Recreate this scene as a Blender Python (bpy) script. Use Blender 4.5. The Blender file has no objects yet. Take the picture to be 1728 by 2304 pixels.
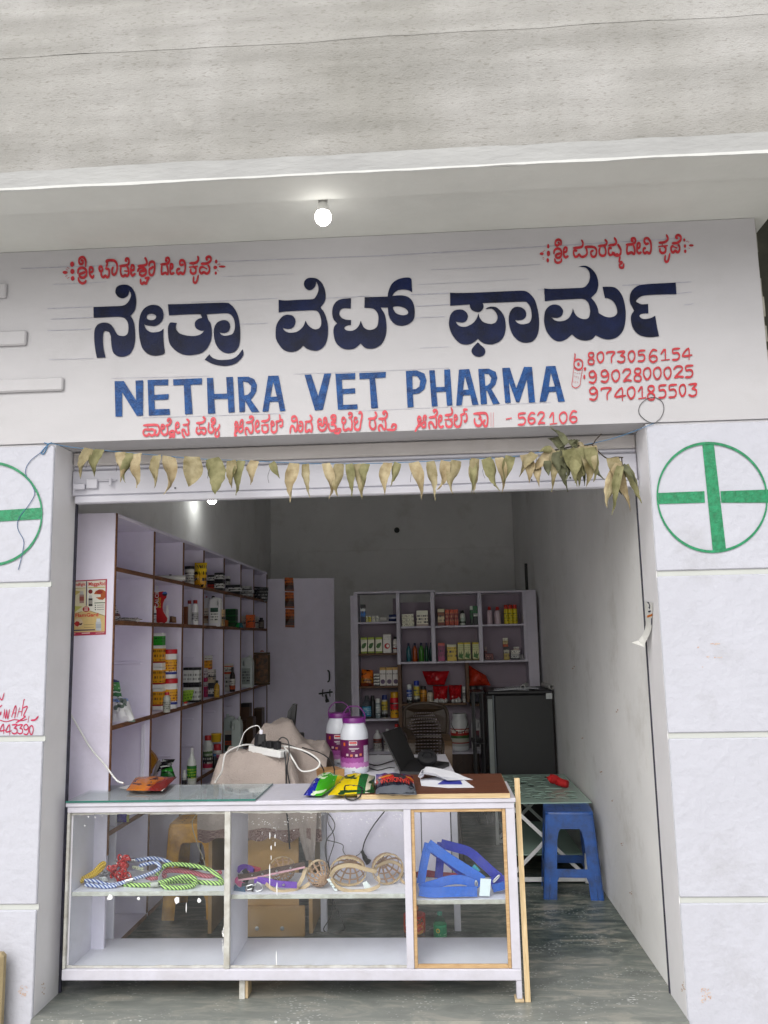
import bpy, bmesh, math, random
from mathutils import Vector, Matrix
random.seed(7)
SC = bpy.context.scene
COL = SC.collection
rad = math.radians

# ------------------------------------------------------------------ camera
cam_d = bpy.data.cameras.new('camera')
cam = bpy.data.objects.new('camera', cam_d); COL.objects.link(cam)
CP = Vector((1.5867, -3.4016, 1.4269))
CR = Vector((0.9982164, 0.05588925, -0.02098609))
CU = Vector((0.02911065, -0.1487799, 0.98844176))
CF = Vector((-0.05212096, 0.98728969, 0.15014151))
FPX = 1873.76
cam.matrix_world = Matrix(((CR.x, CU.x, -CF.x, CP.x), (CR.y, CU.y, -CF.y, CP.y), (CR.z, CU.z, -CF.z, CP.z), (0, 0, 0, 1)))
cam_d.sensor_fit = 'HORIZONTAL'; cam_d.sensor_width = 36.0
cam_d.lens = 36.0 * FPX / 1728.0
cam_d.clip_start = 0.05; cam_d.clip_end = 500
SC.camera = cam

# ------------------------------------------------------------------ sky, sun, exposure
SUN_EL, SUN_AZ = rad(44), rad(-20)          # bright overcast over the open street side
world = bpy.data.worlds.new('World'); SC.world = world; world.use_nodes = True
wn, wl = world.node_tree.nodes, world.node_tree.links
bg = wn['Background']; sky = wn.new('ShaderNodeTexSky'); sky.sky_type = 'NISHITA'
sky.sun_disc = False; sky.sun_elevation = SUN_EL; sky.sun_rotation = math.pi - SUN_AZ
sky.dust_density = 6.0; sky.air_density = 1.4; sky.ozone_density = 1.0
hs = wn.new('ShaderNodeHueSaturation'); hs.inputs['Saturation'].default_value = 0.22
wl.new(sky.outputs['Color'], hs.inputs['Color']); wl.new(hs.outputs['Color'], bg.inputs['Color'])
bg.inputs['Strength'].default_value = 0.15
sun_d = bpy.data.lights.new('sun', 'SUN'); sun_d.energy = 1.2; sun_d.angle = rad(100); sun_d.color = (1.0, 0.985, 0.965)
sun = bpy.data.objects.new('sun', sun_d); COL.objects.link(sun)
sv = Vector((math.sin(SUN_AZ) * math.cos(SUN_EL), -math.cos(SUN_AZ) * math.cos(SUN_EL), math.sin(SUN_EL)))
sun.rotation_euler = sv.to_track_quat('Z', 'Y').to_euler(); sun.location = (6, -8, 9)
SC.view_settings.view_transform = 'Standard'; SC.view_settings.look = 'None'
SC.view_settings.exposure = 0.14; SC.view_settings.gamma = 1.0
SC.view_settings.use_curve_mapping = False
SC.cycles.max_bounces = 12; SC.cycles.diffuse_bounces = 6; SC.cycles.transparent_max_bounces = 16
SC.cycles.use_denoising = True

# ------------------------------------------------------------------ measuring: a surveyed sight line meets a known plane (0 = x, 1 = y, 2 = z)
def U(px, py, axis, val):
    d = CF * FPX + CR * (px - 864) - CU * (py - 1152)
    return CP + d * ((val - CP[axis]) / d[axis])
def span(x0, x1, yt, yb, Y):
    """left, right, bottom and top of something seen face on in the plane Y"""
    a = U(x0, (yt + yb) / 2, 1, Y); b = U(x1, (yt + yb) / 2, 1, Y); m = (x0 + x1) / 2
    return a.x, b.x, U(m, yb, 1, Y).z, U(m, yt, 1, Y).z

# ------------------------------------------------------------------ materials
MATS = {}
GAIN = 1.0      # colours noted from dim packs are given back their full daylight strength
def nodes(m):
    m.use_nodes = True
    return m.node_tree.nodes, m.node_tree.links, m.node_tree.nodes['Principled BSDF']
def srgb(h):
    v = [int(h[i:i + 2], 16) / 255 for i in (0, 2, 4)]
    return tuple(min(.85, GAIN * (c / 12.92 if c <= .04045 else ((c + .055) / 1.055) ** 2.4)) for c in v)
def C(c):
    return srgb(c) if isinstance(c, str) else tuple(c)
def mat(name, col, rough=.6, var=.12, scale=12, bump=0., bscale=60, metal=0., spec=.5, grain=None, coat=0., stretch=None, smudge=0.):
    """painted / plastic / wood surface: base colour with soft mottling and fine relief"""
    if name in MATS: return MATS[name]
    m = bpy.data.materials.new(name); n, l, b = nodes(m); MATS[name] = m
    col = C(col)
    b.inputs['Roughness'].default_value = rough; b.inputs['Metallic'].default_value = metal
    b.inputs['Specular IOR Level'].default_value = spec; b.inputs['Coat Weight'].default_value = coat
    tc = n.new('ShaderNodeTexCoord'); src = tc.outputs['Object']
    if stretch:
        mp = n.new('ShaderNodeMapping'); mp.inputs['Scale'].default_value = stretch
        l.new(src, mp.inputs['Vector']); src = mp.outputs['Vector']
    tx = n.new('ShaderNodeTexNoise'); tx.inputs['Scale'].default_value = scale; tx.inputs['Detail'].default_value = 6
    tx.inputs['Roughness'].default_value = .62
    l.new(src, tx.inputs['Vector'])
    rp = n.new('ShaderNodeValToRGB'); l.new(tx.outputs['Fac'], rp.inputs['Fac'])
    lo = tuple(c * (1 - var) for c in col); hi = tuple(min(1, c * (1 + var * .7)) for c in col)
    if grain: lo = C(grain)
    rp.color_ramp.elements[0].position = .3; rp.color_ramp.elements[0].color = (*lo, 1)
    rp.color_ramp.elements[1].position = .7; rp.color_ramp.elements[1].color = (*hi, 1)
    outc = rp.outputs['Color']
    if smudge:      # grubby patches and rubbed marks
        t3 = n.new('ShaderNodeTexNoise'); t3.inputs['Scale'].default_value = 3.1; t3.inputs['Detail'].default_value = 9; t3.inputs['Roughness'].default_value = .7; l.new(tc.outputs['Object'], t3.inputs['Vector'])
        r3 = n.new('ShaderNodeValToRGB'); r3.color_ramp.elements[0].position = .54; r3.color_ramp.elements[0].color = (0, 0, 0, 1); r3.color_ramp.elements[1].position = .74; r3.color_ramp.elements[1].color = (smudge, smudge, smudge, 1); l.new(t3.outputs['Fac'], r3.inputs['Fac'])
        mx = n.new('ShaderNodeMix'); mx.data_type = 'RGBA'; l.new(r3.outputs['Color'], mx.inputs[0]); l.new(outc, mx.inputs[6]); mx.inputs[7].default_value = (col[0] * .55, col[1] * .52, col[2] * .46, 1); outc = mx.outputs[2]
    l.new(outc, b.inputs['Base Color'])
    if bump:
        t2 = n.new('ShaderNodeTexNoise'); t2.inputs['Scale'].default_value = bscale; t2.inputs['Detail'].default_value = 5
        l.new(src, t2.inputs['Vector'])
        bp = n.new('ShaderNodeBump'); bp.inputs['Strength'].default_value = bump; bp.inputs['Distance'].default_value = .01
        l.new(t2.outputs['Fac'], bp.inputs['Height']); l.new(bp.outputs['Normal'], b.inputs['Normal'])
    return m
def bands(name, stops, rough=.35, ink=None, inkband=(0, 1), axis=2, inkscale=16):
    """flat print: bands of colour up the pack (generated coordinates) with lines of small print"""
    if name in MATS: return MATS[name]
    m = bpy.data.materials.new(name); n, l, b = nodes(m); MATS[name] = m
    b.inputs['Roughness'].default_value = rough
    tc = n.new('ShaderNodeTexCoord'); sp = n.new('ShaderNodeSeparateXYZ'); l.new(tc.outputs['Generated'], sp.inputs[0])
    rp = n.new('ShaderNodeValToRGB'); rp.color_ramp.interpolation = 'CONSTANT'
    l.new(sp.outputs[axis], rp.inputs['Fac']); e = rp.color_ramp.elements
    while len(e) > 1: e.remove(e[-1])
    e[0].position = 0; e[0].color = (*C(stops[0][1]), 1)
    for p, c in stops[1:]:
        q = e.new(p); q.color = (*C(c), 1)
    out = rp.outputs['Color']
    if ink:
        mp = n.new('ShaderNodeMapping'); mp.inputs['Scale'].default_value = (inkscale * .55, inkscale * .55, inkscale * 1.3)
        l.new(tc.outputs['Generated'], mp.inputs['Vector'])
        nz = n.new('ShaderNodeTexNoise'); nz.inputs['Scale'].default_value = 1.0; nz.inputs['Detail'].default_value = 2
        l.new(mp.outputs['Vector'], nz.inputs['Vector'])
        r2 = n.new('ShaderNodeValToRGB'); r2.color_ramp.interpolation = 'CONSTANT'
        r2.color_ramp.elements[0].color = (0, 0, 0, 1); r2.color_ramp.elements[1].position = .57; r2.color_ramp.elements[1].color = (1, 1, 1, 1)
        l.new(nz.outputs['Fac'], r2.inputs['Fac'])
        inkout = r2.outputs['Color']
        if inkscale > 5:      # rows of broken dashes: lines of small type
            def M(op, a, b=None):
                q = n.new('ShaderNodeMath'); q.operation = op
                for i, v in enumerate((a, b)):
                    if v is None: continue
                    if isinstance(v, (int, float)): q.inputs[i].default_value = v
                    else: l.new(v, q.inputs[i])
                return q.outputs[0]
            zl = M('MULTIPLY', sp.outputs[axis], max(4., .62 * inkscale)); row = M('FLOOR', zl)
            xy = M('MULTIPLY', M('ADD', sp.outputs[0], sp.outputs[1]), inkscale * 1.5)
            cv = n.new('ShaderNodeCombineXYZ'); l.new(xy, cv.inputs[0]); l.new(M('MULTIPLY', row, 3.7), cv.inputs[1])
            nt = n.new('ShaderNodeTexNoise'); nt.inputs['Scale'].default_value = 1; nt.inputs['Detail'].default_value = 1; l.new(cv.outputs[0], nt.inputs['Vector'])
            inkout = M('MULTIPLY', M('GREATER_THAN', nt.outputs['Fac'], .49), M('LESS_THAN', M('FRACT', zl), .5))
        r3 = n.new('ShaderNodeValToRGB'); r3.color_ramp.interpolation = 'CONSTANT'; f = r3.color_ramp.elements
        f[0].color = (0, 0, 0, 1); f[1].position = max(.001, inkband[0]); f[1].color = (1, 1, 1, 1)
        g = f.new(min(.999, inkband[1])); g.color = (0, 0, 0, 1)
        l.new(sp.outputs[axis], r3.inputs['Fac'])
        mu = n.new('ShaderNodeMath'); mu.operation = 'MULTIPLY'; l.new(inkout, mu.inputs[0]); l.new(r3.outputs['Color'], mu.inputs[1])
        mx = n.new('ShaderNodeMix'); mx.data_type = 'RGBA'; l.new(mu.outputs[0], mx.inputs[0])
        l.new(out, mx.inputs[6]); mx.inputs[7].default_value = (*C(ink), 1); out = mx.outputs[2]
    l.new(out, b.inputs['Base Color'])
    return m
def glass(name, tint=(1, 1, 1), specks=0., dust=.05, gloss=.06):
    """thin window glass: clear film with reflections, dust and paint flecks stuck on it"""
    if name in MATS: return MATS[name]
    m = bpy.data.materials.new(name); n, l, b = nodes(m); MATS[name] = m
    tr = n.new('ShaderNodeBsdfTransparent'); tr.inputs['Color'].default_value = (*tint, 1)
    gl = n.new('ShaderNodeBsdfGlossy'); gl.inputs['Roughness'].default_value = .03
    df = n.new('ShaderNodeBsdfDiffuse'); df.inputs['Color'].default_value = (.75, .76, .78, 1)
    lw = n.new('ShaderNodeLayerWeight'); pw_ = n.new('ShaderNodeMath'); pw_.operation = 'POWER'; l.new(lw.outputs['Facing'], pw_.inputs[0]); pw_.inputs[1].default_value = 5
    fr = n.new('ShaderNodeMath'); fr.operation = 'MULTIPLY_ADD'; l.new(pw_.outputs[0], fr.inputs[0]); fr.inputs[1].default_value = .6; fr.inputs[2].default_value = gloss * .3
    m1 = n.new('ShaderNodeMixShader'); l.new(fr.outputs[0], m1.inputs[0]); l.new(tr.outputs[0], m1.inputs[1]); l.new(gl.outputs[0], m1.inputs[2])
    tc = n.new('ShaderNodeTexCoord')
    nz = n.new('ShaderNodeTexNoise'); nz.inputs['Scale'].default_value = 9; nz.inputs['Detail'].default_value = 8
    l.new(tc.outputs['Object'], nz.inputs['Vector'])
    r1 = n.new('ShaderNodeValToRGB'); r1.color_ramp.elements[0].position = .45; r1.color_ramp.elements[1].position = .8
    r1.color_ramp.elements[1].color = (dust * 2, dust * 2, dust * 2, 1); r1.color_ramp.elements[0].color = (dust * .4,) * 3 + (1,)
    l.new(nz.outputs['Fac'], r1.inputs['Fac'])
    fac = r1.outputs['Color']
    if specks:
        vo = n.new('ShaderNodeTexVoronoi'); vo.inputs['Scale'].default_value = 75
        l.new(tc.outputs['Object'], vo.inputs['Vector'])
        n2 = n.new('ShaderNodeTexNoise'); n2.inputs['Scale'].default_value = 6; l.new(tc.outputs['Object'], n2.inputs['Vector'])
        th = n.new('ShaderNodeMath'); th.operation = 'MULTIPLY'; th.inputs[1].default_value = specks; l.new(n2.outputs['Fac'], th.inputs[0])
        sb = n.new('ShaderNodeMath'); sb.operation = 'SUBTRACT'; l.new(th.outputs[0], sb.inputs[0]); sb.inputs[1].default_value = specks * .52
        lt = n.new('ShaderNodeMath'); lt.operation = 'LESS_THAN'; l.new(vo.outputs['Distance'], lt.inputs[0]); l.new(sb.outputs[0], lt.inputs[1])
        mxm = n.new('ShaderNodeMath'); mxm.operation = 'MAXIMUM'; l.new(fac, mxm.inputs[0]); l.new(lt.outputs[0], mxm.inputs[1]); fac = mxm.outputs[0]
    m2 = n.new('ShaderNodeMixShader'); l.new(fac, m2.inputs[0]); l.new(m1.outputs[0], m2.inputs[1]); l.new(df.outputs[0], m2.inputs[2])
    l.new(m2.outputs[0], n['Material Output'].inputs['Surface'])
    return m
def emit(name, col, s):
    if name in MATS: return MATS[name]
    m = bpy.data.materials.new(name); n, l, b = nodes(m); MATS[name] = m
    b.inputs['Base Color'].default_value = (*col, 1)
    b.inputs['Emission Color'].default_value = (*col, 1); b.inputs['Emission Strength'].default_value = s
    return m

# ------------------------------------------------------------------ mesh building (world coordinates in metres)
class MB:
    def __init__(s): s.v, s.f, s.sm = [], [], []
    def add(s, vs, fs, smooth=False):
        o = len(s.v); s.v += [Vector(v) for v in vs]; s.f += [tuple(i + o for i in f) for f in fs]; s.sm += [smooth] * len(fs)
        return s
    def box(s, x0, x1, y0, y1, z0, z1):
        return s.add([(x, y, z) for z in (z0, z1) for y in (y0, y1) for x in (x0, x1)],
                     [(0, 2, 3, 1), (4, 5, 7, 6), (0, 1, 5, 4), (2, 6, 7, 3), (0, 4, 6, 2), (1, 3, 7, 5)])
    def bbox(s, x0, x1, y0, y1, z0, z1, b=.004):
        """box with small bevelled edges"""
        bm = bmesh.new(); bmesh.ops.create_cube(bm, size=1)
        for v in bm.verts:
            v.co = Vector(((x0 + x1) / 2 + v.co.x * (x1 - x0), (y0 + y1) / 2 + v.co.y * (y1 - y0), (z0 + z1) / 2 + v.co.z * (z1 - z0)))
        b = min(b, .45 * min(abs(x1 - x0), abs(y1 - y0), abs(z1 - z0)))
        bmesh.ops.bevel(bm, geom=list(bm.edges), offset=b, segments=1, affect='EDGES')
        return s.bm(bm)
    def bm(s, bm, smooth=False):
        bm.verts.index_update()
        s.add([v.co.copy() for v in bm.verts], [tuple(v.index for v in f.verts) for f in bm.faces], smooth); bm.free(); return s
    def lathe(s, cx, cy, z0, prof, seg=20, sx=1., sy=1., rot=0.):
        """profile [(radius, height)...] turned about a vertical axis; sx, sy flatten it"""
        vs, fs = [], []; n = len(prof); cr, sr = math.cos(rot), math.sin(rot)
        for r, h in prof:
            for k in range(seg):
                a = 2 * math.pi * k / seg; x, y = r * math.cos(a) * sx, r * math.sin(a) * sy
                vs.append((cx + x * cr - y * sr, cy + x * sr + y * cr, z0 + h))
        for i in range(n - 1):
            for k in range(seg):
                fs.append((i * seg + k, i * seg + (k + 1) % seg, (i + 1) * seg + (k + 1) % seg, (i + 1) * seg + k))
        fs.append(tuple(range(seg))[::-1]); fs.append(tuple((n - 1) * seg + k for k in range(seg)))
        return s.add(vs, fs, True)
    def tube(s, pts, r, seg=8, close=False, smooth=3, flat=None):
        """round cord along points; flat=(w, t) makes a strap instead"""
        pts = spline([Vector(p) for p in pts], smooth, close) if smooth else [Vector(p) for p in pts]
        n = len(pts); vs, fs = [], []
        up = Vector((0, 0, 1)); prev = None
        for i, p in enumerate(pts):
            t = (pts[(i + 1) % n] - pts[i - 1]) if close else (pts[min(i + 1, n - 1)] - pts[max(i - 1, 0)])
            if t.length < 1e-9: t = Vector((1, 0, 0))
            t.normalize()
            if prev is None:
                a = t.cross(up)
                if a.length < .05: a = t.cross(Vector((0, 1, 0)))
            else:
                a = prev - t * prev.dot(t)
            a.normalize(); prev = a; b = a.cross(t)
            rr = r[min(i * len(r) // n, len(r) - 1)] if isinstance(r, (list, tuple)) else r
            for k in range(seg):
                g = 2 * math.pi * k / seg
                vs.append(p + a * (rr * math.cos(g)) + b * (rr * math.sin(g)))
        m = n if close else n - 1
        for i in range(m):
            for k in range(seg):
                j = (i + 1) % n
                fs.append((i * seg + k, i * seg + (k + 1) % seg, j * seg + (k + 1) % seg, j * seg + k))
        if not close:
            fs.append(tuple(range(seg))); fs.append(tuple((n - 1) * seg + k for k in range(seg))[::-1])
        return s.add(vs, fs, True)
    def strap(s, pts, w, t, side, smooth=4, close=False):
        """flat webbing: width w along the direction 'side', thickness t"""
        pts = spline([Vector(p) for p in pts], smooth, close) if smooth else [Vector(p) for p in pts]
        n = len(pts); vs, fs = [], []; sd0 = Vector(side).normalized()
        for i, p in enumerate(pts):
            tg = (pts[(i + 1) % n] - pts[i - 1]) if close else (pts[min(i + 1, n - 1)] - pts[max(i - 1, 0)])
            tg.normalize(); sd = sd0 - tg * sd0.dot(tg)
            if sd.length < .05: sd = Vector((0, 0, 1)) - tg * tg.z
            sd.normalize(); nn = tg.cross(sd)
            for a, b in ((-1, -1), (1, -1), (1, 1), (-1, 1)):
                vs.append(p + sd * (a * w / 2) + nn * (b * t / 2))
        for i in range(n if close else n - 1):
            j = (i + 1) % n
            for k in range(4): fs.append((i * 4 + k, i * 4 + (k + 1) % 4, j * 4 + (k + 1) % 4, j * 4 + k))
        if not close: fs += [(0, 1, 2, 3), tuple((n - 1) * 4 + k for k in (3, 2, 1, 0))]
        return s.add(vs, fs)
    def prism(s, out, fn, d):
        """closed 2D outline mapped to 3D by fn(x, y), thickened by the vector d"""
        bm = bmesh.new(); vs = [bm.verts.new(fn(*p)) for p in out]
        f = bm.faces.new(vs); r = bmesh.ops.extrude_face_region(bm, geom=[f])
        d = Vector(d)
        for g in r['geom']:
            if isinstance(g, bmesh.types.BMVert): g.co += d
        bmesh.ops.recalc_face_normals(bm, faces=bm.faces[:])
        bmesh.ops.triangulate(bm, faces=[q for q in bm.faces if len(q.verts) > 4])
        return s.bm(bm)
def spline(P, k=4, close=False):
    n = len(P); out = []
    if n < 3: return P
    for i in range(n if close else n - 1):
        a = P[i - 1] if (i > 0 or close) else P[0] * 2 - P[1]
        b, c = P[i], P[(i + 1) % n]
        d = P[(i + 2) % n] if (i + 2 < n or close) else P[-1] * 2 - P[-2]
        for j in range(k):
            t = j / k
            out.append(.5 * ((2 * b) + (c - a) * t + (2 * a - 5 * b + 4 * c - d) * t * t + (3 * b - a - 3 * c + d) * t ** 3))
    if not close: out.append(P[-1])
    return out

ORG = {}
def thing(name, label, cat, loc=(0, 0, 0), group=None):
    o = bpy.data.objects.new(name, None); COL.objects.link(o); o.location = loc
    o.empty_display_size = .05; ORG[o] = Vector(loc)
    o['label'] = label; o['category'] = cat
    if group: o['group'] = group
    return o
def obj(name, mb, m, parent=None, label=None, cat=None, group=None, kind=None, origin=None):
    org = ORG[parent] if parent else (Vector(origin) if origin else Vector((0, 0, 0)))
    if parent is None and origin is None and mb.v:
        lo = [min(v[i] for v in mb.v) for i in range(3)]; hi = [max(v[i] for v in mb.v) for i in range(3)]
        org = Vector(((lo[0] + hi[0]) / 2, (lo[1] + hi[1]) / 2, lo[2]))
    me = bpy.data.meshes.new(name); me.from_pydata([v - org for v in mb.v], [], mb.f)
    me.polygons.foreach_set('use_smooth', mb.sm); me.validate(); me.update()
    bm = bmesh.new(); bm.from_mesh(me); bmesh.ops.recalc_face_normals(bm, faces=bm.faces[:]); bm.to_mesh(me); bm.free()
    if any(mb.sm): me.set_sharp_from_angle(angle=rad(42))
    me.materials.append(m)
    o = bpy.data.objects.new(name, me); COL.objects.link(o); ORG[o] = org
    if parent: o.parent = parent
    else: o.location = org
    if label: o['label'] = label
    if cat: o['category'] = cat
    if group: o['group'] = group
    if kind: o['kind'] = kind
    return o
def setting(name, mb, m): return obj(name, mb, m, kind='structure')

# lettering: flat paint outlines filled by the curve tessellator, mapped onto a surface by fn(x, y)
def smooth_outline(P, k=4):
    n = len(P); out = []
    for i in range(n):
        a, b, c, d = P[i - 1], P[i], P[(i + 1) % n], P[(i + 2) % n]
        B, Cc = Vector(b[:2]), Vector(c[:2])
        A = Vector(a[:2]) if len(b) < 3 else B * 2 - Cc
        D = Vector(d[:2]) if len(c) < 3 else Cc * 2 - B
        for j in range(k):
            t = j / k
            out.append(.5 * ((2 * B) + (Cc - A) * t + (2 * A - 5 * B + 4 * Cc - D) * t * t + (3 * B - A - 3 * Cc + D) * t ** 3))
    return out
def fill(loops, fn, mb=None):
    """fill closed 2D loops (holes by even-odd) -> MB"""
    cu = bpy.data.curves.new('outline', 'CURVE'); cu.dimensions = '2D'; cu.fill_mode = 'BOTH'
    for lp in loops:
        sp = cu.splines.new('POLY'); sp.points.add(len(lp) - 1)
        for i, p in enumerate(lp): sp.points[i].co = (p[0], -p[1], 0, 1)
        sp.use_cyclic_u = True
    o = bpy.data.objects.new('outline', cu); COL.objects.link(o)
    me = o.to_mesh()
    mb = mb or MB()
    mb.add([fn(v.co.x, -v.co.y) for v in me.vertices], [tuple(p.vertices) for p in me.polygons])
    o.to_mesh_clear(); bpy.data.objects.remove(o); bpy.data.curves.remove(cu)
    return mb
def brush(mb, P, w, fn, k=4, taper=True):
    """one brush stroke of width w along 2D points, laid on a surface by fn(x, y, lift)"""
    P = spline([Vector(p) for p in P], k) if len(P) > 2 else [Vector(p) for p in P]
    n = len(P); vs, fs = [], []
    brush.lift = (getattr(brush, 'lift', 0) + 1) % 9
    for i, p in enumerate(P):
        t = P[min(i + 1, n - 1)] - P[max(i - 1, 0)]
        if t.length < 1e-6: t = Vector((1, 0))
        t.normalize(); nn = Vector((-t.y, t.x))
        ww = w * (.66 + .50 * abs(nn.y))
        if taper and (i == 0 or i == n - 1):
            ww *= .55; p = p + t * (w * .22 * (1 if i else -1))
        lf = brush.lift * .00012 + i * .000012
        vs += [fn(p.x + nn.x * ww / 2, p.y + nn.y * ww / 2, lf), fn(p.x - nn.x * ww / 2, p.y - nn.y * ww / 2, lf)]
    for i in range(n - 1): fs.append((2 * i, 2 * i + 1, 2 * i + 3, 2 * i + 2))
    mb.add(vs, fs)
def letters(text, fn, size=1., bold=0., align='LEFT', mb=None):
    """a line of type from the built-in face as flat mesh; fn(x, y) places it (x right, y up, cap height about .7 size)"""
    cu = bpy.data.curves.new('type', 'FONT'); cu.body = text; cu.size = size; cu.align_x = align; cu.offset = bold * size; cu.resolution_u = 2
    o = bpy.data.objects.new('type', cu); COL.objects.link(o); bpy.context.view_layer.update()
    me = o.to_mesh(); mb = mb or MB()
    mb.add([fn(v.co.x, v.co.y) for v in me.vertices], [tuple(p.vertices) for p in me.polygons])
    o.to_mesh_clear(); bpy.data.objects.remove(o); bpy.data.curves.remove(cu)
    return mb

# ================================================================== surfaces of the place
def concrete():
    m = bpy.data.materials.new('weathered plaster'); n, l, b = nodes(m)
    b.inputs['Roughness'].default_value = .9; b.inputs['Specular IOR Level'].default_value = .2
    tc = n.new('ShaderNodeTexCoord')
    def noise(scale, det, vec=(1, 1, 1)):
        mp = n.new('ShaderNodeMapping'); mp.inputs['Scale'].default_value = vec; l.new(tc.outputs['Object'], mp.inputs['Vector'])
        t = n.new('ShaderNodeTexNoise'); t.inputs['Scale'].default_value = scale; t.inputs['Detail'].default_value = det
        l.new(mp.outputs['Vector'], t.inputs['Vector']); return t.outputs['Fac']
    def ramp(f, p0, c0, p1, c1):
        r = n.new('ShaderNodeValToRGB'); l.new(f, r.inputs['Fac'])
        r.color_ramp.elements[0].position = p0; r.color_ramp.elements[0].color = (*c0, 1)
        r.color_ramp.elements[1].position = p1; r.color_ramp.elements[1].color = (*c1, 1); return r.outputs['Color']
    def mul(a, c):
        x = n.new('ShaderNodeMix'); x.data_type = 'RGBA'; x.blend_type = 'MULTIPLY'; x.inputs[0].default_value = 1
        l.new(a, x.inputs[6]); l.new(c, x.inputs[7]); return x.outputs[2]
    base = ramp(noise(1.6, 6), .3, (.29, .285, .265), .72, (.40, .395, .385))
    streak = mul(ramp(noise(3.0, 5, (2.6, 1, .25)), .34, (.92, .92, .91), .6, (1, 1, 1)), ramp(noise(4.0, 6, (.35, 1, 3.2)), .36, (.86, .86, .86), .62, (1.04, 1.04, 1.05)))
    pits = ramp(noise(80, 3, (.55, 1, 1.9)), .33, (.80, .79, .77), .42, (1, 1, 1))
    spots = ramp(noise(9, 3), .64, (1, 1, 1), .78, (1.16, 1.16, 1.17))
    l.new(mul(mul(mul(base, streak), pits), spots), b.inputs['Base Color'])
    bp = n.new('ShaderNodeBump'); bp.inputs['Strength'].default_value = .45; bp.inputs['Distance'].default_value = .008
    l.new(noise(110, 5, (1, 1, 1.8)), bp.inputs['Height'])
    b2 = n.new('ShaderNodeBump'); b2.inputs['Strength'].default_value = .35; b2.inputs['Distance'].default_value = .03
    l.new(noise(7, 3), b2.inputs['Height']); l.new(bp.outputs['Normal'], b2.inputs['Normal'])
    l.new(b2.outputs['Normal'], b.inputs['Normal'])
    MATS['concrete'] = m; return m
def stone_floor():
    """polished grey-green cement floor with streaks and pale flecks"""
    m = bpy.data.materials.new('grey green floor'); n, l, b = nodes(m)
    b.inputs['Roughness'].default_value = .42; tc = n.new('ShaderNodeTexCoord')
    mp = n.new('ShaderNodeMapping'); mp.inputs['Scale'].default_value = (2.2, 6.5, 1); mp.inputs['Rotation'].default_value = (0, 0, rad(18))
    l.new(tc.outputs['Object'], mp.inputs['Vector'])
    t = n.new('ShaderNodeTexNoise'); t.inputs['Scale'].default_value = 2.6; t.inputs['Detail'].default_value = 9; t.inputs['Roughness'].default_value = .68; t.inputs['Distortion'].default_value = .8
    l.new(mp.outputs['Vector'], t.inputs['Vector'])
    r = n.new('ShaderNodeValToRGB'); l.new(t.outputs['Fac'], r.inputs['Fac']); e = r.color_ramp.elements
    e[0].position = .36; e[0].color = (.026, .040, .035, 1); e[1].position = .64; e[1].color = (.27, .26, .215, 1)
    q = e.new(.5); q.color = (.088, .112, .098, 1)
    # the trodden strip by the door is paler with worn cement
    sp = n.new('ShaderNodeSeparateXYZ'); l.new(tc.outputs['Object'], sp.inputs[0])
    nz = n.new('ShaderNodeTexNoise'); nz.inputs['Scale'].default_value = 3; nz.inputs['Detail'].default_value = 4; l.new(tc.outputs['Object'], nz.inputs['Vector'])
    ad = n.new('ShaderNodeMath'); ad.operation = 'MULTIPLY_ADD'; l.new(nz.outputs['Fac'], ad.inputs[0]); ad.inputs[1].default_value = .9; l.new(sp.outputs[1], ad.inputs[2])
    wr = n.new('ShaderNodeMapRange'); l.new(ad.outputs[0], wr.inputs['Value'])
    wr.inputs['From Min'].default_value = -2.45; wr.inputs['From Max'].default_value = -1.45; wr.inputs['To Min'].default_value = .55; wr.inputs['To Max'].default_value = 0.
    mx = n.new('ShaderNodeMix'); mx.data_type = 'RGBA'; l.new(wr.outputs[0], mx.inputs[0]); l.new(r.outputs['Color'], mx.inputs[6]); mx.inputs[7].default_value = (.31, .315, .295, 1)
    vo = n.new('ShaderNodeTexVoronoi'); vo.inputs['Scale'].default_value = 42; vo.inputs['Randomness'].default_value = 1
    m3 = n.new('ShaderNodeMapping'); m3.inputs['Scale'].default_value = (1, 2.2, 1); l.new(tc.outputs['Object'], m3.inputs['Vector']); l.new(m3.outputs[0], vo.inputs['Vector'])
    n4 = n.new('ShaderNodeTexNoise'); n4.inputs['Scale'].default_value = 5; l.new(tc.outputs['Object'], n4.inputs['Vector'])
    th = n.new('ShaderNodeMapRange'); l.new(n4.outputs['Fac'], th.inputs['Value']); th.inputs['From Min'].default_value = .35; th.inputs['From Max'].default_value = .9; th.inputs['To Min'].default_value = 0; th.inputs['To Max'].default_value = .42
    lt = n.new('ShaderNodeMath'); lt.operation = 'LESS_THAN'; l.new(vo.outputs['Distance'], lt.inputs[0]); l.new(th.outputs[0], lt.inputs[1])
    ff = n.new('ShaderNodeMath'); ff.operation = 'MULTIPLY'; l.new(lt.outputs[0], ff.inputs[0]); ff.inputs[1].default_value = .7
    my = n.new('ShaderNodeMix'); my.data_type = 'RGBA'; l.new(ff.outputs[0], my.inputs[0]); l.new(mx.outputs[2], my.inputs[6]); my.inputs[7].default_value = (.56, .57, .56, 1)
    l.new(my.outputs[2], b.inputs['Base Color'])
    bp = n.new('ShaderNodeBump'); bp.inputs['Strength'].default_value = .12; l.new(t.outputs['Fac'], bp.inputs['Height']); l.new(bp.outputs['Normal'], b.inputs['Normal'])
    return m
CONC = concrete()
FASC = mat('fascia emulsion', (.455, .45, .47), .5, .05, 2.2, .10, 140, stretch=(1, 1, 2.5), smudge=.16)
BLOCK = mat('white pier emulsion', (.46, .47, .53), .62, .035, 3, .55, 26, smudge=.35)
GROOVE = mat('groove lime', (.49, .51, .49), .8, .05, 6)
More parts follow.
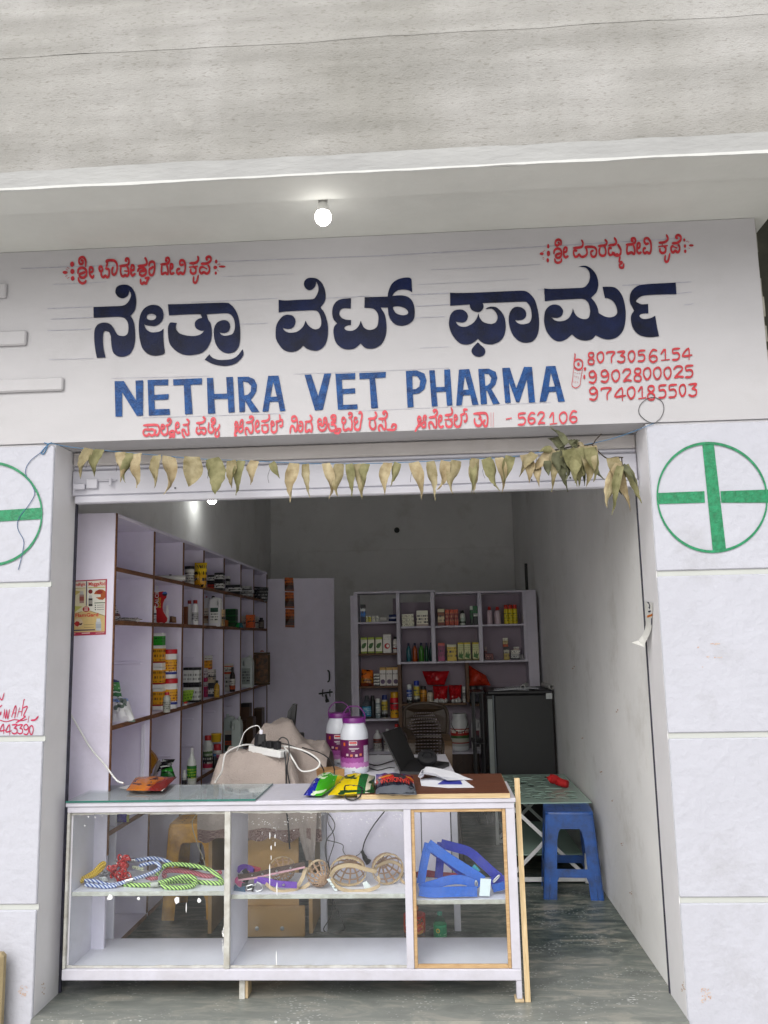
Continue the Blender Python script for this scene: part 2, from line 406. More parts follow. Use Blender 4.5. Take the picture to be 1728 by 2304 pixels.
JAMB = mat('jamb paint', (.80, .795, .82), .5, .05, 4, .06, 40)
INWALL = mat('inside wall primer', (.85, .85, .84), .75, .10, 1.1, .15, 26, smudge=.4)
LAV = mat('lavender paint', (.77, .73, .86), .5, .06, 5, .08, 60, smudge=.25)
WHITEP = mat('white gloss paint', (.77, .765, .85), .38, .07, 9, .12, 45)
WOODB = mat('brown wood edge', (.20, .085, .035), .6, .3, 14, .3, 60, stretch=(6, 1, 6), grain=(.085, .035, .016))
STEEL = mat('steel', (.55, .55, .56), .3, .1, 20, metal=1.)
BLACK = mat('black plastic', (.013, .013, .015), .42, .2, 20)
SHUT = mat('shutter enamel', (.53, .53, .59), .36, .07, 3, .06, 30, stretch=(1, 1, 8))
ZS = 3.165     # underside of the canopy
HL = 2.286     # underside of the lintel

# ------------------------------------------------------------------ ground and room shell
GROUND = mat('street cement', (.58, .56, .53), .9, .25, 1.2, .5, 25)
setting('ground', MB().box(-60, 60, -90, 60, -.5, -.18), GROUND)
setting('floor', MB().add([(x, y, z) for z in (-.17, 0.) for x, y in ((0, -.012), (2.5, -.012), (2.5, .2345), (2.66, .2345), (2.66, 5.8), (-.30, 5.8), (-.30, .2345), (0, .2345))], [tuple(range(8))[::-1], tuple(range(8, 16))] + [(i, (i + 1) % 8, 8 + (i + 1) % 8, 8 + i) for i in range(8)]), stone_floor())
setting('doorstep', MB().bbox(-.02, 2.52, -.32, -.016, -.17, -.022, .012), mat('worn cement step', (.50, .48, .42), .8, .22, 7, .3, 40))
WR = setting('wall_right', MB().box(2.511, 2.66, .235, 5.80, 0.002, 3.30), INWALL)
setting('wall_left', MB().box(-.30, -.152, .235, 5.80, 0.002, 3.30), INWALL)
bw = setting('wall_back', MB().box(-.150, 2.509, 5.64, 5.80, 0.002, 3.30), INWALL)
obj('plaster_ledge', MB().bbox(-.149, 2.508, 5.622, 5.639, .004, 2.384, .006), INWALL, bw)
hole = MB().lathe(0, 0, 0, [(.030, 0), (.030, .02), (.020, .022), (.020, .004)], 16)
hp = U(893, 1193, 1, 5.63); hole.v = [Vector((hp.x + v.x, 5.637 - v.z, hp.z + v.y)) for v in hole.v]
obj('pipe_end', hole, BLACK, bw)
setting('ceiling', MB().box(-.30, 2.66, .235, 5.80, 3.302, 3.42), INWALL)

# ------------------------------------------------------------------ the shop building
B = thing('pharmacy_building', 'shop building with painted white front wall under a raw plaster canopy', 'building')
fascia = obj('front_wall', MB().box(-3.4, 3.012, 0, .228, HL, ZS - .002), FASC, B)
# ragged edge of paint at the end of the wall
rag = MB(); z = HL
while z < ZS - .01:
    h = random.uniform(.03, .12); w = random.uniform(.002, .011)
    rag.box(3.0125, 3.013 + w, .006, .2, z, min(z + h, ZS - .004)); z += h
obj('render_edge', rag, mat('edge render', (.30, .29, .25), .9, .3, 20), B)
soff = obj('soffit', MB().box(-3.4, 3.075, -.379, .228, ZS, 3.36), mat('soffit limewash', (.60, .61, .585), .8, .07, 2.5, .12, 30), B)
bm_ = MB().box(-3.6, 5.2, -.547, -.381, 3.135, 3.6885)
beam = obj('canopy_beam', bm_, CONC, B)
def wavy_strip(y0, y1, zlo, zhi, amp_lo, amp_hi, x0=-3.6, x1=5.2, n=150):
    mb = MB(); vs, fs = [], []; pl = ph = 0
    for i in range(n + 1):
        x = x0 + (x1 - x0) * i / n
        pl = .7 * pl + random.uniform(-amp_lo, amp_lo); ph = .7 * ph + random.uniform(-amp_hi, amp_hi)
        vs += [(x, y0, zlo + pl), (x, y0, zhi + ph), (x, y1, zlo + pl), (x, y1, zhi + ph)]
    for i in range(n):
        a, b = 4 * i, 4 * i + 4
        fs += [(a, b, b + 1, a + 1), (a + 2, a + 3, b + 3, b + 2), (a, a + 2, b + 2, b), (a + 1, b + 1, b + 3, a + 3)]
    fs += [(0, 1, 3, 2), tuple(4 * n + k for k in (0, 2, 3, 1))]
    return mb.add(vs, fs)
obj('drip_band', wavy_strip(-.554, -.548, 3.137, 3.208, .0010, .0028),
    mat('trowelled plaster', (.36, .365, .365), .7, .12, 3, .4, 18, stretch=(1, 1, 3)), B)
obj('drip_edge', wavy_strip(-.560, -.549, 3.127, 3.1365, .002, .001), mat('fresh lime', (.58, .59, .58), .7, .08, 12), B)
par = wavy_strip(-.5485, -.40, 3.686, 4.9, .0035, .003, n=90)
par.v = [Vector((v.x, v.y + (max(0, v.z - 3.70) * .22 if v.y < -.5 else 0), v.z)) for v in par.v]
obj('parapet', par, CONC, B)
obj('beam_underside', MB().box(-3.6, 5.2, -.547, -.380, 3.1295, 3.1345), mat('soffit limewash', (.60, .61, .585)), B)
# piers: a core with rusticated plaster blocks and recessed joints
def pier(x0, x1, joints, inner):
    core = obj('pier', MB().box(x0, x1, .013, .228, -.178, HL - .002), JAMB, B)
    zs = [-.178] + [v for j in joints for v in (j - .011, j + .011)] + [HL - .012]
    for a, b in zip(zs[0::2], zs[1::2]):
        obj('plaster_block', MB().bbox(x0, x1, 0, .0128, a, b, .004), BLOCK, core)
    for j in joints:
        obj('joint', MB().box(x0 + (.003 if inner < 0 else -.006), x1 + (.006 if inner > 0 else -.003), .0075, .0126, j - .0105, j + .0105), GROOVE, core)
    return core
pl = pier(-3.4, 0, (.406, 1.053, 1.681), 1)
pr = pier(2.5, 3.012, (.420, 1.027, 1.661), -1)
# raised plaster steps at the far end of the front wall
for a, b, c in ((17, 640, 672), (62, 745, 778), (145, 850, 880)):
    e = U(a, (b + c) / 2, 1, 0); zt, zb = U(a, b, 1, 0).z, U(a, c, 1, 0).z
    obj('plaster_step', MB().bbox(-2.0, e.x, -.016, -.0005, zb, zt, .006), FASC, fascia)
# the gap at the corner: the neighbour's unpainted wall further back
nb = MB().box(3.10, 5.2, .30, .5, -.178, 4.2)
obj('neighbour_wall', nb, mat('mossy bare wall', (.07, .068, .05), .95, .5, 4, .6, 20, grain=(.025, .027, .022)), None,
    'dark mossy unplastered wall set back beyond the corner of the shop', 'wall')

# ------------------------------------------------------------------ painted sign: outlines traced on the wall
def wall_fn(y=-.0035):
    return lambda px, py, lf=0: U(px, py, 1, y - lf)
NAVY = mat('navy enamel', (.004, .009, .045), .22, .45, 7, .2, 260, spec=.12, grain=(.002, .003, .009))
BLUE = mat('blue enamel', (.008, .062, .21), .25, .5, 30, .3, 170, spec=.2, grain=(.004, .02, .085))
REDP = mat('red sign paint', (.42, .012, .022), .4, .3, 40, .1, 120)
PINKR = mat('thin red sign paint', (.50, .045, .065), .45, .35, 45, .1, 120, grain=(.40, .03, .045))
GREENP = mat('green sign paint', (.010, .22, .095), .45, .35, 45, .3, 130, grain=(.005, .13, .05))
def T(reg, sc):
    return lambda p: (reg[0] + p[0] / sc, reg[1] + p[1] / sc) + tuple(p[2:])
def glyphs(name, reg, sc, loops, m, k=4):
    t = T(reg, sc); mb = MB()
    for grp in loops:
        fill([smooth_outline([t(p) for p in lp], k) for lp in grp], wall_fn(), mb)
    return obj(name, mb, m, fascia)
def ell(cx, cy, rx, ry, n=16): return [(cx + rx * math.cos(2 * math.pi * i / n), cy + ry * math.sin(2 * math.pi * i / n)) for i in range(n)]
c_ = 1
W1 = [
 [[(88,308,1),(250,302),(370,296),(420,270),(450,220),(456,180),(440,146,1),(432,185),(410,210),(375,224),(335,212),(308,180),(303,150),(315,115),(345,95),(390,88),(430,95),(470,125),(497,175),(508,240),(505,300),(490,350),(452,396,1),(475,430),(492,490),(498,570),(496,650),(480,715),(445,770),(400,793),(360,798),(320,790),(285,760),(268,710),(262,650),(258,600),(245,560),(222,548),(200,545),(188,560),(182,610),(184,680),(192,740),(208,806,1),(122,810,1),(108,740),(98,660),(95,590),(100,530),(125,485),(165,465),(210,462),(250,475),(280,505),(300,540),(325,580),(360,593),(400,590),(425,565),(432,520),(428,470),(410,435),(380,412),(330,405),(240,408),(90,416,1)]],
 [[(680,287),(730,298),(765,335),(777,385),(768,435),(735,475),(690,496),(640,493),(605,487),(588,478,1),(597,508),(618,537),(655,556),(700,556),(748,545),(776,520,1),(775,600),(780,680),(788,740),(780,770),(720,786),(660,784),(605,757),(565,705),(542,620),(533,530),(537,440),(555,370),(590,320),(635,294)], ell(657,406,47,32)],
 [[(820,282,1),(1000,278),(1200,270),(1385,266),(1430,280),(1475,325),(1510,400),(1525,480),(1530,560),(1528,640),(1515,700),(1480,745),(1440,760),(1400,762),(1350,745),(1305,700),(1280,640),(1270,570),(1275,510),(1300,465),(1340,442),(1385,438),(1420,460),(1432,500),(1420,540),(1395,560),(1360,565),(1325,556,1),(1345,580),(1380,590),(1430,583),(1460,565),(1476,520),(1475,460),(1460,410),(1430,380),(1390,370),(1300,374),(1200,380,1),(1215,430),(1240,470),(1250,530),(1250,600),(1235,660),(1200,720),(1150,760),(1080,778),(1020,782),(960,772),(900,740),(850,690),(828,640),(820,570),(820,510),(832,475),(850,460),(908,466,1),(898,500),(905,535),(940,570),(1000,588),(1060,594),(1110,588),(1150,570),(1178,540,1),(1140,540),(1100,520),(1083,485),(1090,450),(1120,425),(1155,415,1),(1145,390),(1125,379),(980,383),(830,392,1)]],
 [[(1228,772,1),(1255,805),(1310,826),(1370,828),(1440,820),(1500,790),(1554,722,1),(1562,775),(1530,825),(1480,865),(1410,886),(1340,885),(1260,868),(1180,826,1)]]]
glyphs('painted_word', (190, 620), 4.3658, W1, NAVY)
W2 = [
 [[(127,352,1),(200,360),(350,352),(490,345),(525,315),(548,265),(550,210),(528,160,1),(520,205),(490,240),(455,252),(420,235),(398,195),(405,150),(440,122),(490,118),(540,130),(590,175),(620,240),(630,310),(620,370),(575,436,1),(615,490),(640,560),(655,640),(652,740),(630,820),(590,870),(540,895),(480,892),(430,875),(388,842,1),(350,880),(300,905),(240,908),(180,885),(130,830),(100,770),(95,700),(105,620),(140,560),(185,520),(240,512),(285,530),(308,575),(300,620),(270,655),(220,665),(170,652,1),(195,685),(240,703),(300,700),(345,680),(390,635),(415,575,1),(440,620),(480,655),(520,668),(560,655),(580,620),(580,560),(565,510),(540,475),(500,465),(350,470),(200,478),(128,488,1)]],
 [[(1045,325,1),(1290,318,1),(1300,260),(1330,190),(1380,145),(1450,120),(1520,116),(1545,135,1),(1548,200),(1552,275,1),(1520,255),(1460,243),(1400,252),(1360,280),(1340,312,1),(1400,306),(1460,308),(1520,330),(1560,380),(1578,450),(1575,540),(1545,590),(1490,622),(1430,630),(1370,615),(1325,570),(1300,510),(1292,436,1),(1215,436,1),(1260,510),(1275,590),(1278,670),(1265,750),(1230,820),(1170,862),(1110,875),(1050,865),(1003,820,1),(940,870),(880,882),(820,875),(770,845),(730,790),(712,700),(720,640),(752,604,1),(712,560),(698,490),(710,420),(745,370),(800,345),(900,335,1),(897,447,1),(830,442),(790,458),(775,500),(795,540),(840,563),(900,568,1),(900,622,1),(855,628),(828,650),(845,675),(900,685),(950,665),(985,625),(1003,575,1),(1035,645),(1080,672),(1130,670),(1175,640),(1190,580),(1190,520),(1165,470),(1120,443),(1042,440,1)],
  [(1350,430),(1400,422),(1460,435),(1500,465),(1508,495),(1480,515),(1430,515),(1380,495),(1355,460)]]]
glyphs('painted_word', (600, 600), 4.74, W2, NAVY)
W3a = [
 [[(133,465,1),(300,468),(600,458),(900,445),(1090,438),(1160,452),(1220,500),(1270,575),(1300,680),(1318,780),(1322,880),(1315,970),(1290,1050),(1240,1110),(1180,1130),(1110,1130),(1040,1100),(980,1040),(940,960),(918,860),(918,780),(935,720),(975,670),(1030,652),(1090,665),(1135,700),(1150,750),(1138,795),(1100,825),(1050,833),(1000,830,1),(1030,865),(1080,885),(1140,882),(1195,860),(1220,800),(1222,740),(1205,660),(1170,605),(1125,584),(900,592),(570,604,1),(582,650),(565,690),(540,715),(512,724),(470,718),(425,695),(400,655),(397,622,1),(136,640,1)]],
 [[(512,738,1),(530,800),(570,850),(630,875),(690,880),(740,860),(765,810),(760,760),(730,710),(690,680),(650,680),(605,684,1),(640,660),(690,650),(750,660),(810,710),(855,780),(875,870),(875,960),(850,1050),(800,1110),(730,1145),(670,1155),(600,1145),(550,1120),(505,1080,1),(460,1120),(400,1150),(340,1158),(270,1140),(205,1085),(150,1000),(122,910),(120,850),(135,770),(180,710),(240,690),(300,692),(350,725),(373,775),(360,825),(330,855),(280,862),(207,850,1),(240,895),(300,920),(370,910),(440,870),(490,805)]],
 [[(505,1125,1),(545,1165),(590,1205),(605,1250),(590,1290),(550,1316),(510,1320),(460,1305),(425,1265),(422,1225),(450,1180)]]]
W3b = [
 [[(72,345,1),(150,352),(350,345),(510,336),(560,300),(585,250),(590,190),(570,140),(530,108),(455,104,1),(510,90),(560,95),(620,135),(665,200),(685,280),(680,340),(660,395),(603,452,1),(645,500),(675,560),(690,625,1),(740,655),(790,672),(850,668),(890,640),(898,600),(885,545),(850,490),(800,460),(760,456,1),(733,328,1),(800,326),(870,335),(920,375),(960,440),(985,530),(995,630),(988,740),(960,830),(900,895),(820,922),(740,915),(655,875,1),(620,915),(560,935),(500,932),(440,910),(388,866,1),(330,915),(270,942),(210,940),(150,900),(100,830),(75,750),(72,670),(90,590),(140,540),(200,528),(250,545),(285,590),(283,630),(260,665),(215,680),(155,674,1),(190,705),(240,718),(300,710),(350,680),(385,620),(397,570,1),(415,620),(450,665),(500,690),(545,692),(580,670),(592,600),(580,530),(555,490),(510,465),(390,468),(200,478),(80,492,1)]],
 [[(1560,280,1),(1400,288),(1230,298),(1130,318),(1070,365),(1042,430),(1045,510),(1090,596,1),(1058,650),(1055,720),(1080,800),(1130,860),(1200,890),(1280,898),(1372,888,1),(1350,780),(1328,655,1),(1280,680),(1220,692),(1175,685),(1150,655),(1180,632),(1252,628,1),(1248,522,1),(1180,526),(1135,510),(1113,490),(1140,455),(1190,430),(1280,420),(1420,414),(1570,412,1)]]]
w3 = MB()
for W, reg, sc in ((W3a, (990, 580), 5.925), (W3b, (1210, 580), 5.027)):
    t = T(reg, sc)
    for grp in W: fill([smooth_outline([t(p) for p in lp]) for lp in grp], wall_fn(), w3)
obj('painted_word', w3, NAVY, fascia)
ENG = [((240, 820), 3.95, [
  [[(70,148),(152,147),(262,320),(256,143),(324,140),(322,455),(268,458),(136,245),(138,462),(78,465)]],
  [[(363,138),(547,132),(544,185),(420,186),(422,270),(550,262),(549,312),(424,316),(428,398),(558,394),(562,446),(374,455)]],
  [[(590,132),(848,122),(846,178),(745,180),(764,440),(696,443),(685,182),(592,186)]],
  [[(890,120),(945,118),(955,262),(1070,258),(1062,112),(1122,110),(1138,424),(1082,428),(1076,305),(955,308),(966,436),(900,438)]],
  [[(1163,110),(1260,108),(1310,130),(1335,180),(1330,240),(1300,290),(1280,312),(1358,422),(1288,424),(1230,325),(1228,420),(1180,424)],[(1212,150),(1255,160),(1284,190),(1280,240),(1255,268),(1222,275)]],
  [[(1435,102),(1527,98),(1588,412),(1540,416),(1525,330),(1450,332),(1437,418),(1384,420)],[(1480,150),(1512,285),(1455,288)]]]),
 ((660, 800), 2.592, [
  [[(65,112),(104,110),(145,235),(180,106),(220,104),(172,316),(126,320)]],
  [[(245,106),(362,102),(360,138),(283,140),(286,195),(360,190),(361,220),(288,224),(290,288),(374,284),(374,312),(260,316)]],
  [[(384,102),(540,95),(538,128),(477,132),(494,305),(454,308),(444,135),(386,138)]]]),
 ((660, 800), 2.592, [
  [[(656,90),(720,86),(765,105),(777,145),(765,195),(735,220),(697,225),(702,300),(666,303)],[(694,118),(722,120),(740,145),(735,180),(715,195),(696,196)]],
  [[(792,86),(824,85),(832,184),(882,182),(880,82),(914,80),(928,290),(896,293),(890,210),(834,213),(842,295),(808,298)]],
  [[(966,82),(1026,78),(1080,286),(1044,288),(1032,230),(990,232),(982,290),(950,292)],[(1000,118),(1022,198),(990,200)]],
  [[(1078,78),(1140,76),(1180,95),(1190,130),(1178,170),(1155,195),(1204,280),(1165,284),(1130,205),(1124,205),(1130,282),(1094,285)],[(1114,105),(1140,108),(1155,130),(1148,160),(1130,175),(1120,175)]],
  [[(1218,72),(1262,70),(1300,190),(1345,66),(1392,66),(1410,272),(1374,275),(1362,140),(1318,272),(1300,272),(1256,150),(1268,275),(1236,278)]],
  [[(1474,62),(1528,60),(1584,268),(1545,270),(1532,210),(1492,212),(1474,268),(1436,270)],[(1502,100),(1525,180),(1490,182)]]])]
for reg, sc, L in ENG:
    t = T(reg, sc); mb = MB()
    for grp in L: fill([[t(p)[:2] for p in lp] for lp in grp], wall_fn(), mb)
    obj('painted_word', mb, BLUE, fascia)

def strokes(name, reg, sc, S, w, m, parent=None, dots=(), y=-.0035):
    t = T(reg, sc); mb = MB(); fn = wall_fn(y)
    for s in S:
        ww = w
        if isinstance(s, tuple): s, ww = s
        brush(mb, [t(p) for p in s], ww / sc, fn)
    for x, yy, rx, ry in dots:
        fill([[t(p) for p in ell(x, yy, rx, ry, 12)]], fn, mb)
    return obj(name, mb, m, parent or fascia)
# the two dedications at the top and the address line, brush stroke by brush stroke
LETTER_LINES = [
 ('painted_line', 26, REDP, [
 ((130, 565), 4.76, [
 [(298,165),(300,115),(285,75),(255,65),(230,85),(228,120),(245,140),(268,128),(268,105),(250,97)],[(215,240),(222,195),(255,178),(292,190),(308,225),(300,265),(270,285),(240,275),(232,250),(255,238),(290,225)],[(220,285),(228,320),(260,345),(295,330),(300,312)],
 [(352,230),(375,210),(368,180),(345,175),(338,205),(345,255),(372,284),(385,258)],
 [(475,175),(455,162),(442,185),(455,215),(475,210),(478,185)],[(462,215),(468,262),(490,280),(508,262),(530,280),(548,258),(548,200),(525,190),(515,180)],[(520,165),(530,130),(520,105),(580,97),(615,110),(635,150),(630,215),(608,253),(585,240),(580,205),(592,170)],
 [(665,160),(740,150),(762,120),(758,88),(738,78),(725,95),(735,108)],[(675,165),(672,220),(685,262),(705,268),(722,255),(742,268),(760,235),(755,195),(740,160)],[(715,212),(745,215)],
 [(790,205),(812,200),(815,165),(795,150),(783,185),(785,240),(800,262),(828,240)],
 [(860,160),(930,152),(955,130),(947,95),(935,70)],[(855,218),(868,188),(905,178),(940,200),(942,240),(910,265),(878,250),(880,225),(905,212),(930,215)],[(885,300),(890,340),(905,350),(925,335),(945,350),(960,310),(975,285),(935,292)],
 ([(88,190),(108,204)],9),([(100,172),(122,186)],9),([(80,270),(102,262)],9),([(104,292),(122,280)],9)],
 [(153,140,22,30),(156,218,23,29),(159,292,20,26),(78,228,28,18)]),
 ((320, 565), 4.76, [
 [(72,160),(80,125),(105,112),(130,130),(132,190),(118,245),(95,258),(75,235),(78,195),(100,180),(118,165)],
 [(200,142),(265,135),(290,105),(280,74),(258,78),(252,98),(265,105)],[(210,150),(205,210),(210,245),(230,238),(250,232),(272,248),(275,205),(262,145)],
 [(300,190),(322,180),(325,148),(308,140),(300,170),(300,225),(315,243),(340,232)],
 [(400,190),(378,195),(370,225),(390,245),(410,228),(435,245),(455,215),(460,150),(445,105),(415,98),(402,125),(415,150),(440,140)],
 [(510,130),(570,125),(600,95),(595,55)],[(545,130),(545,175)],[(505,172),(590,162)],[(520,190),(518,220),(540,242),(570,228),(575,190),(560,175)],[(600,258),(585,320),(565,340),(548,320),(552,275)],
 [(632,135),(690,132),(730,105),(735,75),(712,58),(685,75),(695,98)],[(650,165),(622,180),(615,215),(635,240),(660,225),(690,240),(715,222),(720,180),(705,150)],[(655,172),(690,190)],
 ([(808,148),(832,126)],8),([(822,150),(838,138)],8),([(805,200),(816,212)],8)],
 [(792,112,14,22),(782,175,20,20),(788,235,12,18),(855,165,38,12)])]),
 ('painted_line', 26, REDP, [
 ((1200, 520), 5.01, [
 [(310,160),(312,115),(285,95),(255,110),(248,145),(268,162),(290,148),(285,122)],[(232,255),(240,215),(275,195),(310,215),(318,260),(300,295),(268,300),(250,278),(270,260),(305,250)],[(240,312),(250,345),(280,357),(312,340),(318,312)],
 [(345,240),(372,230),(378,195),(358,185),(342,215),(345,270),(365,296),(392,280)],
 [(455,190),(540,180),(560,140),(545,100)],[(490,225),(462,215),(455,250),(470,288),(500,282),(515,262),(540,288),(575,285),(605,255),(600,205),(585,178)],[(585,176),(680,180),(712,215),(705,270),(680,290),(655,275),(650,235),(675,218)],
 [(735,168),(805,160),(830,130),(810,95)],[(752,185),(742,230),(755,268),(790,278),(815,255),(815,205),(800,165)],
 [(850,160),(920,150),(935,115),(915,75)],[(880,195),(855,190),(848,235),(862,268),(890,262),(905,245),(925,268),(950,255)],
 ([(106,232),(132,216)],9),([(102,302),(120,298)],8),([(108,318),(124,312)],8)],
 [(168,170,14,26),(170,252,20,33),(163,328,15,25),(95,255,23,17)]),
 ((1380, 520), 4.76, [
 [(-10,225),(10,250),(40,262),(75,245),(80,200),(60,160),(48,142)],[(72,275),(65,325),(95,335),(68,360),(75,388),(105,388),(112,350)],
 [(138,145),(210,138),(238,108),(225,77),(198,82),(195,100),(210,108)],[(150,155),(145,205),(152,240),(175,235),(195,228),(222,245),(230,205),(215,145)],
 [(255,185),(280,175),(285,140),(268,128),(255,160),(255,215),(275,238),(298,225)],
 [(345,180),(325,190),(322,220),(340,238),(360,225),(390,238),(405,190),(400,120),(370,77),(340,82),(332,110),(350,138),(375,130)],
 [(490,125),(550,118),(585,85),(570,40)],[(525,125),(525,165)],[(488,165),(578,155)],[(500,185),(500,215),(525,235),(555,222),(562,185),(545,165)],[(605,240),(590,310),(570,328),(552,310),(558,262)],
 [(632,130),(685,125),(720,95),(722,60),(695,42),(670,60),(685,82)],[(640,155),(620,175),(622,210),(640,228),(665,210),(690,228),(710,200),(708,165),(695,145)],[(648,168),(680,180)],
 ([(782,112),(800,106)],8),([(800,122),(810,112)],8),([(808,178),(818,188)],8)],
 [(760,95,12,18),(768,160,13,20),(770,216,14,20),(835,153,26,13)])]),
 ('painted_line', 25, PINKR, [
 ((310, 925), 5.01, [
 [(65,160),(200,155),(235,175),(242,225),(225,265),(205,268),(190,250),(202,210)],[(105,160),(120,205)],[(75,205),(60,240),(75,272),(110,275),(125,255),(150,275),(180,265),(190,230),(165,205),(125,210),(80,205)],
 [(300,165),(272,155),(265,190),(290,195),(300,170)],[(268,190),(265,235),(290,266),(325,258),(335,220),(330,165)],[(318,165),(355,150),(375,110),(355,87),(335,100),(345,118)],[(400,258),(358,262),(360,240),(385,222),(410,235),(408,292),(385,280),(355,300)],
 [(430,185),(458,175),(460,140),(440,130),(425,165),(428,215),(450,246),(475,235)],
 [(510,155),(565,150),(575,115),(552,90)],[(565,155),(570,220),(575,255),(550,266),(535,240),(520,210),(500,215),(505,265),(525,300)],
 [(662,135),(730,128),(758,90),(735,65)],[(690,135),(695,175)],[(670,180),(658,225),(680,255),(705,245),(715,228),(740,258),(765,235),(758,195),(725,190),(690,195)],
 [(800,130),(795,215),(820,243),(848,230),(850,190),(830,168)],[(830,155),(865,135),(870,95),(850,80),(828,100),(840,125),(862,118)],[(875,185),(878,225),(915,180),(918,150)],[(880,225),(872,270),(890,288),(912,275),(915,225)]], []),
 ((515, 920), 5.01, [
 [(100,165),(80,145),(68,180),(90,200),(105,175)],[(72,195),(70,250),(65,295),(85,298)],[(75,270),(110,215),(155,185)],[(125,175),(135,135),(155,130),(155,175),(140,195)],[(105,225),(120,260),(150,245),(155,190)],
 [(195,155),(250,145),(275,110),(260,87),(235,90),(240,108)],[(262,150),(270,205),(265,255),(240,270),(222,240),(205,215),(185,225),(185,265),(195,298)],[(300,205),(330,190),(335,150),(315,135),(300,170),(300,230),(320,260),(345,245)],
 [(368,140),(430,132),(455,100),(450,65)],[(405,140),(405,180)],[(365,185),(440,175)],[(375,200),(375,240),(400,263),(435,250),(440,205),(420,180)],
 [(505,155),(482,140),(475,178),(498,185),(508,158)],[(478,185),(478,240),(505,266),(535,245),(540,190),(535,150)],[(530,145),(575,130),(572,65)],[(575,130),(600,125),(602,180),(582,198),(575,180)],
 [(690,275),(695,215),(715,190),(735,215),(745,250),(765,235),(770,140),(750,87),(715,92),(710,130),(735,140),(758,120)],[(815,188),(790,188),(785,230),(800,253),(825,240),(832,180),(820,147),(795,150)],
 [(860,145),(915,140),(935,105),(915,70)],[(870,155),(862,215),(865,255),(890,250),(905,235),(930,258),(938,200),(925,150)]], []),
 ((700, 915), 4.76, [
 [(108,150),(88,132),(72,165),(95,190),(110,168)],[(75,180),(78,225),(110,256),(150,240),(168,180),(160,125),(140,125),(138,160),(160,175)],[(105,205),(130,195),(135,165)],
 [(190,180),(188,220),(210,256),(250,253),(265,220),(245,190),(215,195)],[(215,168),(262,165)],[(225,160),(255,150),(262,105),(240,92),(215,105),(225,132),(250,128)],[(250,280),(295,283),(315,245),(285,240),(275,262)],
 [(360,125),(340,118),(330,155),(350,180),(368,155),(360,125)],[(345,185),(345,230),(360,253),(385,245),(400,235),(430,248),(438,180),(430,130)],[(405,120),(432,105),(435,77),(412,67),(402,85)],
 [(490,125),(470,120),(462,158),(480,175),(498,150)],[(468,180),(465,225),(490,248),(520,235),(532,170),(545,87),(525,57),(512,75)],
 [(615,130),(675,125),(700,90),(685,55)],[(632,145),(625,190),(645,235),(675,238),(690,205),(680,140)],
 [(725,130),(790,125),(815,85),(795,52),(770,65),(785,85)],[(760,130),(765,165)],[(790,135),(800,190),(795,238),(772,235),(755,200),(730,205),(722,235),(735,262)],[(815,246),(890,246),(910,200),(875,192),(860,222)]], []),
 ((925, 910), 4.76, [
 [(105,148),(84,130),(72,162),(90,185),(108,160)],[(75,175),(80,215),(60,255),(45,288)],[(60,250),(110,205),(150,185)],[(130,170),(138,127),(158,127),(155,170)],[(110,215),(125,243),(150,235),(155,185)],
 [(195,140),(250,130),(280,90),(265,60),(240,65),(250,85)],[(265,135),(272,190),(270,240),(248,243),(230,205),(205,190),(190,210),(198,262)],[(295,185),(322,170),(325,130),(308,122),(295,155),(298,220),(318,243),(345,232)],
 [(365,115),(425,108),(442,80),(430,35)],[(398,115),(400,160)],[(362,165),(438,155)],[(372,185),(375,220),(400,240),(432,228),(438,190),(415,160)],
 [(490,125),(470,115),(462,148),(480,165),(495,142)],[(465,165),(465,210),(490,238),(525,225),(540,165),(535,115)],[(530,115),(570,95),(565,57),(600,55)],[(590,95),(598,150),(580,186),(570,170)],
 [(672,100),(785,92),(815,120),(820,180),(808,228),(785,228),(775,195),(790,165)],[(725,105),(745,140),(725,155)],[(680,150),(680,190),(705,226),(740,223),(758,190),(745,150)],
 ([(855,85),(855,235)],9),([(882,85),(878,240)],9)], []),
 ((910, 900), 3.95, [([(905,170),(950,160)],18)], [])])]
for nm, w, m, regs in LETTER_LINES:
    fn = wall_fn()
    for reg, sc, S, dots in regs:
        t = T(reg, sc); mb = MB()
        for s in S:
            ww = w
            if isinstance(s, tuple): s, ww = s
            brush(mb, [t(p) for p in s], ww / sc, fn)
        for x, yy, rx, ry in dots: fill([[t(p) for p in ell(x, yy, rx, ry, 12)]], fn, mb)
        obj(nm, mb, m, fascia)
DIG = {'0': [[(.5,.04),(.14,.25),(.1,.6),(.4,.96),(.75,.85),(.92,.5),(.8,.15),(.5,.04)]],
 '1': [[(.1,.45),(.5,.06),(.55,.92)],[(.15,.97),(.95,.9)]],
 '2': [[(.05,.3),(.3,.06),(.75,.06),(.85,.3),(.5,.6),(.15,.93)],[(.12,.95),(.55,.86),(.97,.9)]],
 '3': [[(.1,.12),(.9,.07),(.45,.42)],[(.45,.42),(.88,.52),(.85,.85),(.45,.96),(.1,.85)]],
 '4': [[(.7,.98),(.65,.05),(.06,.68),(.98,.6)]],
 '5': [[(.95,.05),(.2,.12),(.16,.45)],[(.16,.45),(.7,.4),(.92,.65),(.7,.92),(.1,.95)]],
 '6': [[(.85,.12),(.45,.06),(.14,.4),(.12,.75),(.45,.96),(.85,.8),(.78,.55),(.4,.5),(.14,.65)]],
 '7': [[(.05,.25),(.1,.1),(.95,.08),(.6,.5),(.6,.97)]],
 '8': [[(.5,.48),(.15,.3),(.3,.08),(.75,.08),(.82,.32),(.5,.48),(.14,.65),(.2,.92),(.75,.95),(.88,.68),(.5,.48)]],
 '9': [[(.88,.3),(.55,.05),(.15,.22),(.25,.5),(.65,.5),(.88,.3),(.88,.7),(.6,.95),(.12,.88)]]}
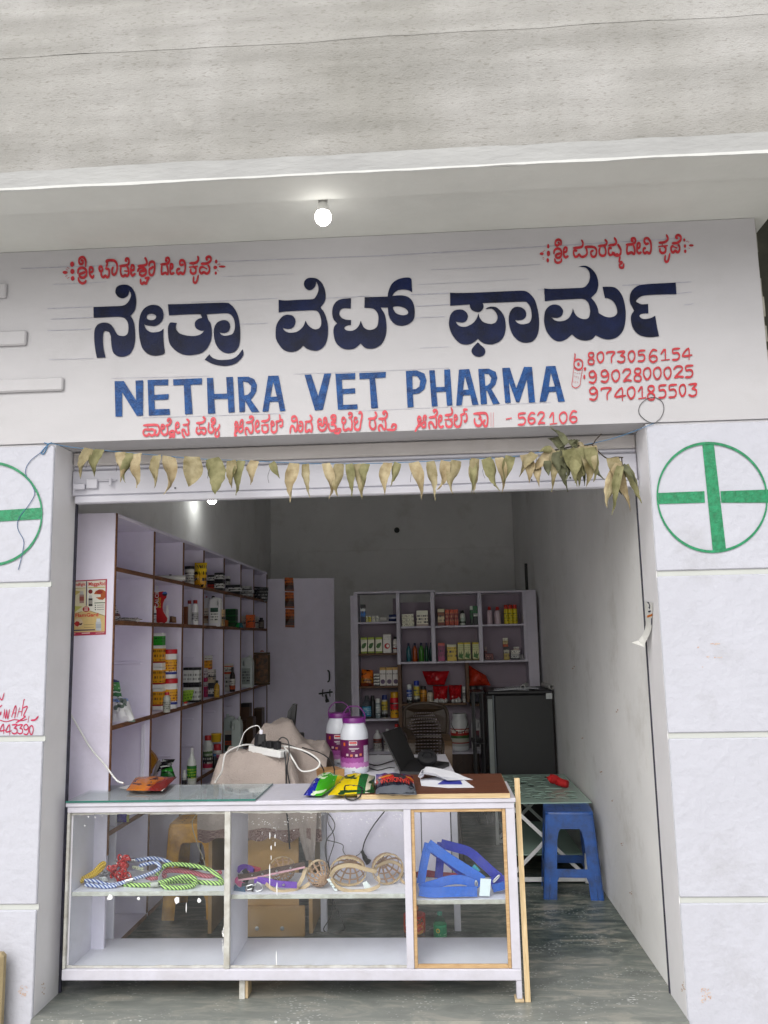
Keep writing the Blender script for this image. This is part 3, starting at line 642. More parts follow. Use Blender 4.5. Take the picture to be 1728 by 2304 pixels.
def digit_boxes(L):
    S = []
    for ch, x0, x1, y0, y1 in L:
        for s in DIG[ch]: S.append([(x0 + (x1 - x0) * u, y0 + (y1 - y0) * v) for u, v in s])
    return S
rows = [
 [('8',268,355,115,262),('0',375,465,108,240),('7',490,590,105,245),('3',610,712,98,240),('0',738,828,95,232),('5',850,945,88,228),('6',980,1095,80,238),('1',1115,1230,75,215),('5',1248,1350,65,212),('4',1370,1490,65,205)],
 [('9',275,380,328,482),('9',415,525,318,472),('0',545,650,318,462),('2',675,785,310,465),('8',805,905,298,460),('0',915,1015,290,438),('0',1032,1135,285,435),('0',1155,1250,285,430),('2',1270,1392,275,420),('5',1400,1505,262,415)],
 [('9',280,395,518,680),('7',425,550,525,678),('4',580,718,525,685),('0',728,830,515,662),('1',850,955,510,662),('8',960,1062,500,675),('5',1090,1190,490,655),('5',1208,1312,485,650),('0',1335,1420,485,632),('3',1440,1550,475,635)]]
for r in rows: strokes('painted_number', (1270, 770), 5.184, digit_boxes(r), 23, REDP)
strokes('painted_number', (910, 900), 3.95, digit_boxes([('5',1003,1080,110,225),('6',1092,1170,108,215),('2',1180,1250,105,218),('1',1283,1358,105,218),('0',1372,1450,102,210),('6',1463,1542,92,205)]), 17, PINKR)
strokes('painted_phone_symbol', (1270, 770), 5.184, [([(122,132),(124,165),(116,200)],20),([(163,195),(118,220),(116,285),(160,318),(205,295),(208,225),(163,195)],20),
 ([(108,290),(95,430),(86,490),(100,520),(135,532),(180,500),(190,430),(212,310)],9),([(118,350),(128,352)],9),([(145,362),(158,362)],9),([(172,358),(182,362)],9),
 ([(118,392),(126,406)],8),([(138,396),(144,412)],8),([(158,398),(164,424)],8),([(108,450),(114,472)],8),([(128,454),(132,476)],8),([(148,458),(156,474)],8)], 16, REDP,
 dots=[(163,255,16,22),(240,312,15,22),(232,405,12,28)])
# pencil guide lines left on the wall
LINES = MB()
for (x0, y0, x1, y1), w in (((47,604,864,575),1.6),((864,575,1530,536),1.8),((107,694,208,690),1.6),((430,680,625,671),1.3),((730,671,830,666),1.4),((925,663,1010,659),1.6),((1210,652,1230,651),1.4),((1400,642,1556,634),1.8),
   ((115,718,208,714),1.5),((330,709,372,707),1.2),((935,689,1010,685),1.4),((1490,663,1556,657),1.6),((107,744,205,740),1.4),((540,729,602,727),1.2),((935,715,1000,712),1.3),((1540,686,1560,683),1.4),
   ((120,640,240,634),1.0),((500,622,660,616),.9),((970,607,1215,595),1.0),((110,809,210,806),.9),((945,783,1010,780),.9),((250,851,470,846),.9),((660,842,1010,828),.8),((320,940,640,930),.9),((800,925,1240,905),.8),((940,640,1190,627),.8)):
    brush(LINES, [(x0, y0), ((x0 + x1) / 2, (y0 + y1) / 2 + .4), (x1, y1) ], w * .7, wall_fn(-.0015), 3, False)
obj('guide_line', LINES, mat('pencil line', (.36, .36, .44), .8, .3, 30), fascia)
# green crosses on the piers
def cross(px_ring, bars, parent):
    mb = MB(); fn = wall_fn(-.003)
    brush(mb, px_ring, 5.2, fn, 4, False)
    for lp in bars: fill([lp], fn, mb)
    return obj('green_cross', mb, GREENP, parent)
ring = [(1598 + 119 * math.cos(a) * (1.0) + (0 if math.cos(a) < 0 else 9 * math.cos(a)), 1119 + 122 * math.sin(a)) for a in [2 * math.pi * i / 28 for i in range(29)]]
ring = [(x + (y - 1119) * .035, y) for x, y in ring]
cross(ring, [[(1580,998),(1606,998),(1634,1239),(1604,1241)],[(1481,1109),(1585,1105),(1586,1131),(1482,1134)],[(1621,1105),(1738,1101),(1740,1131),(1623,1131)]], pr)
ringl = [(-22 + 116 * math.cos(a), 1156 + 115 * math.sin(a)) for a in [2 * math.pi * i / 28 for i in range(29)]]
cross(ringl, [[(-138,1153),(-40,1150),(-40,1178),(-138,1180)],[(-12,1149),(92,1142),(92,1168),(-12,1174)],[(-40,1042),(-14,1042),(-12,1272),(-38,1272)]], pl)
# the sign painter's signature
strokes('painted_signature', (0, 1500), 9.217, [[(-60,560),(-20,620),(38,690),(85,545)],[(-70,900),(-20,850),(40,800)],([(-60,1000),(0,985),(18,940)],44),
 [(62,1068),(95,885)],[(88,900),(112,1075),(140,890)],[(140,895),(158,1085),(196,888)],[(238,1045),(318,810),(332,900),(300,1068)],[(258,965),(330,955)],[(355,1035),(405,850)],([(385,935),(440,930)],26),[(442,1020),(492,705),(510,690)],
 [(478,855),(570,828),(488,1010),(525,1030),(455,1088),(330,1165)],([(-60,1100),(0,1110),(130,1140),(300,1098),(450,1120),(560,1085)],18),([(600,1030),(578,1155)],24),([(645,1112),(730,1100),(790,1030)],34)]
 + digit_boxes([('4',-10,112,1180,1400),('4',112,238,1190,1425),('3',232,365,1185,1400),('3',352,478,1190,1400),('9',475,605,1185,1420),('0',600,695,1210,1415)]), 26, mat('crimson signature paint', (.42, .012, .07), .45, .3, 40), pl, y=-.0012)
# knocks and rust stains on the piers (real chips in the paint)
STAIN = mat('rust chip', (.34, .16, .085), .9, .5, 90, grain=(.62, .55, .46))
def chips(cx, cy, rx, ry, n, parent, ax=1, val=-.0012, seed=1):
    rnd = random.Random(seed); mb = MB()
    for i in range(n):
        a = rnd.uniform(0, 6.3); q = math.sqrt(rnd.random()); x, y = cx + rx * q * math.cos(a), cy + ry * q * math.sin(a); s = rnd.uniform(.6, 2.2)
        lp = [(x + s * rnd.uniform(.5, 1) * math.cos(2 * math.pi * k / 6), y + s * rnd.uniform(.4, 1) * math.sin(2 * math.pi * k / 6)) for k in range(6)]
        mb.add([U(px, py, ax, val - i * .00002 * (1 if ax == 1 else -1)) for px, py in lp], [tuple(range(6))])
    obj('paint_chip', mb, STAIN, parent)
chips(52, 2230, 12, 13, 46, pl, seed=3); chips(1585, 2240, 15, 17, 60, pr, seed=4)
chips(97, 2224, 4, 15, 14, pl, 0, .0008, seed=5); chips(1537, 2222, 4, 14, 14, pr, 0, 2.4992, seed=6)
for sd, (x, y) in enumerate(((1352, 1740), (1378, 1800), (1310, 1660), (1400, 1900), (1345, 1905), (1420, 2010), (1290, 1500), (1390, 1600))): chips(x, y, 3, 5, 4, WR, 0, 2.5104, seed=30 + sd)
chips(1610, 1449, 12, 2, 16, pr, seed=7); chips(1594, 1478, 3, 3, 5, pr, seed=8); chips(1581, 1500, 2, 2, 3, pr, seed=9); chips(1571, 1458, 2, 3, 4, pr, seed=10); chips(1615, 1479, 9, 1.5, 9, pr, seed=11)

# ------------------------------------------------------------------ rolling shutter in its guides
SH = thing('rolling_shutter', 'raised white rolling steel shutter under the lintel of the shop', 'shutter', (1.25, .19, 2.0))
YS = .190
zt = HL - .003
zb = U(760, 1117, 1, YS).z; z1 = U(760, 1100, 1, YS).z; z2 = U(760, 1041, 1, YS).z
obj('slat', MB().bbox(.004, 2.496, YS - .012, YS + .012, z2 + .022, zt, .006), mat('dusty shutter enamel', (.50, .475, .47), .5, .1, 4, .08, 30, stretch=(1, 1, 8), smudge=.4), SH)
obj('slat', MB().bbox(.004, 2.496, YS - .004, YS + .016, z2 + .0025, z2 + .0205, .006), SHUT, SH)
obj('slat', MB().bbox(.004, 2.496, YS - .010, YS + .012, z1 + .0025, z2 - .001, .005), SHUT, SH)
obj('bottom_bar', MB().bbox(.02, 2.497, YS - .020, YS + .014, zb, z1, .005), SHUT, SH)
for x in (0.0006, 2.4942):
    obj('guide_rail', MB().box(x, x + (.010 if x < 1 else .0053), .2285, .238, .003, 2.2), mat('dark guide rail', (.03, .03, .05), .6, .6, 25, grain=(.008, .008, .015)), SH)
def pbox(x0, x1, y0, y1, Y, t): a = span(x0, x1, y0, y1, Y); return MB().bbox(a[0], a[1], Y - t, Y, a[2], a[3], .003)
obj('lock_bracket', pbox(168, 194, 1090, 1103, YS - .012, .02), SHUT, SH)
obj('lock_bracket', pbox(196, 221, 1078, 1100, YS - .012, .012), SHUT, SH)
obj('bolt', pbox(222, 264, 1079, 1083, YS - .012, .010), SHUT, SH)
obj('hasp', pbox(246, 252, 1076, 1094, YS - .0225, .008), SHUT, SH)
obj('hasp', pbox(1384, 1432, 1068, 1082, YS - .012, .015), SHUT, SH)
obj('pull_handle', MB().tube([U(766, 1068, 1, YS - .012), U(766, 1066, 1, YS - .035), U(800, 1066, 1, YS - .035), U(800, 1068, 1, YS - .012)], .004, 8), SHUT, SH)
for q in ((393, 1066), (394, 1098), (1196, 1080), (1283, 1075)):
    c = U(*q, 1, YS - .0135); obj('rivet', MB().box(c.x - .003, c.x + .003, c.y - .002, c.y + .002, c.z - .003, c.z + .003), BLACK, SH)

# ================================================================== furniture
def slab(loops, fn, t, bevel=0., mb=None, k=0):
    """flat outline with holes given a real thickness t; fn(x, y, n) places it"""
    cu = bpy.data.curves.new('slab', 'CURVE'); cu.dimensions = '2D'; cu.fill_mode = 'BOTH'; cu.extrude = max(t / 2 - bevel, 1e-5); cu.bevel_depth = bevel; cu.bevel_resolution = 0
    for lp in loops:
        if k: lp = smooth_outline(lp, k)
        sp = cu.splines.new('POLY'); sp.points.add(len(lp) - 1)
        for i, p in enumerate(lp): sp.points[i].co = (p[0], p[1], 0, 1)
        sp.use_cyclic_u = True
    o = bpy.data.objects.new('slab', cu); COL.objects.link(o); me = o.to_mesh(); mb = mb or MB()
    bm = bmesh.new(); bm.from_mesh(me); bmesh.ops.remove_doubles(bm, verts=bm.verts, dist=1e-6)
    for v in bm.verts: v.co = Vector(fn(v.co.x, v.co.y, v.co.z))
    mb.bm(bm); o.to_mesh_clear(); bpy.data.objects.remove(o); bpy.data.curves.remove(cu)
    return mb

# ------------------------------------------------------------------ pigeon-hole shelves along the side wall
XF = .121
DY = [.400, .954, 1.484, 1.934, 2.472, 3.004, 3.478, 4.040]
Z0, Z1, Z2, Z3, Z4 = 2.040, 1.784, 1.535, 1.060, .600
WS = thing('wall_shelf', 'long lavender pigeonhole shelf with brown wood edges along the side wall', 'shelf', (-.02, 2.2, 0))
XB = -.149
obj('back_panel', MB().box(XB, XB + .008, DY[0] + .019, DY[-1], .09, Z0), LAV, WS)
obj('end_panel', MB().bbox(XB, XF, DY[0], DY[0] + .018, .004, Z0, .002), LAV, WS)
obj('edge_strip', MB().bbox(XF + .0005, XF + .006, DY[0] + .001, DY[0] + .017, .5, Z0 - .002, .002), WOODB, WS)
for y in DY[1:]:
    d = obj('divider', MB().box(XB + .009, XF, y - .009, y + .009, .092, Z0 - .019), LAV, WS)
    obj('edge_strip', MB().bbox(XF + .0005, XF + .006, y - .009, y + .009, .092, Z0 - .021, .002), WOODB, d)
obj('top_board', MB().bbox(XB, XF + .004, DY[0] + .0185, DY[-1] + .009, Z0 - .018, Z0, .003), LAV, WS)
for z in (Z1, Z2, Z3, Z4, .09):
    for a, b in zip(DY, DY[1:]):
        s = obj('shelf_board', MB().box(XB + .009, XF, a + (.0185 if a == DY[0] else .0095), b - .0095, z - .018, z), LAV, WS)
        obj('edge_strip', MB().bbox(XF + .0005, XF + .0065, a + .0185, b - .0095, z - .020, z + .001, .002), WOODB, s)
# small cleats left for middle shelves
for i, (a, b) in enumerate(zip(DY, DY[1:])):
    for z, ok in ((1.335, True), (.79, i in (1, 2, 3, 6)), (.955, i in (2, 3, 4))):
        if ok: obj('cleat', MB().bbox(XB + .009, XF - .05, b - .021, b - .0095, z - .012, z, .002), LAV, WS)
c0 = obj('cable_trunking', MB().bbox(XF - .042, XF - .022, DY[1] - .020, DY[1] - .0095, .61, 1.02, .002), WHITEP, WS)

# ------------------------------------------------------------------ glass fronted counter
CT = thing('display_counter', 'white wooden shop counter with three glass fronted display bays', 'counter', (.97, .34, 0))
CW = mat('counter paint', (.52, .515, .59), .42, .10, 7, .25, 35, grain=(.48, .47, .52), smudge=.3)
CIN = mat('counter paint brightened inside', (.76, .75, .82), .45, .06, 7, .1, 40, smudge=.2)  # lighter copy of the counter paint, offsetting dim light inside; desk top too
CWORN = mat('worn counter edge', (.48, .49, .47), .6, .3, 16, .5, 40, grain=(.32, .30, .26))
TRIM = mat('raw pine trim', (.46, .315, .165), .65, .25, 10, .2, 50, stretch=(2, 2, 14), grain=(.36, .22, .10))
CX0, CX1, CY0, CY1, CZB, CZT = .046, 1.905, .150, .530, .080, .775
XP = [(.712, .736), (1.452, 1.482)]
obj('counter_top', MB().bbox(CX0 - .006, CX1 + .006, CY0 - .006, CY1 + .02, CZT - .018, CZT, .003), CW, CT)
obj('top_rail', MB().bbox(CX0, CX1, CY0, CY0 + .020, .733, CZT - .0185, .002), CW, CT)
obj('top_rail', MB().bbox(CX0, CX1, CY1 - .02, CY1, .733, CZT - .0185, .002), CW, CT)
obj('bottom_rail', MB().bbox(CX0, CX1, CY0 - .002, CY0 + .020, CZB, .122, .003), CW, CT)
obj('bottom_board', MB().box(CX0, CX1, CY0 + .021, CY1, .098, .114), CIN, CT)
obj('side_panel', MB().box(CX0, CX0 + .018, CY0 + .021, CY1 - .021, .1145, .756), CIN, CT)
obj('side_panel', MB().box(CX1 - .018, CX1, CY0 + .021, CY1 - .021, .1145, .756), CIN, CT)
for a, b in XP:
    obj('post', MB().bbox(a, b, CY0 + .001, CY0 + .0205, .1225, .7325, .002), CW if a > 1 else CWORN, CT)
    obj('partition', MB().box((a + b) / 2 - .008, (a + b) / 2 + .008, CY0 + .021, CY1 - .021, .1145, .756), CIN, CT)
obj('post', MB().bbox(CX1 - .036, CX1, CY0 + .001, CY0 + .0205, .1225, .7325, .002), CW, CT)
obj('post', MB().bbox(CX0, CX0 + .012, CY0 + .001, CY0 + .0205, .1225, .7325, .002), CWORN, CT)
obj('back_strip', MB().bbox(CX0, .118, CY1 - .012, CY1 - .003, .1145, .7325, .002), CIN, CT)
SHZ = [(CX0 + .0185, .715, .412), (.733, 1.4585, .398), (1.4755, CX1 - .0185, .374)]
for a, b, z in SHZ:
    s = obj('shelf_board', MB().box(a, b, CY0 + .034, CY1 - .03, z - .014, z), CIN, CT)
    obj('shelf_edge', MB().bbox(a, b, CY0 + .0275, CY0 + .0335, z - .017, z + .0005, .002), CWORN, s)
GL = glass('counter glass', (.95, .97, .97), dust=.02)
for a, b in ((CX0 + .0125, .7115), (.7365, 1.4515), (1.4825, CX1 - .0365)):
    obj('glass_pane', MB().box(a, b, CY0 + .0215, CY0 + .0255, .1225, .7325), GL, CT)
a, b = 1.4825, CX1 - .0365
for q in ((a, a + .014, .1225, .7325), (b - .014, b, .1225, .7325), (a + .0145, b - .0145, .1225, .137), (a + .0145, b - .0145, .720, .7325)):
    obj('glazing_bead', MB().bbox(q[0], q[1], CY0 + .006, CY0 + .021, q[2], q[3], .002), TRIM, CT)
for a, b in ((CX0 + .0125, .7115), (.7365, 1.4515)):
    obj('putty_line', wavy_strip(CY0 + .014, CY0 + .021, .7225, .7322, .0016, .0002, a, b, 60), CWORN, CT)
    obj('putty_line', wavy_strip(CY0 + .014, CY0 + .021, .1228, .131, .0002, .001, a, b, 60), CWORN, CT)
# blobs and runs of paint stuck on the glass
BLOB = mat('spilt white paint', (.82, .83, .84), .45, .05, 30); blob = MB(); rnd = random.Random(5)
def fleck(px, py, sx, sy):
    c = U(px, py, 1, CY0 + .0208); kx = sx * 3.6 / FPX; kz = sy * 3.6 / FPX
    n = 7; pts = [(c.x + kx * rnd.uniform(.6, 1.1) * math.cos(6.283 * i / n), c.y, c.z + kz * rnd.uniform(.6, 1.1) * math.sin(6.283 * i / n)) for i in range(n)]
    blob.add(pts + [(c.x, c.y - .0015, c.z)], [(i, (i + 1) % n, n) for i in range(n)])
for px, py, s in ((247, 2020, 7), (312, 2022, 4), (398, 2026, 7), (448, 2026, 6), (226, 1832, 2), (154, 1838, 2), (199, 1838, 2), (160, 1838, 2), (214, 1839, 1.6), (190, 1858, 1.6), (230, 1836, 1.6)): fleck(px, py, s, s)
for px, py, h in ((607, 1880, 8), (619, 1882, 4.5), (610, 1907, 6), (619, 1900, 6), (610, 1930, 6), (607, 1968, 31), (623, 2001, 17), (622, 2166, 32), (419, 2042, 12)): fleck(px, py, 1.3, h)
for i in range(150):
    u = rnd.random(); x = 548 + 360 * u
    y = 1845 + 22 * math.sin(u * 9) * .3 + (-14 * max(0, u - .3)) + rnd.gauss(0, 5) if rnd.random() < .7 else rnd.uniform(1830, 1900)
    s = rnd.uniform(.35, 1.0); fleck(x, y, s * rnd.uniform(1, 2.2), s)
for i in range(90): fleck(rnd.uniform(500, 512), rnd.uniform(2080, 2150), rnd.uniform(.6, 1.4), rnd.uniform(.6, 3))
o = obj('paint_fleck', blob, BLOB, CT); o['kind'] = 'stuff'
LEGW = mat('raw offcut', (.50, .40, .26), .7, .2, 14, grain=(.40, .29, .16))
obj('leg', MB().bbox(CX1 - .022, CX1, CY0 + .001, CY0 + .04, .012, CZB - .0005, .002), CW, CT)
obj('foot_pad', MB().bbox(CX1 - .030, CX1 + .006, CY0 - .004, CY0 + .05, .0005, .0115, .002), LEGW, CT)
for x, y in ((.772, CY0 + .03), (CX0 + .01, CY1 - .09), (CX1 - .05, CY1 - .09)):
    lg = obj('leg', MB().bbox(x, x + .034, y, y + .07, .0005, CZB + .0175, .002), LEGW, CT)
    if y < .2: obj('leg_face', MB().bbox(x - .001, x + .022, y - .006, y - .0005, .0005, CZB + .016, .001), CWORN, lg)

# loose sheets on top of the counter
PANE = glass('green float glass', (.95, .985, .97), dust=.05, gloss=.1)
GEDGE = mat('green glass edge', (.02, .15, .12), .15, .2, 10)
g = thing('glass_sheet', 'loose green edged sheet of glass lying on the counter', 'glass sheet', (.4, .33, CZT))
obj('sheet', MB().box(.042, .842, CY0 - .008, .525, CZT + .001, CZT + .008), PANE, g)
e = MB().box(.042, .842, CY0 - .0105, CY0 - .0085, CZT + .001, CZT + .008)
obj('polished_edge', e, GEDGE, g); obj('polished_edge', MB().box(.8422, .844, CY0 - .008, .525, CZT + .001, CZT + .008), GEDGE, g)
p = thing('plywood_board', 'brown faced plywood board lying on the end of the counter', 'board', (1.6, .38, CZT))
PLYE = mat('plywood edge', (.60, .47, .28), .7, .2, 6, .3, 90, stretch=(1, 1, 40), grain=(.38, .25, .12))
PLYF = mat('red brown veneer', (.125, .040, .018), .45, .3, 9, .1, 60, stretch=(1.2, 9, 1), grain=(.06, .02, .011))
ply = [(1.265, .146), (1.888, .140), (1.893, .63), (1.40, .63)]
obj('core', MB().prism(ply, lambda x, y: (x, y, CZT + .001), (0, 0, .018)), PLYE, p)
obj('veneer', MB().prism([(x + (.002 if x < 1.5 else -.002), y + (.002 if y < .4 else -.002)) for x, y in ply], lambda x, y: (x, y, CZT + .0195), (0, 0, .0015)), PLYF, p)
# a strip of plywood leaning on the end of the counter
st = thing('plywood_strip', 'long raw plywood strip leaning upright on the end of the counter', 'strip', (1.92, .17, 0))
a0, a1 = Vector((1.9255, .150, .001)), Vector((1.9250, .205, .842))
mb = MB(); vs = [a + Vector((dx, dy, 0)) for a in (a0, a1) for dx, dy in ((-.0105, 0), (.0105, 0), (.0105, .012), (-.0105, .012))]
mb.add(vs, [(0, 1, 2, 3), (7, 6, 5, 4), (0, 4, 5, 1), (1, 5, 6, 2), (2, 6, 7, 3), (3, 7, 4, 0)])
obj('strip', mb, mat('pale plywood edge', (.62, .50, .31), .7, .2, 10, .3, 90, stretch=(40, 1, 1), grain=(.44, .30, .14)), st)

# ------------------------------------------------------------------ stools
def stool(label, cx, cy, rot, h, wt, wb, m, group):
    T_ = thing('plastic_stool', label, 'stool', (cx, cy, 0), group)
    cr, sr = math.cos(rot), math.sin(rot)
    def W(x, y, z): return Vector((cx + x * cr - y * sr, cy + x * sr + y * cr, z))
    n = 8; out = []
    for qx, qy, a0 in ((1, 1, 0), (-1, 1, 90), (-1, -1, 180), (1, -1, 270)):
        for i in range(5):
            a = rad(a0 + 22.5 * i); out.append((qx * (wt - .03) + .03 * math.cos(a), qy * (wt - .03) + .03 * math.sin(a)))
    mb = MB(); N = len(out); vs = []
    for z, s in ((h - .020, 1.0), (h - .008, 1.0), (h - .002, .965), (h, .90), (h - .003, .80)): vs += [W(x * s, y * s, z) for x, y in out]
    fs = [(i * N + k, i * N + (k + 1) % N, (i + 1) * N + (k + 1) % N, (i + 1) * N + k) for i in range(4) for k in range(N)]
    fs += [tuple(range(N))[::-1], tuple(4 * N + k for k in range(N))]
    mb.add(vs, fs, True); seat = obj('seat', mb, m, T_)
    dots = MB()
    for i in range(4):
        for j in range(4):
            x, y = (i - 1.5) * .045, (j - 1.5) * .045; c = W(x, y, h - .0025)
            dots.box(c.x - .004, c.x + .004, c.y - .004, c.y + .004, h - .0045, h - .0022)
    o = obj('vent_hole', dots, BLACK, seat); o['kind'] = 'stuff'
    hb = h - .0205
    for k in range(4):
        ca, sa = math.cos(k * math.pi / 2), math.sin(k * math.pi / 2)
        def side(s, y, nn):
            w = wb + (wt - .004 - wb) * y / hb
            x, yy = s * w, -w + nn
            return W(x * ca - yy * sa, x * sa + yy * ca, y)
        L = .80
        loops = [[(-L, 0), (-.56, 0), (-.54, .09 * h / .45), (-.48, .112 * h / .45), (.48, .112 * h / .45), (.54, .09 * h / .45), (.56, 0), (L, 0), (L, hb), (-L, hb)],
                 [(-.55, .155 * h / .45), (.55, .155 * h / .45), (.52, .30 * h / .45), (.46, .345 * h / .45), (.38, .36 * h / .45), (-.38, .36 * h / .45), (-.46, .345 * h / .45), (-.52, .30 * h / .45)]]
        obj('side_panel', slab(loops, side, .004), m, T_)
        # rounded corner leg
        lv, lf = [], []; prof = [(-.030, .004), (-.030, -.002), (-.012, -.004), (-.002, -.001), (.004, .012), (.002, .030), (-.004, .030), (-.008, .010), (-.014, .006)]
        for y in (0.0, hb):
            w = wb + (wt - .004 - wb) * y / hb
            for px, py in prof:
                x, yy = w + px, -w + py
                lv.append(W(x * ca - yy * sa, x * sa + yy * ca, y + .0005))
        q = len(prof); lf = [(i, (i + 1) % q, q + (i + 1) % q, q + i) for i in range(q)] + [tuple(range(q)), tuple(q + i for i in range(q))[::-1]]
        obj('leg', MB().add(lv, lf, True), m, T_)
    return T_
BLUEP = mat('scuffed blue plastic', (.012, .075, .30), .42, .25, 14, .12, 50, grain=(.02, .04, .11))
YELP = mat('grimy yellow plastic', (.74, .38, .025), .5, .35, 8, .15, 30, grain=(.30, .13, .02))
stool('blue plastic stool standing by the bare side wall', 2.334, 1.598, rad(-5), .455, .133, .160, BLUEP, 'plastic stools')
stool('dirty mustard yellow plastic stool seen behind the counter', .285, 1.285, rad(3), .475, .130, .150, YELP, 'plastic stools')

# ------------------------------------------------------------------ low table with patterned glass
LT = thing('low_table', 'low table with green patterned glass top and white crossed legs', 'table', (2.24, 2.2, 0))
TW = mat('white table enamel', (.62, .63, .63), .4, .08, 12)
TX0, TX1, TY0, TY1, TZ = 1.965, 2.492, 1.705, 2.72, .46
rnd = random.Random(11); holes = []
def clash(x, y, r): return any(math.hypot(x - a, (y - b) * .8) < r + c for a, b, c in holes)
H = []
for i in range(900):
    x, y = rnd.uniform(TX0 + .06, TX1 - .06), rnd.uniform(TY0 + .13, TY1 - .08); r1, r2 = rnd.uniform(.032, .062), rnd.uniform(.015, .032)
    if clash(x, y, r1 * .72): continue
    holes.append((x, y, r1 * .72)); th = rnd.uniform(0, 3.14); k1 = rnd.uniform(-.3, .3)
    H.append([(x + (r1 * math.cos(t) * math.cos(th) - r2 * (1 + k1 * math.cos(t)) * math.sin(t) * math.sin(th)), y + (r1 * math.cos(t) * math.sin(th) + r2 * (1 + k1 * math.cos(t)) * math.sin(t) * math.cos(th))) for t in [6.2832 * i / 12 for i in range(12)]])
top = slab([[(TX0, TY0), (TX1, TY0), (TX1, TY1), (TX0, TY1)]] + H, lambda x, y, n: (x, y, TZ - .003 + n), .006)
obj('glass_top', top, mat('frosted green glass', (.30, .42, .36), .22, .06, 6, spec=.6), LT)
obj('clear_sheet', MB().box(TX0 + .002, TX1 - .002, TY0 + .002, TY1 - .002, TZ - .0105, TZ - .0065), glass('table glass', (.55, .65, .60), dust=.02), LT)
for x in (TX0 + .03, TX1 - .055):
    for y in (TY0 + .03, TY1 - .06):
        obj('leg', MB().bbox(x, x + .022, y, y + .022, .001, TZ - .012, .003), TW, LT)
for y in (TY0 + .036, TY1 - .054):
    for (xa, za), (xb, zb_) in (((TX0 + .055, .05), (TX1 - .06, TZ - .02)), ((TX0 + .055, TZ - .02), (TX1 - .06, .05))):
        dy = 0 if zb_ > za else .0105
        obj('cross_brace', MB().prism([(xa, za - .014), (xb, zb_ - .014), (xb, zb_ + .014), (xa, za + .014)], lambda x, z, y=y + dy: (x, y, z), (0, .010, 0)), TW, LT)
    obj('floor_bar', MB().bbox(TX0 + .053, TX1 - .056, y - .004, y + .012, .012, .036, .002), TW, LT)
obj('lower_shelf', MB().box(TX0 + .053, TX1 - .056, TY0 + .07, TY1 - .07, .15, .156), mat('frosted green shelf', (.28, .40, .34), .3, .06, 6), LT)

# ------------------------------------------------------------------ fridge against the side wall, opening sideways
FR = thing('fridge', 'small charcoal fridge side on beyond the patterned glass table', 'fridge', (2.26, 3.3, 0))
FG = mat('charcoal fridge enamel', (.022, .023, .024), .5, .1, 5, .05, 60)
FX0, FX1, FY0, FY1, FZ = 2.050, 2.494, 3.10, 3.62, .985
obj('cabinet', MB().bbox(FX0, FX1, FY0, FY1, .03, FZ, .01), FG, FR)
obj('top_cap', MB().bbox(FX0 - .05, FX1 + .003, FY0 - .006, FY1, FZ + .001, FZ + .03, .008), BLACK, FR)
obj('gasket', MB().box(FX0 - .010, FX0 - .001, FY0 + .012, FY1 - .01, .04, FZ), mat('grey gasket', (.16, .18, .20), .6, .1, 9), FR)
dr = obj('door', MB().bbox(FX0 - .056, FX0 - .0105, FY0 + .004, FY1 - .004, .04, FZ, .006), FG, FR)
obj('edge_trim', MB().bbox(FX0 - .050, FX0 - .014, FY0 - .001, FY0 + .0035, .18, FZ - .03, .002), mat('dull green grey trim', (.25, .28, .27), .4, .1, 9), dr)
for x in (FX0 + .03, FX1 - .05): obj('foot', MB().box(x, x + .03, FY0 + .03, FY0 + .06, .001, .0295), BLACK, FR)
t0 = U(1228, 1558, 1, FY0 - .0015); obj('sticker', MB().box(t0.x, t0.x + .046, FY0 - .0035, FY0 - .0005, t0.z - .048, t0.z), mat('pale sticker', (.55, .58, .58), .5, .1, 80), FR)

# ------------------------------------------------------------------ shelf unit standing across the room
YB = 3.75
RS = thing('rear_shelf', 'open lavender shelf unit of medicine cubbies standing across the back of the shop', 'shelf', (1.7, 3.9, 0))
def rx(px, py=1450): return U(px, py, 1, YB).x
def rz(py, px=950): return U(px, py, 1, YB).z
RD = .24
xl0, xl1 = rx(797), rx(806); xa0, xa1 = rx(893), rx(901); xb0, xb1 = rx(971), rx(980); xc0, xc1 = rx(1078), rx(1087); xr0, xr1 = rx(1180), 2.484
zT = rz(1328)
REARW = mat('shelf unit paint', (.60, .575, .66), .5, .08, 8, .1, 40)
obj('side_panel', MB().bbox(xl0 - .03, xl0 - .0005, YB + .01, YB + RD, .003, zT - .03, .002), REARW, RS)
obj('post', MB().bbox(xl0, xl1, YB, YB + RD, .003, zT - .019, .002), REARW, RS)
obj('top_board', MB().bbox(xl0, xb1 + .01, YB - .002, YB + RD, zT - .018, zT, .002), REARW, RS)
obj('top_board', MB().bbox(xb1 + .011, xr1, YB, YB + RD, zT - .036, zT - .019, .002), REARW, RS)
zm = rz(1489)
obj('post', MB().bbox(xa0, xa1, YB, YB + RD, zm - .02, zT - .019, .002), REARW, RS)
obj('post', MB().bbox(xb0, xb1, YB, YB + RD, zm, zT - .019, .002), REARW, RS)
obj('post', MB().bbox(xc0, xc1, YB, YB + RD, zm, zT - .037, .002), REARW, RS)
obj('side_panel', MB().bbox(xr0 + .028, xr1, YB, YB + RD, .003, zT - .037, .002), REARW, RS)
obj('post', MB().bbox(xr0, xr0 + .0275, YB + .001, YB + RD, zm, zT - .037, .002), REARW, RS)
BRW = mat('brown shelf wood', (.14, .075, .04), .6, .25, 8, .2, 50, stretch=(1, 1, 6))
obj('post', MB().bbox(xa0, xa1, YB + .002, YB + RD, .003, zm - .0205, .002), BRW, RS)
obj('post', MB().bbox(rx(1046), rx(1053), YB + .002, YB + RD, rz(1582), zm - .0165, .002), BRW, RS)
RZ = {}
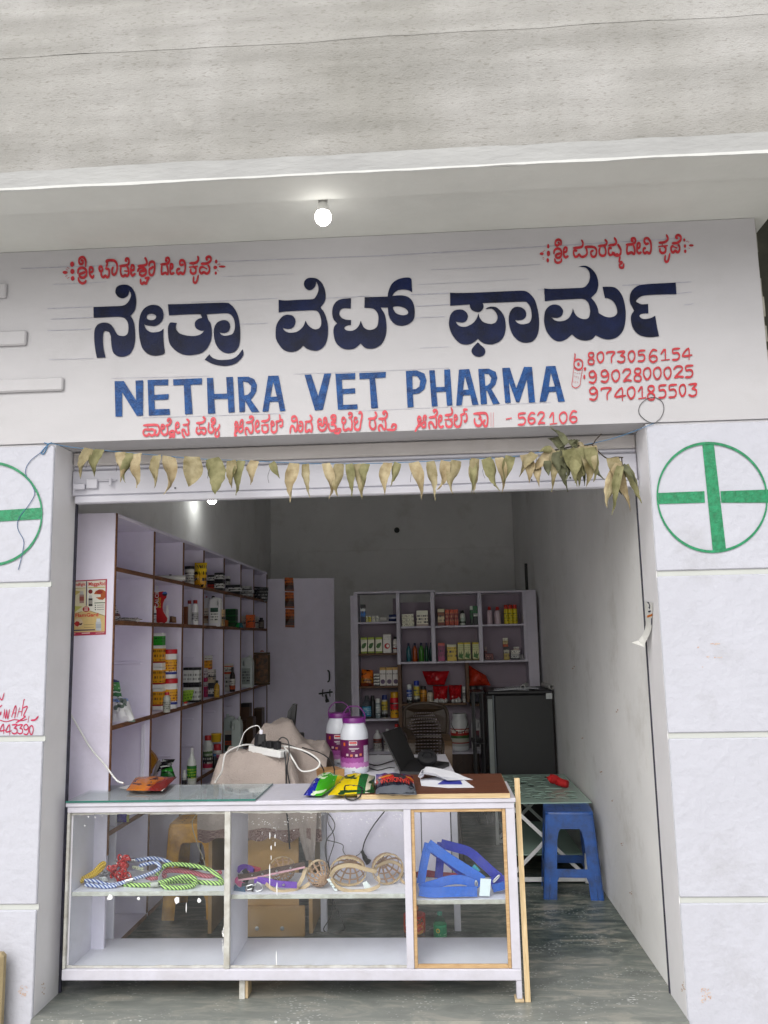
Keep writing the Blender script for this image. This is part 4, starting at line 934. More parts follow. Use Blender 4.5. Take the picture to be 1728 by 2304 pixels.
def board(k, x0, x1, z, m=REARW):
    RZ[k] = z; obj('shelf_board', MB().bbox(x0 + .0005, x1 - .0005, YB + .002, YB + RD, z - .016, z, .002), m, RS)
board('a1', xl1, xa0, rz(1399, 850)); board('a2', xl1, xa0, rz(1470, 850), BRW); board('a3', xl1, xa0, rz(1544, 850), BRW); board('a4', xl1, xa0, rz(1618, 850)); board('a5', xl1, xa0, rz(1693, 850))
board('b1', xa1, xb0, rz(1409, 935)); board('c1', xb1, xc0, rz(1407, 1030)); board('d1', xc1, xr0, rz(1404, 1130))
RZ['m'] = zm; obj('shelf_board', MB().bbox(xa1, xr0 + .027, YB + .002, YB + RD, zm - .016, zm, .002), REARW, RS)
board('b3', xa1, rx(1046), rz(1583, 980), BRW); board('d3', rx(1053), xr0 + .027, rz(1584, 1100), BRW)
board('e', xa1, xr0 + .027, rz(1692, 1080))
PANEL = mat('mauve back board', (.36, .30, .36), .7, .08, 5)
for x0, x1, z0, z1 in ((xa0, xb1, rz(1490), rz(1352)), (xb1 + .001, xr1, rz(1490), zT - .04), (xl0, xa1, rz(1545), rz(1401)), (xl0, xr1, .10, rz(1546)), (xa1 + .001, xr1, rz(1545.8), rz(1490.5))):
    obj('back_panel', MB().box(x0, x1, YB + RD + .0005, YB + RD + .006, z0, z1), PANEL, RS)
obj('back_panel', MB().box(rx(883), xa0, YB + RD + .0005, YB + RD + .006, rz(1399.5), rz(1342)), PANEL, RS)
# lower cupboard
cz = rz(1693) - .017
dd = obj('cupboard_door', MB().bbox(rx(1014, 1720), rx(1068, 1720), YB - .012, YB + .001, .08, cz, .004), mat('dark cupboard wood', (.045, .020, .012), .5, .3, 7, .1, 50, stretch=(5, 1, 1)), RS)
x0, x1 = rx(1014, 1720) + .05, rx(1068, 1720) - .05
arch = [(x0, .14), (x1, .14), (x1, cz - .10), (x1 - .02, cz - .075), ((x0 + x1) / 2, cz - .05), (x0 + .02, cz - .075), (x0, cz - .10)]
obj('raised_panel', MB().prism(arch, lambda x, z: (x, YB - .0125, z), (0, -.008, 0)), MATS['dark cupboard wood'], dd)
obj('cupboard_post', MB().bbox(rx(1070, 1720), rx(1079, 1720), YB - .006, YB + .02, .003, cz, .003), MATS['dark cupboard wood'], RS)

# ------------------------------------------------------------------ inner door standing open
DR = thing('inner_door', 'plain lavender inner door with black bolt standing ajar beside the shelves', 'door', (.4, 4.16, 0))
dx0, dx1 = .105, .712
def dfn(x, z, n=0): return Vector((x, 4.13 + (x - dx0) * .10 + n, z))
mb = MB(); zt = 1.985
mb.add([dfn(x, z, n) for n in (0, .03) for x, z in ((dx0, .01), (dx1, .01), (dx1, zt), (dx0, zt))], [(0, 1, 2, 3), (7, 6, 5, 4), (0, 4, 5, 1), (1, 5, 6, 2), (2, 6, 7, 3), (3, 7, 4, 0)])
obj('leaf', mb, LAV, DR)
def dpt(px, py, n=-.006):
    q = U(px, py, 1, 4.16); return dfn(q.x, q.z, n)
obj('pull_handle', MB().tube([dpt(737, 1509, -.001), dpt(741, 1513, -.03), dpt(741, 1530, -.03), dpt(737, 1534, -.001)], .007, 8), BLACK, DR)
blt = obj('bolt', MB().tube([dpt(717, 1561, -.014), dpt(748, 1557, -.014)], .007, 8, smooth=0), BLACK, DR)
for x in (726, 742): obj('staple', MB().tube([dpt(x, 1552, -.002), dpt(x, 1554, -.022), dpt(x, 1564, -.022), dpt(x, 1567, -.002)], .005, 6), BLACK, blt)
obj('padlock', MB().tube([dpt(733, 1562, -.024), dpt(735, 1572, -.026), dpt(737, 1580, -.026)], [.010, .017], 8), BLACK, blt)
sm = thing('sachet_strip', 'hanging strip of three orange sachets taped to the inner door', 'sachet strip', dpt(650, 1413))
for i, (ya, yb) in enumerate(((1299, 1331), (1332, 1369), (1370, 1412))):
    q = [dpt(641 + i, ya), dpt(660 + i * 1.3, ya + 1), dpt(662 + i * .5, yb), dpt(641.5 + i * .5, yb - 1)]
    m0 = sum(q, Vector()) / 4 + Vector((0, -.010, 0))
    obj('sachet', MB().add(q + [m0] + [v + Vector((0, .003, 0)) for v in q], [(0, 1, 4), (1, 2, 4), (2, 3, 4), (3, 0, 4), (8, 7, 6, 5), (0, 5, 6, 1), (1, 6, 7, 2), (2, 7, 8, 3), (3, 8, 5, 0)]),
        bands('orange sachet print', [(0, 'b0561a'), (.12, '3a2418'), (.45, '7a4a20'), (.58, 'c8641a')], .3, ink='5a1a10', inkscale=9), sm)

# ------------------------------------------------------------------ desk behind the counter
DZ = .72
DK = thing('white_desk', 'white desk standing end on behind the counter', 'desk', (1.3, 1.35, 0))
desk = [(.985, .93), (1.703, .93), (1.652, 1.87), (1.02, 1.87)]
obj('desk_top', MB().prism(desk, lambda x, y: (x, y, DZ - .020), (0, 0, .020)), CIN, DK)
obj('front_panel', MB().bbox(1.035, 1.655, .945, .960, .27, DZ - .0205, .002), LAV, DK)
obj('panel_joint', MB().box(1.508, 1.512, .9425, .9448, .30, DZ - .03), BLACK, DK)
for x, y in ((1.0, .95), (1.660, .95), (1.61, 1.82), (1.04, 1.82)): obj('leg', MB().bbox(x, x + .032, y, y + .032, .001, DZ - .0205, .003), CW, DK)

# computer table beside it: a tan board end with a foot
MDF = mat('tan board', (.50, .30, .12), .6, .15, 4, .05, 60)
TT = thing('computer_table', 'tan board computer table mostly hidden behind the counter', 'table', (.78, 1.1, 0))
Yp = .905
tq = [U(x, y, 1, Yp) for x, y in ((536, 1905), (644, 1842), (671, 1882), (672, 2040), (536, 2040))]
obj('end_panel', MB().prism([(q.x, q.z) for q in tq], lambda x, z: (x, Yp, z), (0, .018, 0)), MDF, TT)
fa, fb = U(528, 2040, 1, Yp - .02), U(686, 2104, 1, Yp - .02)
ft = obj('foot', MB().bbox(.575, fb.x, Yp - .025, Yp - .0005, .0005, U(600, 2036, 1, Yp).z, .005), MDF, TT)
for x in (578, 635):
    q = U(x, 2089, 1, Yp - .0255); bc = MB().lathe(0, 0, 0, [(.010, 0), (.010, .003), (.006, .004)], 10)
    bc.v = [Vector((q.x + v.x, q.y - v.z, q.z + v.y)) for v in bc.v]; obj('bolt_cap', bc, STEEL, ft)
tz = .655
obj('table_top', MB().bbox(.42, .975, .86, 1.50, tz, tz + .018, .002), MDF, TT)
obj('end_panel', MB().box(.44, .458, .93, 1.48, .001, tz - .0005), MDF, TT)
obj('end_panel', MB().box(.945, .963, .93, 1.48, .001, tz - .0005), MDF, TT)

# ------------------------------------------------------------------ brown basket-weave chair
CHB = mat('brown chair plastic', (.032, .019, .010), .45, .2, 9, .1, 40)
CH = thing('plastic_chair', 'brown plastic armchair with basket weave back behind the white desk', 'chair', (1.5, 2.5, 0))
Yc = 2.35
bk = [(x, y) for x, y in ((917, 1700), (911, 1660), (908, 1620), (910, 1598), (925, 1589), (955, 1585), (985, 1588), (1003, 1597), (1008, 1620), (1006, 1650), (1000, 1668), (995, 1700))]
P2 = [(q.x, q.z) for q in (U(x, y, 1, Yc) for x, y in bk)]
cxm = (P2[0][0] + P2[-1][0]) / 2; zlo = .42
outer = [(P2[0][0] + .02, zlo)] + P2 + [(P2[-1][0] - .01, zlo)]
def curve_fn(x, z, n): return Vector((x, Yc + .06 * (1 - ((x - cxm) / .2) ** 2) * 1.0 + (z - zlo) * .12 + n, z))
zi0, zi1 = zlo + .06, max(z for x, z in P2) - .055
L0 = [outer]; wv = .118
slots = []
nz_, nx_ = 22, 11
for j in range(nz_):
    zc = zi0 + (zi1 - zi0) * (j + .5) / nz_
    half = wv * (1.0 if j < nz_ - 4 else .9 - .12 * (j - nz_ + 4))
    for i in range(nx_):
        xc = cxm + half * (2 * (i + .5) / nx_ - 1); w = half / nx_ * .5; h = (zi1 - zi0) / nz_ * .15
        slots.append([(xc - w, zc - h), (xc + w, zc - h), (xc + w, zc + h), (xc - w, zc + h)])
obj('backrest', slab(L0 + slots, curve_fn, .008), CHB, CH)
obj('back_rim', MB().tube([curve_fn(x, z, -.006) for x, z in outer], .012, 8, smooth=3), CHB, CH)
obj('seat', MB().bbox(cxm - .21, cxm + .21, Yc - .36, Yc + .05, .395, .425, .012), CHB, CH)
armL = [U(907, 1640, 1, Yc), U(921, 1652, 1, Yc - .16), U(926, 1668, 1, Yc - .30), U(926, 1705, 1, Yc - .33)]
obj('arm', MB().strap(armL + [Vector((armL[-1].x, Yc - .33, .40))], .05, .02, (1, 0, 0)), CHB, CH)
armR = [U(1002, 1655, 1, Yc), U(1006, 1664, 1, Yc - .18), U(1009, 1675, 1, Yc - .30), U(1009, 1710, 1, Yc - .33)]
obj('arm', MB().strap(armR + [Vector((armR[-1].x, Yc - .33, .40))], .05, .02, (1, 0, 0)), mat('tan chair plastic', (.09, .052, .026), .5, .2, 9), CH)
for sx in (-1, 1):
    for sy in (-.33, .03):
        obj('leg', MB().tube([(cxm + sx * .19, Yc + sy, .40), (cxm + sx * .215, Yc + sy * 1.1, .002)], .02, 8, smooth=0), CHB, CH)

# ================================================================== lamps
def bulb(label, c, r, top, em, grp='lit bulbs'):
    T_ = thing('light_bulb', label, 'bulb', (c.x, c.y, c.z - r), grp)
    prof = [(.0005, -r), (r * .5, -r * .87), (r * .87, -r * .5), (r, 0), (r * .93, r * .36), (r * .8, r * .62)]
    obj('globe', MB().lathe(c.x, c.y, c.z, prof, 24), em, T_)
    obj('bulb_body', MB().lathe(c.x, c.y, c.z + r * .625, [(r * .8, 0), (r * .62, r * .75), (r * .5, r * 1.15)], 20), mat('bulb body plastic', (.72, .72, .70), .4, .05, 9), T_)
    b0 = c.z + r * 1.78
    obj('holder', MB().lathe(c.x, c.y, b0, [(r * .52, 0), (r * .56, r * .1), (r * .56, r * .7), (r * .4, r * .9), (r * .36, max(r, top - b0))], 16), mat('holder bakelite', (.33, .33, .31), .4, .1, 9), T_)
    return T_
LAMP = emit('lit bulb glass', (1.0, .97, .92), 14)
bulb('glowing bulb hanging under the canopy above the painted shop name', U(727, 489, 1, -.35), .033, ZS - .001, LAMP)
ci = U(477, 1124, 0, -.015)
bulb('glowing bulb inside the shop above the pigeonhole shelves', Vector((ci.x, ci.y, ci.z)), .036, ci.z + .10, emit('lit inside bulb', (.98, 1.0, .95), 30))
arm = thing('lamp_bracket', 'small wall bracket carrying the inside bulb', 'bracket', (-.15, ci.y, ci.z + .1))
obj('arm', MB().tube([(-.1515, ci.y, ci.z + .13), (-.06, ci.y, ci.z + .145), (ci.x, ci.y, ci.z + .130), (ci.x, ci.y, ci.z + .101)], .008, 8), WHITEP, arm)
obj('back_plate', MB().bbox(-.1518, -.140, ci.y - .03, ci.y + .03, ci.z + .09, ci.z + .17, .004), WHITEP, arm)

# ================================================================== packs and bottles
INK = '26262c'
GAIN = 1.35
def pmat(stops, ink=None, ib=(.1, .9), rough=.42, sc=14):
    if isinstance(stops, str): stops = [(0, stops)]
    return bands('print ' + '-'.join(f'{p:.2f}{c}' for p, c in stops) + str(ink) + str(ib) + str(sc), stops, rough, ink, ib, 2, sc)
def carton(label, x0, x1, yt, yb, Y, zb, dep, stops, ink=INK, ib=(.15, .8), group=None, cat='box', rot=0., sc=12):
    a = span(x0, x1, yt, yb, Y); h = max(.006, a[3] - a[2]); cx = (a[0] + a[1]) / 2; w = a[1] - a[0]
    zb = a[2] if zb is None else zb
    mb = MB().bbox(-w / 2, w / 2, 0, dep, 0, h, .0022); c, s = math.cos(rot), math.sin(rot)
    mb.v = [Vector((cx + v.x * c - v.y * s, Y + v.x * s + v.y * c, zb + .0006 + v.z)) for v in mb.v]
    o = obj('carton', mb, pmat(stops, ink, ib, sc=sc), None, label, cat, group)
    return zb + h + .0012
PROF = {
 'pill':  ([(.97, 0), (1, .03), (1, .70), (.93, .77), (.62, .83), (.60, .855)], [(.66, .857), (.66, .985), (.60, 1)]),
 'spray': ([(.95, 0), (1, .02), (1, .74), (.86, .785)], [(.90, .787), (.90, .97), (.82, 1)]),
 'tall':  ([(.92, 0), (1, .03), (1, .60), (.92, .68), (.55, .78), (.42, .82), (.42, .845)], [(.47, .847), (.47, .985), (.42, 1)]),
 'slim':  ([(.92, 0), (1, .03), (.98, .55), (.85, .66), (.42, .78), (.30, .90)], [(.33, .902), (.31, .99), (.26, 1)]),
 'tub':   ([(.90, 0), (.93, .02), (.97, .84)], [(1.02, .842), (1.02, .985), (.98, 1)]),
 'bulge': ([(.90, 0), (1, .05), (.90, .35), (.97, .62), (.80, .76), (.5, .80)], [(.58, .802), (.52, .93), (.40, 1)]),
 'jug':   ([(.93, 0), (1, .03), (1, .66), (.90, .76), (.45, .86), (.38, .885)], [(.44, .887), (.44, .985), (.40, 1)]),
 'can':   ([(.90, 0), (.96, .02), (1, .08), (1, .62), (.99, .69), (.94, .76), (.85, .82), (.77, .865), (.75, .905)], [(.80, .907), (.80, .988), (.77, 1)]),
}
def bottle(label, x0, x1, yt, yb, Y, zb, kind, body, cap, lab=None, lb=(.12, .6), ink=INK, group=None, cat='bottle', sy=1., name='bottle', seg=18, rough=.35, clear=False):
    a = span(x0, x1, yt, yb, Y); h = a[3] - a[2]; cx = (a[0] + a[1]) / 2; r = (a[1] - a[0]) / 2
    zb = (a[2] if zb is None else zb) + .0006
    T_ = thing(name, label, cat, (cx, Y, zb), group); p1, p2 = PROF[kind]
    bm = glass('clear bottle plastic', (.72, .80, .80), dust=.05) if clear else mat('plastic ' + str(body), body, rough, .06, 14)
    obj('body', MB().lathe(cx, Y, zb, [(r * q, h * t) for q, t in p1], seg, sy=sy), bm, T_)
    obj('cap', MB().lathe(cx, Y, zb, [(r * q, h * t) for q, t in p2], seg, sy=sy if sy > .7 else 1.), mat('plastic ' + str(cap), cap, .35, .06, 14), T_)
    if lab:
        rm = max(q for q, t in p1)
        obj('wrap_label', MB().lathe(cx, Y, zb, [(r * rm + .0006, h * lb[0]), (r * rm + .0009, h * lb[0] + .001), (r * rm + .0009, h * lb[1] - .001), (r * rm + .0006, h * lb[1])], seg, sy=sy), pmat(lab, ink, (.12, .88), sc=9), T_)
    return T_
def jerry(label, x0, x1, yt, yb, Y, zb, dep, body, cap, lab=None, ink=INK, group=None, hand=1):
    """flat sided can with a moulded grip hole and a screw cap"""
    a = span(x0, x1, yt, yb, Y); w, h = a[1] - a[0], a[3] - a[2]; zb = (a[2] if zb is None else zb) + .0006; cx = (a[0] + a[1]) / 2
    T_ = thing('jerrycan', label, 'can', (cx, Y, zb), group); bm = mat('plastic ' + str(body), body, .4, .06, 12)
    out = [(-.46, 0), (.46, 0), (.5, .03), (.5, .80), (.42, .90), (.10, .93), (-.16, .93), (-.16, .90), (-.40, .90), (-.5, .78), (-.5, .03)]
    hole = [(.16, .66), (.38, .66), (.40, .80), (.30, .85), (.18, .85)]
    if hand < 0: out = [(-x, y) for x, y in out][::-1]; hole = [(-x, y) for x, y in hole][::-1]
    obj('body', slab([[(x * w, y * h) for x, y in out], [(x * w, y * h) for x, y in hole]], lambda x, y, n: (cx + x, Y + dep / 2 + n, zb + y), dep, .004), bm, T_)
    xc = cx - .27 * w * hand
    obj('cap', MB().lathe(xc, Y + dep / 2, zb + h * .905, [(w * .15, 0), (w * .15, h * .085), (w * .13, h * .095)], 14), mat('plastic ' + str(cap), cap, .35, .06, 14), T_)
    if lab: obj('front_label', MB().bbox(cx - w * .40, cx + w * .36, Y - .0012, Y - .0002, zb + h * .10, zb + h * .60, .0003), pmat(lab, ink, (.1, .9), sc=9), T_)
    return T_
def pouch(label, q, thick, m, group=None, cat='packet', bulge=1., name='pouch', seals=True, wrinkle=.25, seed=1):
    """filled plastic packet between four corners (given in order round it): puffed middle, crimped ends, crinkled film"""
    q = [Vector(v) for v in q]; nu, nv = 12, 9; nrm = (q[1] - q[0]).cross(q[3] - q[0]).normalized(); rnd = random.Random(seed); mb = MB()
    def side(sg):
        vs = []
        for j in range(nv + 1):
            for i in range(nu + 1):
                u, v = i / nu, j / nv
                p = q[0].lerp(q[1], u).lerp(q[3].lerp(q[2], u), v)
                e = (math.sin(math.pi * u) * math.sin(math.pi * v)) ** .55
                w = wrinkle * (rnd.random() - .5) * e + wrinkle * .5 * math.sin(u * 19 + seed) * math.sin(v * 13 + seed * 2) * e
                vs.append(p + nrm * (sg * thick / 2 * (e * bulge + w) + sg * .0006))
        return vs
    A, B_ = side(1), side(-1); N = len(A); fs = []
    for j in range(nv):
        for i in range(nu):
            a = j * (nu + 1) + i
            fs.append((a, a + 1, a + nu + 2, a + nu + 1)); fs.append((N + a, N + a + nu + 1, N + a + nu + 2, N + a + 1))
    rim = [i for i in range(nu + 1)] + [j * (nu + 1) + nu for j in range(1, nv + 1)] + [nv * (nu + 1) + i for i in range(nu - 1, -1, -1)] + [j * (nu + 1) for j in range(nv - 1, 0, -1)]
    for a, b in zip(rim, rim[1:] + rim[:1]): fs.append((a, N + a, N + b, b))
    mb.add(A + B_, fs, True)
    return obj(name, mb, m, None, label, cat, group)
def film(name, stops, ink=None, axis=0, rough=.22, sc=6): return bands(name, stops, rough, ink, (.02, .98), axis, sc)

LS = 'goods on the pigeonhole shelves'; RG = 'goods on the rear shelf unit'
WH = 'dcdcd6'; OFF = 'c8c4b4'
# ---- pigeonholes, top row
tb = thing('white_torch', 'white plastic tube lying on an otherwise empty top pigeonhole', 'tube', U(382, 1306, 1, 1.36))
a, b = U(348, 1296, 1, 1.34), U(417, 1299, 1, 1.40); a.z = b.z = Z1 + .0165
obj('barrel', MB().tube([a, b], .016, 14, smooth=0), mat('white tube plastic', (.66, .66, .62), .4, .06, 10), tb)
q = U(384, 1297, 1, 1.36); obj('switch', MB().lathe(q.x, 1.355, Z1 + .030, [(.007, 0), (.007, .006)], 10), BLACK, tb)
bottle('white supplement tin with black lid beside the yellow pouch', 416, 437, 1273, 1316, 1.80, Z1, 'tub', 'b8b8b0', '16181c', [(0, 'b0b0a6'), (.5, 'c4c4bc')], (.05, .8), group=LS, cat='tin', name='tin')
pm = film('yellow feed pouch', [(0, 'c08a14'), (.3, 'c89a12'), (.55, 'd0b01c')], '1a1408', 2)
pouch('bulging yellow feed pouch in the top row of pigeonholes', [U(437, 1321, 1, 1.86), U(464, 1322, 1, 1.86), U(466, 1266, 1, 1.88), U(438, 1266, 1, 1.88)], .07, pm, LS, seed=2)
for i, (x0, x1, yt, yb, zz, lab) in enumerate(((466, 481, 1308, 1326, Z1, 'lower red and black carton with white disc print'), (466, 481, 1291, 1307, None, 'upper black carton stacked on the red disc printed one'), (482, 501, 1311, 1331, Z1, 'lower black carton with white cow blotch print'), (482, 501, 1291, 1310, None, 'upper black and white cow print carton'))):
    zz = zz if zz else ztop
    ztop = carton(lab + ' in the top row', x0, x1, yt, yb, 2.36, zz, .07, [(0, '1a1a1c'), (.25, 'b8b8b4' if i else 'a02818'), (.75, '18181a')], '0c0c0e', (.2, .85), LS, sc=4)
zt = carton('black and white carton lying low in the fifth top pigeonhole', 507, 540, 1318, 1339, 2.88, Z1, .07, [(0, '18181a'), (.3, 'c0c0bc'), (.7, '1c1c1e')], '0a0a0a', group=LS, sc=4)
carton('small white and black carton set on top of another carton', 507, 515, 1297, 1317, 2.90, zt, .05, [(0, 'b8b8b4'), (.4, '141416'), (.7, 'c0c0bc')], '0a0a0a', group=LS, sc=3)
zt = Z1
for k, (lab, x0, x1) in enumerate((('white flat carton with black underside in the sixth top pigeonhole', 541, 566), ('white flat carton stacked second in the sixth top pigeonhole', 543, 568), ('white flat carton topmost in the sixth top pigeonhole', 541, 563))):
    zt = carton(lab, x0, x1, 1323 + 8 * (2 - k), 1331 + 8 * (2 - k), 3.36, zt, .07, [(0, '1c1e20'), (.25, 'b4b6b4')], INK, group=LS, sc=4)
pouch('dark grey printed bundle in the last top pigeonhole', [U(571, 1351, 1, 3.88), U(602, 1354, 1, 3.88), U(604, 1322, 1, 3.90), U(572, 1320, 1, 3.90)], .06, film('grey foil bundle', [(0, '303234'), (.5, '26282a')], '8a8c8c', 2, .3, 8), LS, seed=5, cat='bundle')
# ---- second row
pap = thing('leaflet', 'white folded leaflet leaning in the nearest pigeonhole', 'leaflet', U(262, 1393, 1, .78), LS)
q0, q1, q2 = U(256, 1394, 1, .80), U(274, 1394, 1, .80), U(258, 1357, 1, .90)
obj('sheet', MB().add([q0, q1, q2, q0 + Vector((0, .004, 0)), q1 + Vector((0, .004, 0)), q2 + Vector((0, .004, 0))], [(0, 1, 2), (5, 4, 3), (0, 3, 4, 1), (1, 4, 5, 2), (2, 5, 3, 0)]), pmat([(0, 'c8c8c4'), (.2, '7a4a40'), (.34, 'cacac6')], INK), pap)
mg = thing('magazine', 'curled dark magazines lying in the nearest pigeonhole', 'magazine', U(300, 1395, 1, .85), LS)
for k in range(3):
    a, b = U(276 + 3 * k, 1394, 1, .82), U(322 + 4 * k, 1395, 1, .88); zz = Z2 + .002 + k * .006
    obj('magazine_leaf', MB().strap([(a.x, .74 + k * .02, zz), ((a.x + b.x) / 2, .76, zz + .006), (b.x, .78, zz + .001)], .16, .004, (0, 1, 0)), pmat([(0, ['4a3430', '8c8880', '2c2426'][k])], 'b0a8a0', (0, 1)), mg)
# bone shaped box
cb = thing('bone_shaped_box', 'red bone shaped calcium box standing in a pigeonhole', 'box', U(360, 1400, 1, 1.30), LS)
Yq = 1.30; t1 = T((240, 1240), 8.295)
bone = [(880,715),(950,718),(1010,705),(1060,700),(1110,725),(1138,775),(1125,830),(1090,860),(1060,930),(1050,1010),(1062,1090),(1110,1170),(1150,1230),(1140,1290),(1090,1325),(1020,1310),(950,1318),(915,1290),(905,1240),(925,1180),(900,1080),(870,990),(862,880),(858,780)]
f3 = lambda x, y, n: U(*t1((x, y)), 1, Yq + n)
zsh = Z2 + .0008 - U(*t1((1020, 1322)), 1, Yq).z
f4 = lambda x, y, n: f3(x, y, n) + Vector((0, 0, zsh))
obj('carton', slab([bone], f4, .028), pmat('a81418', None), cb)
obj('white_outline', slab([bone, [(1000 + (x - 1000) * .90, 1010 + (y - 1010) * .95) for x, y in bone]], lambda x, y, n: f4(x, y, n * .1 - .0160), .01), pmat('d0d0cc', None), cb)
obj('blue_ball_print', slab([ell(1085, 762, 46, 42)], lambda x, y, n: f4(x, y, n * .1 - .0172), .01), pmat([(0, '1a1c20'), (.5, '3a62a0')], None), cb)
def vtext(s, px, py, h, Y, m, parent, nm='lettering', bold=.01, zo=0.):
    """a word running upwards"""
    mm = letters(s, lambda x, y: U(px, py, 1, Y) + Vector((-y, 0, x + zo)), h, bold); return obj(nm, mm, m, parent)
WTXT = mat('white print', (.8, .8, .8), .5, .02, 30); BTXT = mat('black print', (.02, .02, .025), .5, .02, 30); RTXT = mat('red print', (.55, .02, .02), .5, .05, 30); YTXT = mat('yellow print', (.7, .5, .05), .5, .05, 30)
b0 = U(356, 1363, 1, Yq - .0185); vtext('CALCIUM', 356.5, 1363, .029, Yq - .0185, WTXT, cb, zo=zsh, bold=.02); vtext('BONE', 361.5, 1363, .022, Yq - .0185, YTXT, cb, zo=zsh, bold=.02)
bottle('plain white pill bottle beside the red bone box', 370, 380, 1359, 1401, 1.40, Z2, 'pill', WH, WH, group=LS)
bottle('small white and blue bottle in front of the red bone box', 343.5, 351.5, 1359, 1399, 1.24, Z2, 'pill', WH, WH, [(0, 'c0c4cc'), (.8, '2a3448')], group=LS)
pouch('crumpled brown packet lying beside the red bone box', [U(381, 1401, 1, 1.32), U(397, 1401, 1, 1.32), U(396, 1388, 1, 1.34), U(382, 1386, 1, 1.34)], .04, film('brown packet', [(0, '4a3222'), (.5, '6a4e38')], None, 0), LS, seed=8)
carton('narrow brown carton beside two red capped bottles', 413, 421, 1364, 1406, 1.80, Z2, .06, '6a3c22', None, group=LS)
bottle('white bottle with red cap next to the brown carton', 420, 432, 1351, 1407, 1.84, Z2, 'pill', WH, '7c1414', None, group=LS)
bottle('white bottle with red cap and round print', 432, 446, 1351, 1407, 1.80, Z2, 'pill', WH, '7c1414', [(0, 'c8c8c4'), (.3, '9a9a98')], (.08, .5), group=LS)
jerry('white jerrycan with red cap and a dog on its label', 458, 471, 1340, 1408, 2.30, Z2, .07, WH, '9c1c18', [(0, 'b8a890'), (.3, '7a5a40'), (.5, 'c8c0b0')], group=LS)
jerry('white jerrycan with black cap and black lettering', 471, 494, 1340, 1408, 2.26, Z2, .07, 'd8dcd0', '1a1c1c', [(0, 'd0d4c8'), (.72, '2a4a3a')], '141816', group=LS, hand=1)
carton('cream and brown carton beside the black capped jerrycan', 494, 502, 1370, 1407, 2.30, Z2, .06, [(0, 'a08458'), (.4, '3a2a1c'), (.55, 'b89c70')], group=LS)
gm = mat('green translucent plastic', (.01, .10, .035), .2, .2, 30, spec=.7)
zt = Z2
for k, nm in enumerate(('lowest', 'middle', 'topmost')):
    zt = carton(f'green plastic box {nm} of the stack in the fifth pigeonhole', 507, 530, 1370 + 14 * (2 - k), 1383.5 + 14 * (2 - k), 2.88, zt, .08, [(0, '0c3a1c'), (.8, '145a28')], '0a2814', group=LS, sc=3)
pouch('shiny green packet lying before the green boxes', [U(529, 1411, 1, 2.86), U(548, 1412, 1, 2.86), U(546, 1402, 1, 2.9), U(532, 1402, 1, 2.9)], .03, film('green packet', [(0, '1a7a3a'), (.5, '14505a')], None, 0), LS, seed=3)
carton('orange carton lying on the shelf of the fifth pigeonhole', 504.5, 510, 1390, 1406, 2.80, Z2, .05, 'a05a20', None, group=LS)
carton('white carton beside the orange carton', 541.5, 553, 1386, 1413, 3.36, Z2, .06, [(0, 'b8b4a8'), (.6, 'c4c0b4')], group=LS, sc=5)
carton('bright orange carton in the sixth pigeonhole', 553, 571, 1386, 1415, 3.30, Z2, .06, [(0, 'b84a10'), (.4, 'c65a18')], '3a2418', group=LS, sc=4)
carton('plain white carton in the last pigeonhole of the second row', 571.5, 580, 1386, 1413, 3.84, Z2, .06, 'b8b8b2', group=LS, sc=4)
bottle('dark brown pill jar with black lid in the last pigeonhole', 582, 594, 1391, 1415, 3.80, Z2, 'pill', '2a2422', '101012', [(0, '6a6258')], (.1, .6), group=LS, cat='jar', name='jar')
# ---- third row
pouch('green detergent pouch leaning in the nearest pigeonhole', [U(251, 1575, 1, .86), U(275, 1572, 1, .86), U(268, 1531, 1, .90), U(254, 1528, 1, .90)], .04, film('green pouch', [(0, '2a6a3c'), (.5, '4a8a4c'), (.85, '2a3a6a')], 'c8d0c8', 2, .3, 5), LS, seed=4)
pouch('white crumpled plastic packet with blue print in the nearest pigeonhole', [U(250, 1626, 1, .62), U(305, 1624, 1, .62), U(288, 1572, 1, .74), U(250, 1566, 1, .74)], .09, film('white crumpled packet', [(0, 'd4d6d4'), (.55, 'd0d2d0'), (.8, '6a8cc0'), (.9, 'c8ccd4')], '5a6a60', 2, .3, 3), LS, seed=6, wrinkle=.5)
yb_ = [(0, 'd4d4cc'), (.18, '8c1c10'), (.26, 'c89014'), (.86, 'd0d0c8')]
zt = Z3
for k, nm in enumerate(('bottom', 'middle', 'top')):
    zt = carton(f'yellow and white medicine carton {nm} of the stack of three', 342 + (2 - k) * .4, 364.5, 1553 - 48 * k, 1601 - 48 * k, 1.26, zt, .07, yb_, '6a4010', (.3, .8), 'stacked yellow cartons', sc=7)
carton('bright green and white carton on top of the yellow cartons', 343.5, 365, 1428, 1456, 1.27, zt, .06, [(0, '1e8a1a'), (.75, 'd0d4cc')], '0c4a10', (.3, .7), LS, sc=6)
tub_s = [(0, '26327a'), (.16, 'd0d0cc'), (.22, 'c89014'), (.98, 'd4d4d0')]
tb1 = bottle('yellow labelled white tub with red lid at the bottom of two', 367, 399, 1524, 1591, 1.36, Z3, 'tub', 'd8d8d4', 'a81420', tub_s, (.14, .66), '7a3010', 'yellow medicine tubs', 'tub', name='tub')
tz_ = Z3 + span(367, 399, 1524, 1591, 1.36)[3] - span(367, 399, 1524, 1591, 1.36)[2] + .002
bottle('yellow labelled white tub with red lid set on another tub', 366, 398, 1458, 1523, 1.36, tz_, 'tub', 'd8d8d4', 'a81420', tub_s, (.14, .66), '7a3010', 'yellow medicine tubs', 'tub', name='tub')
bottle('small steel bottle with red cap before the yellow tubs', 368, 383, 1554, 1599, 1.10, Z3, 'pill', '9a9c94', '9a1420', [(0, '8a8c84')], (.1, .6), group=LS)
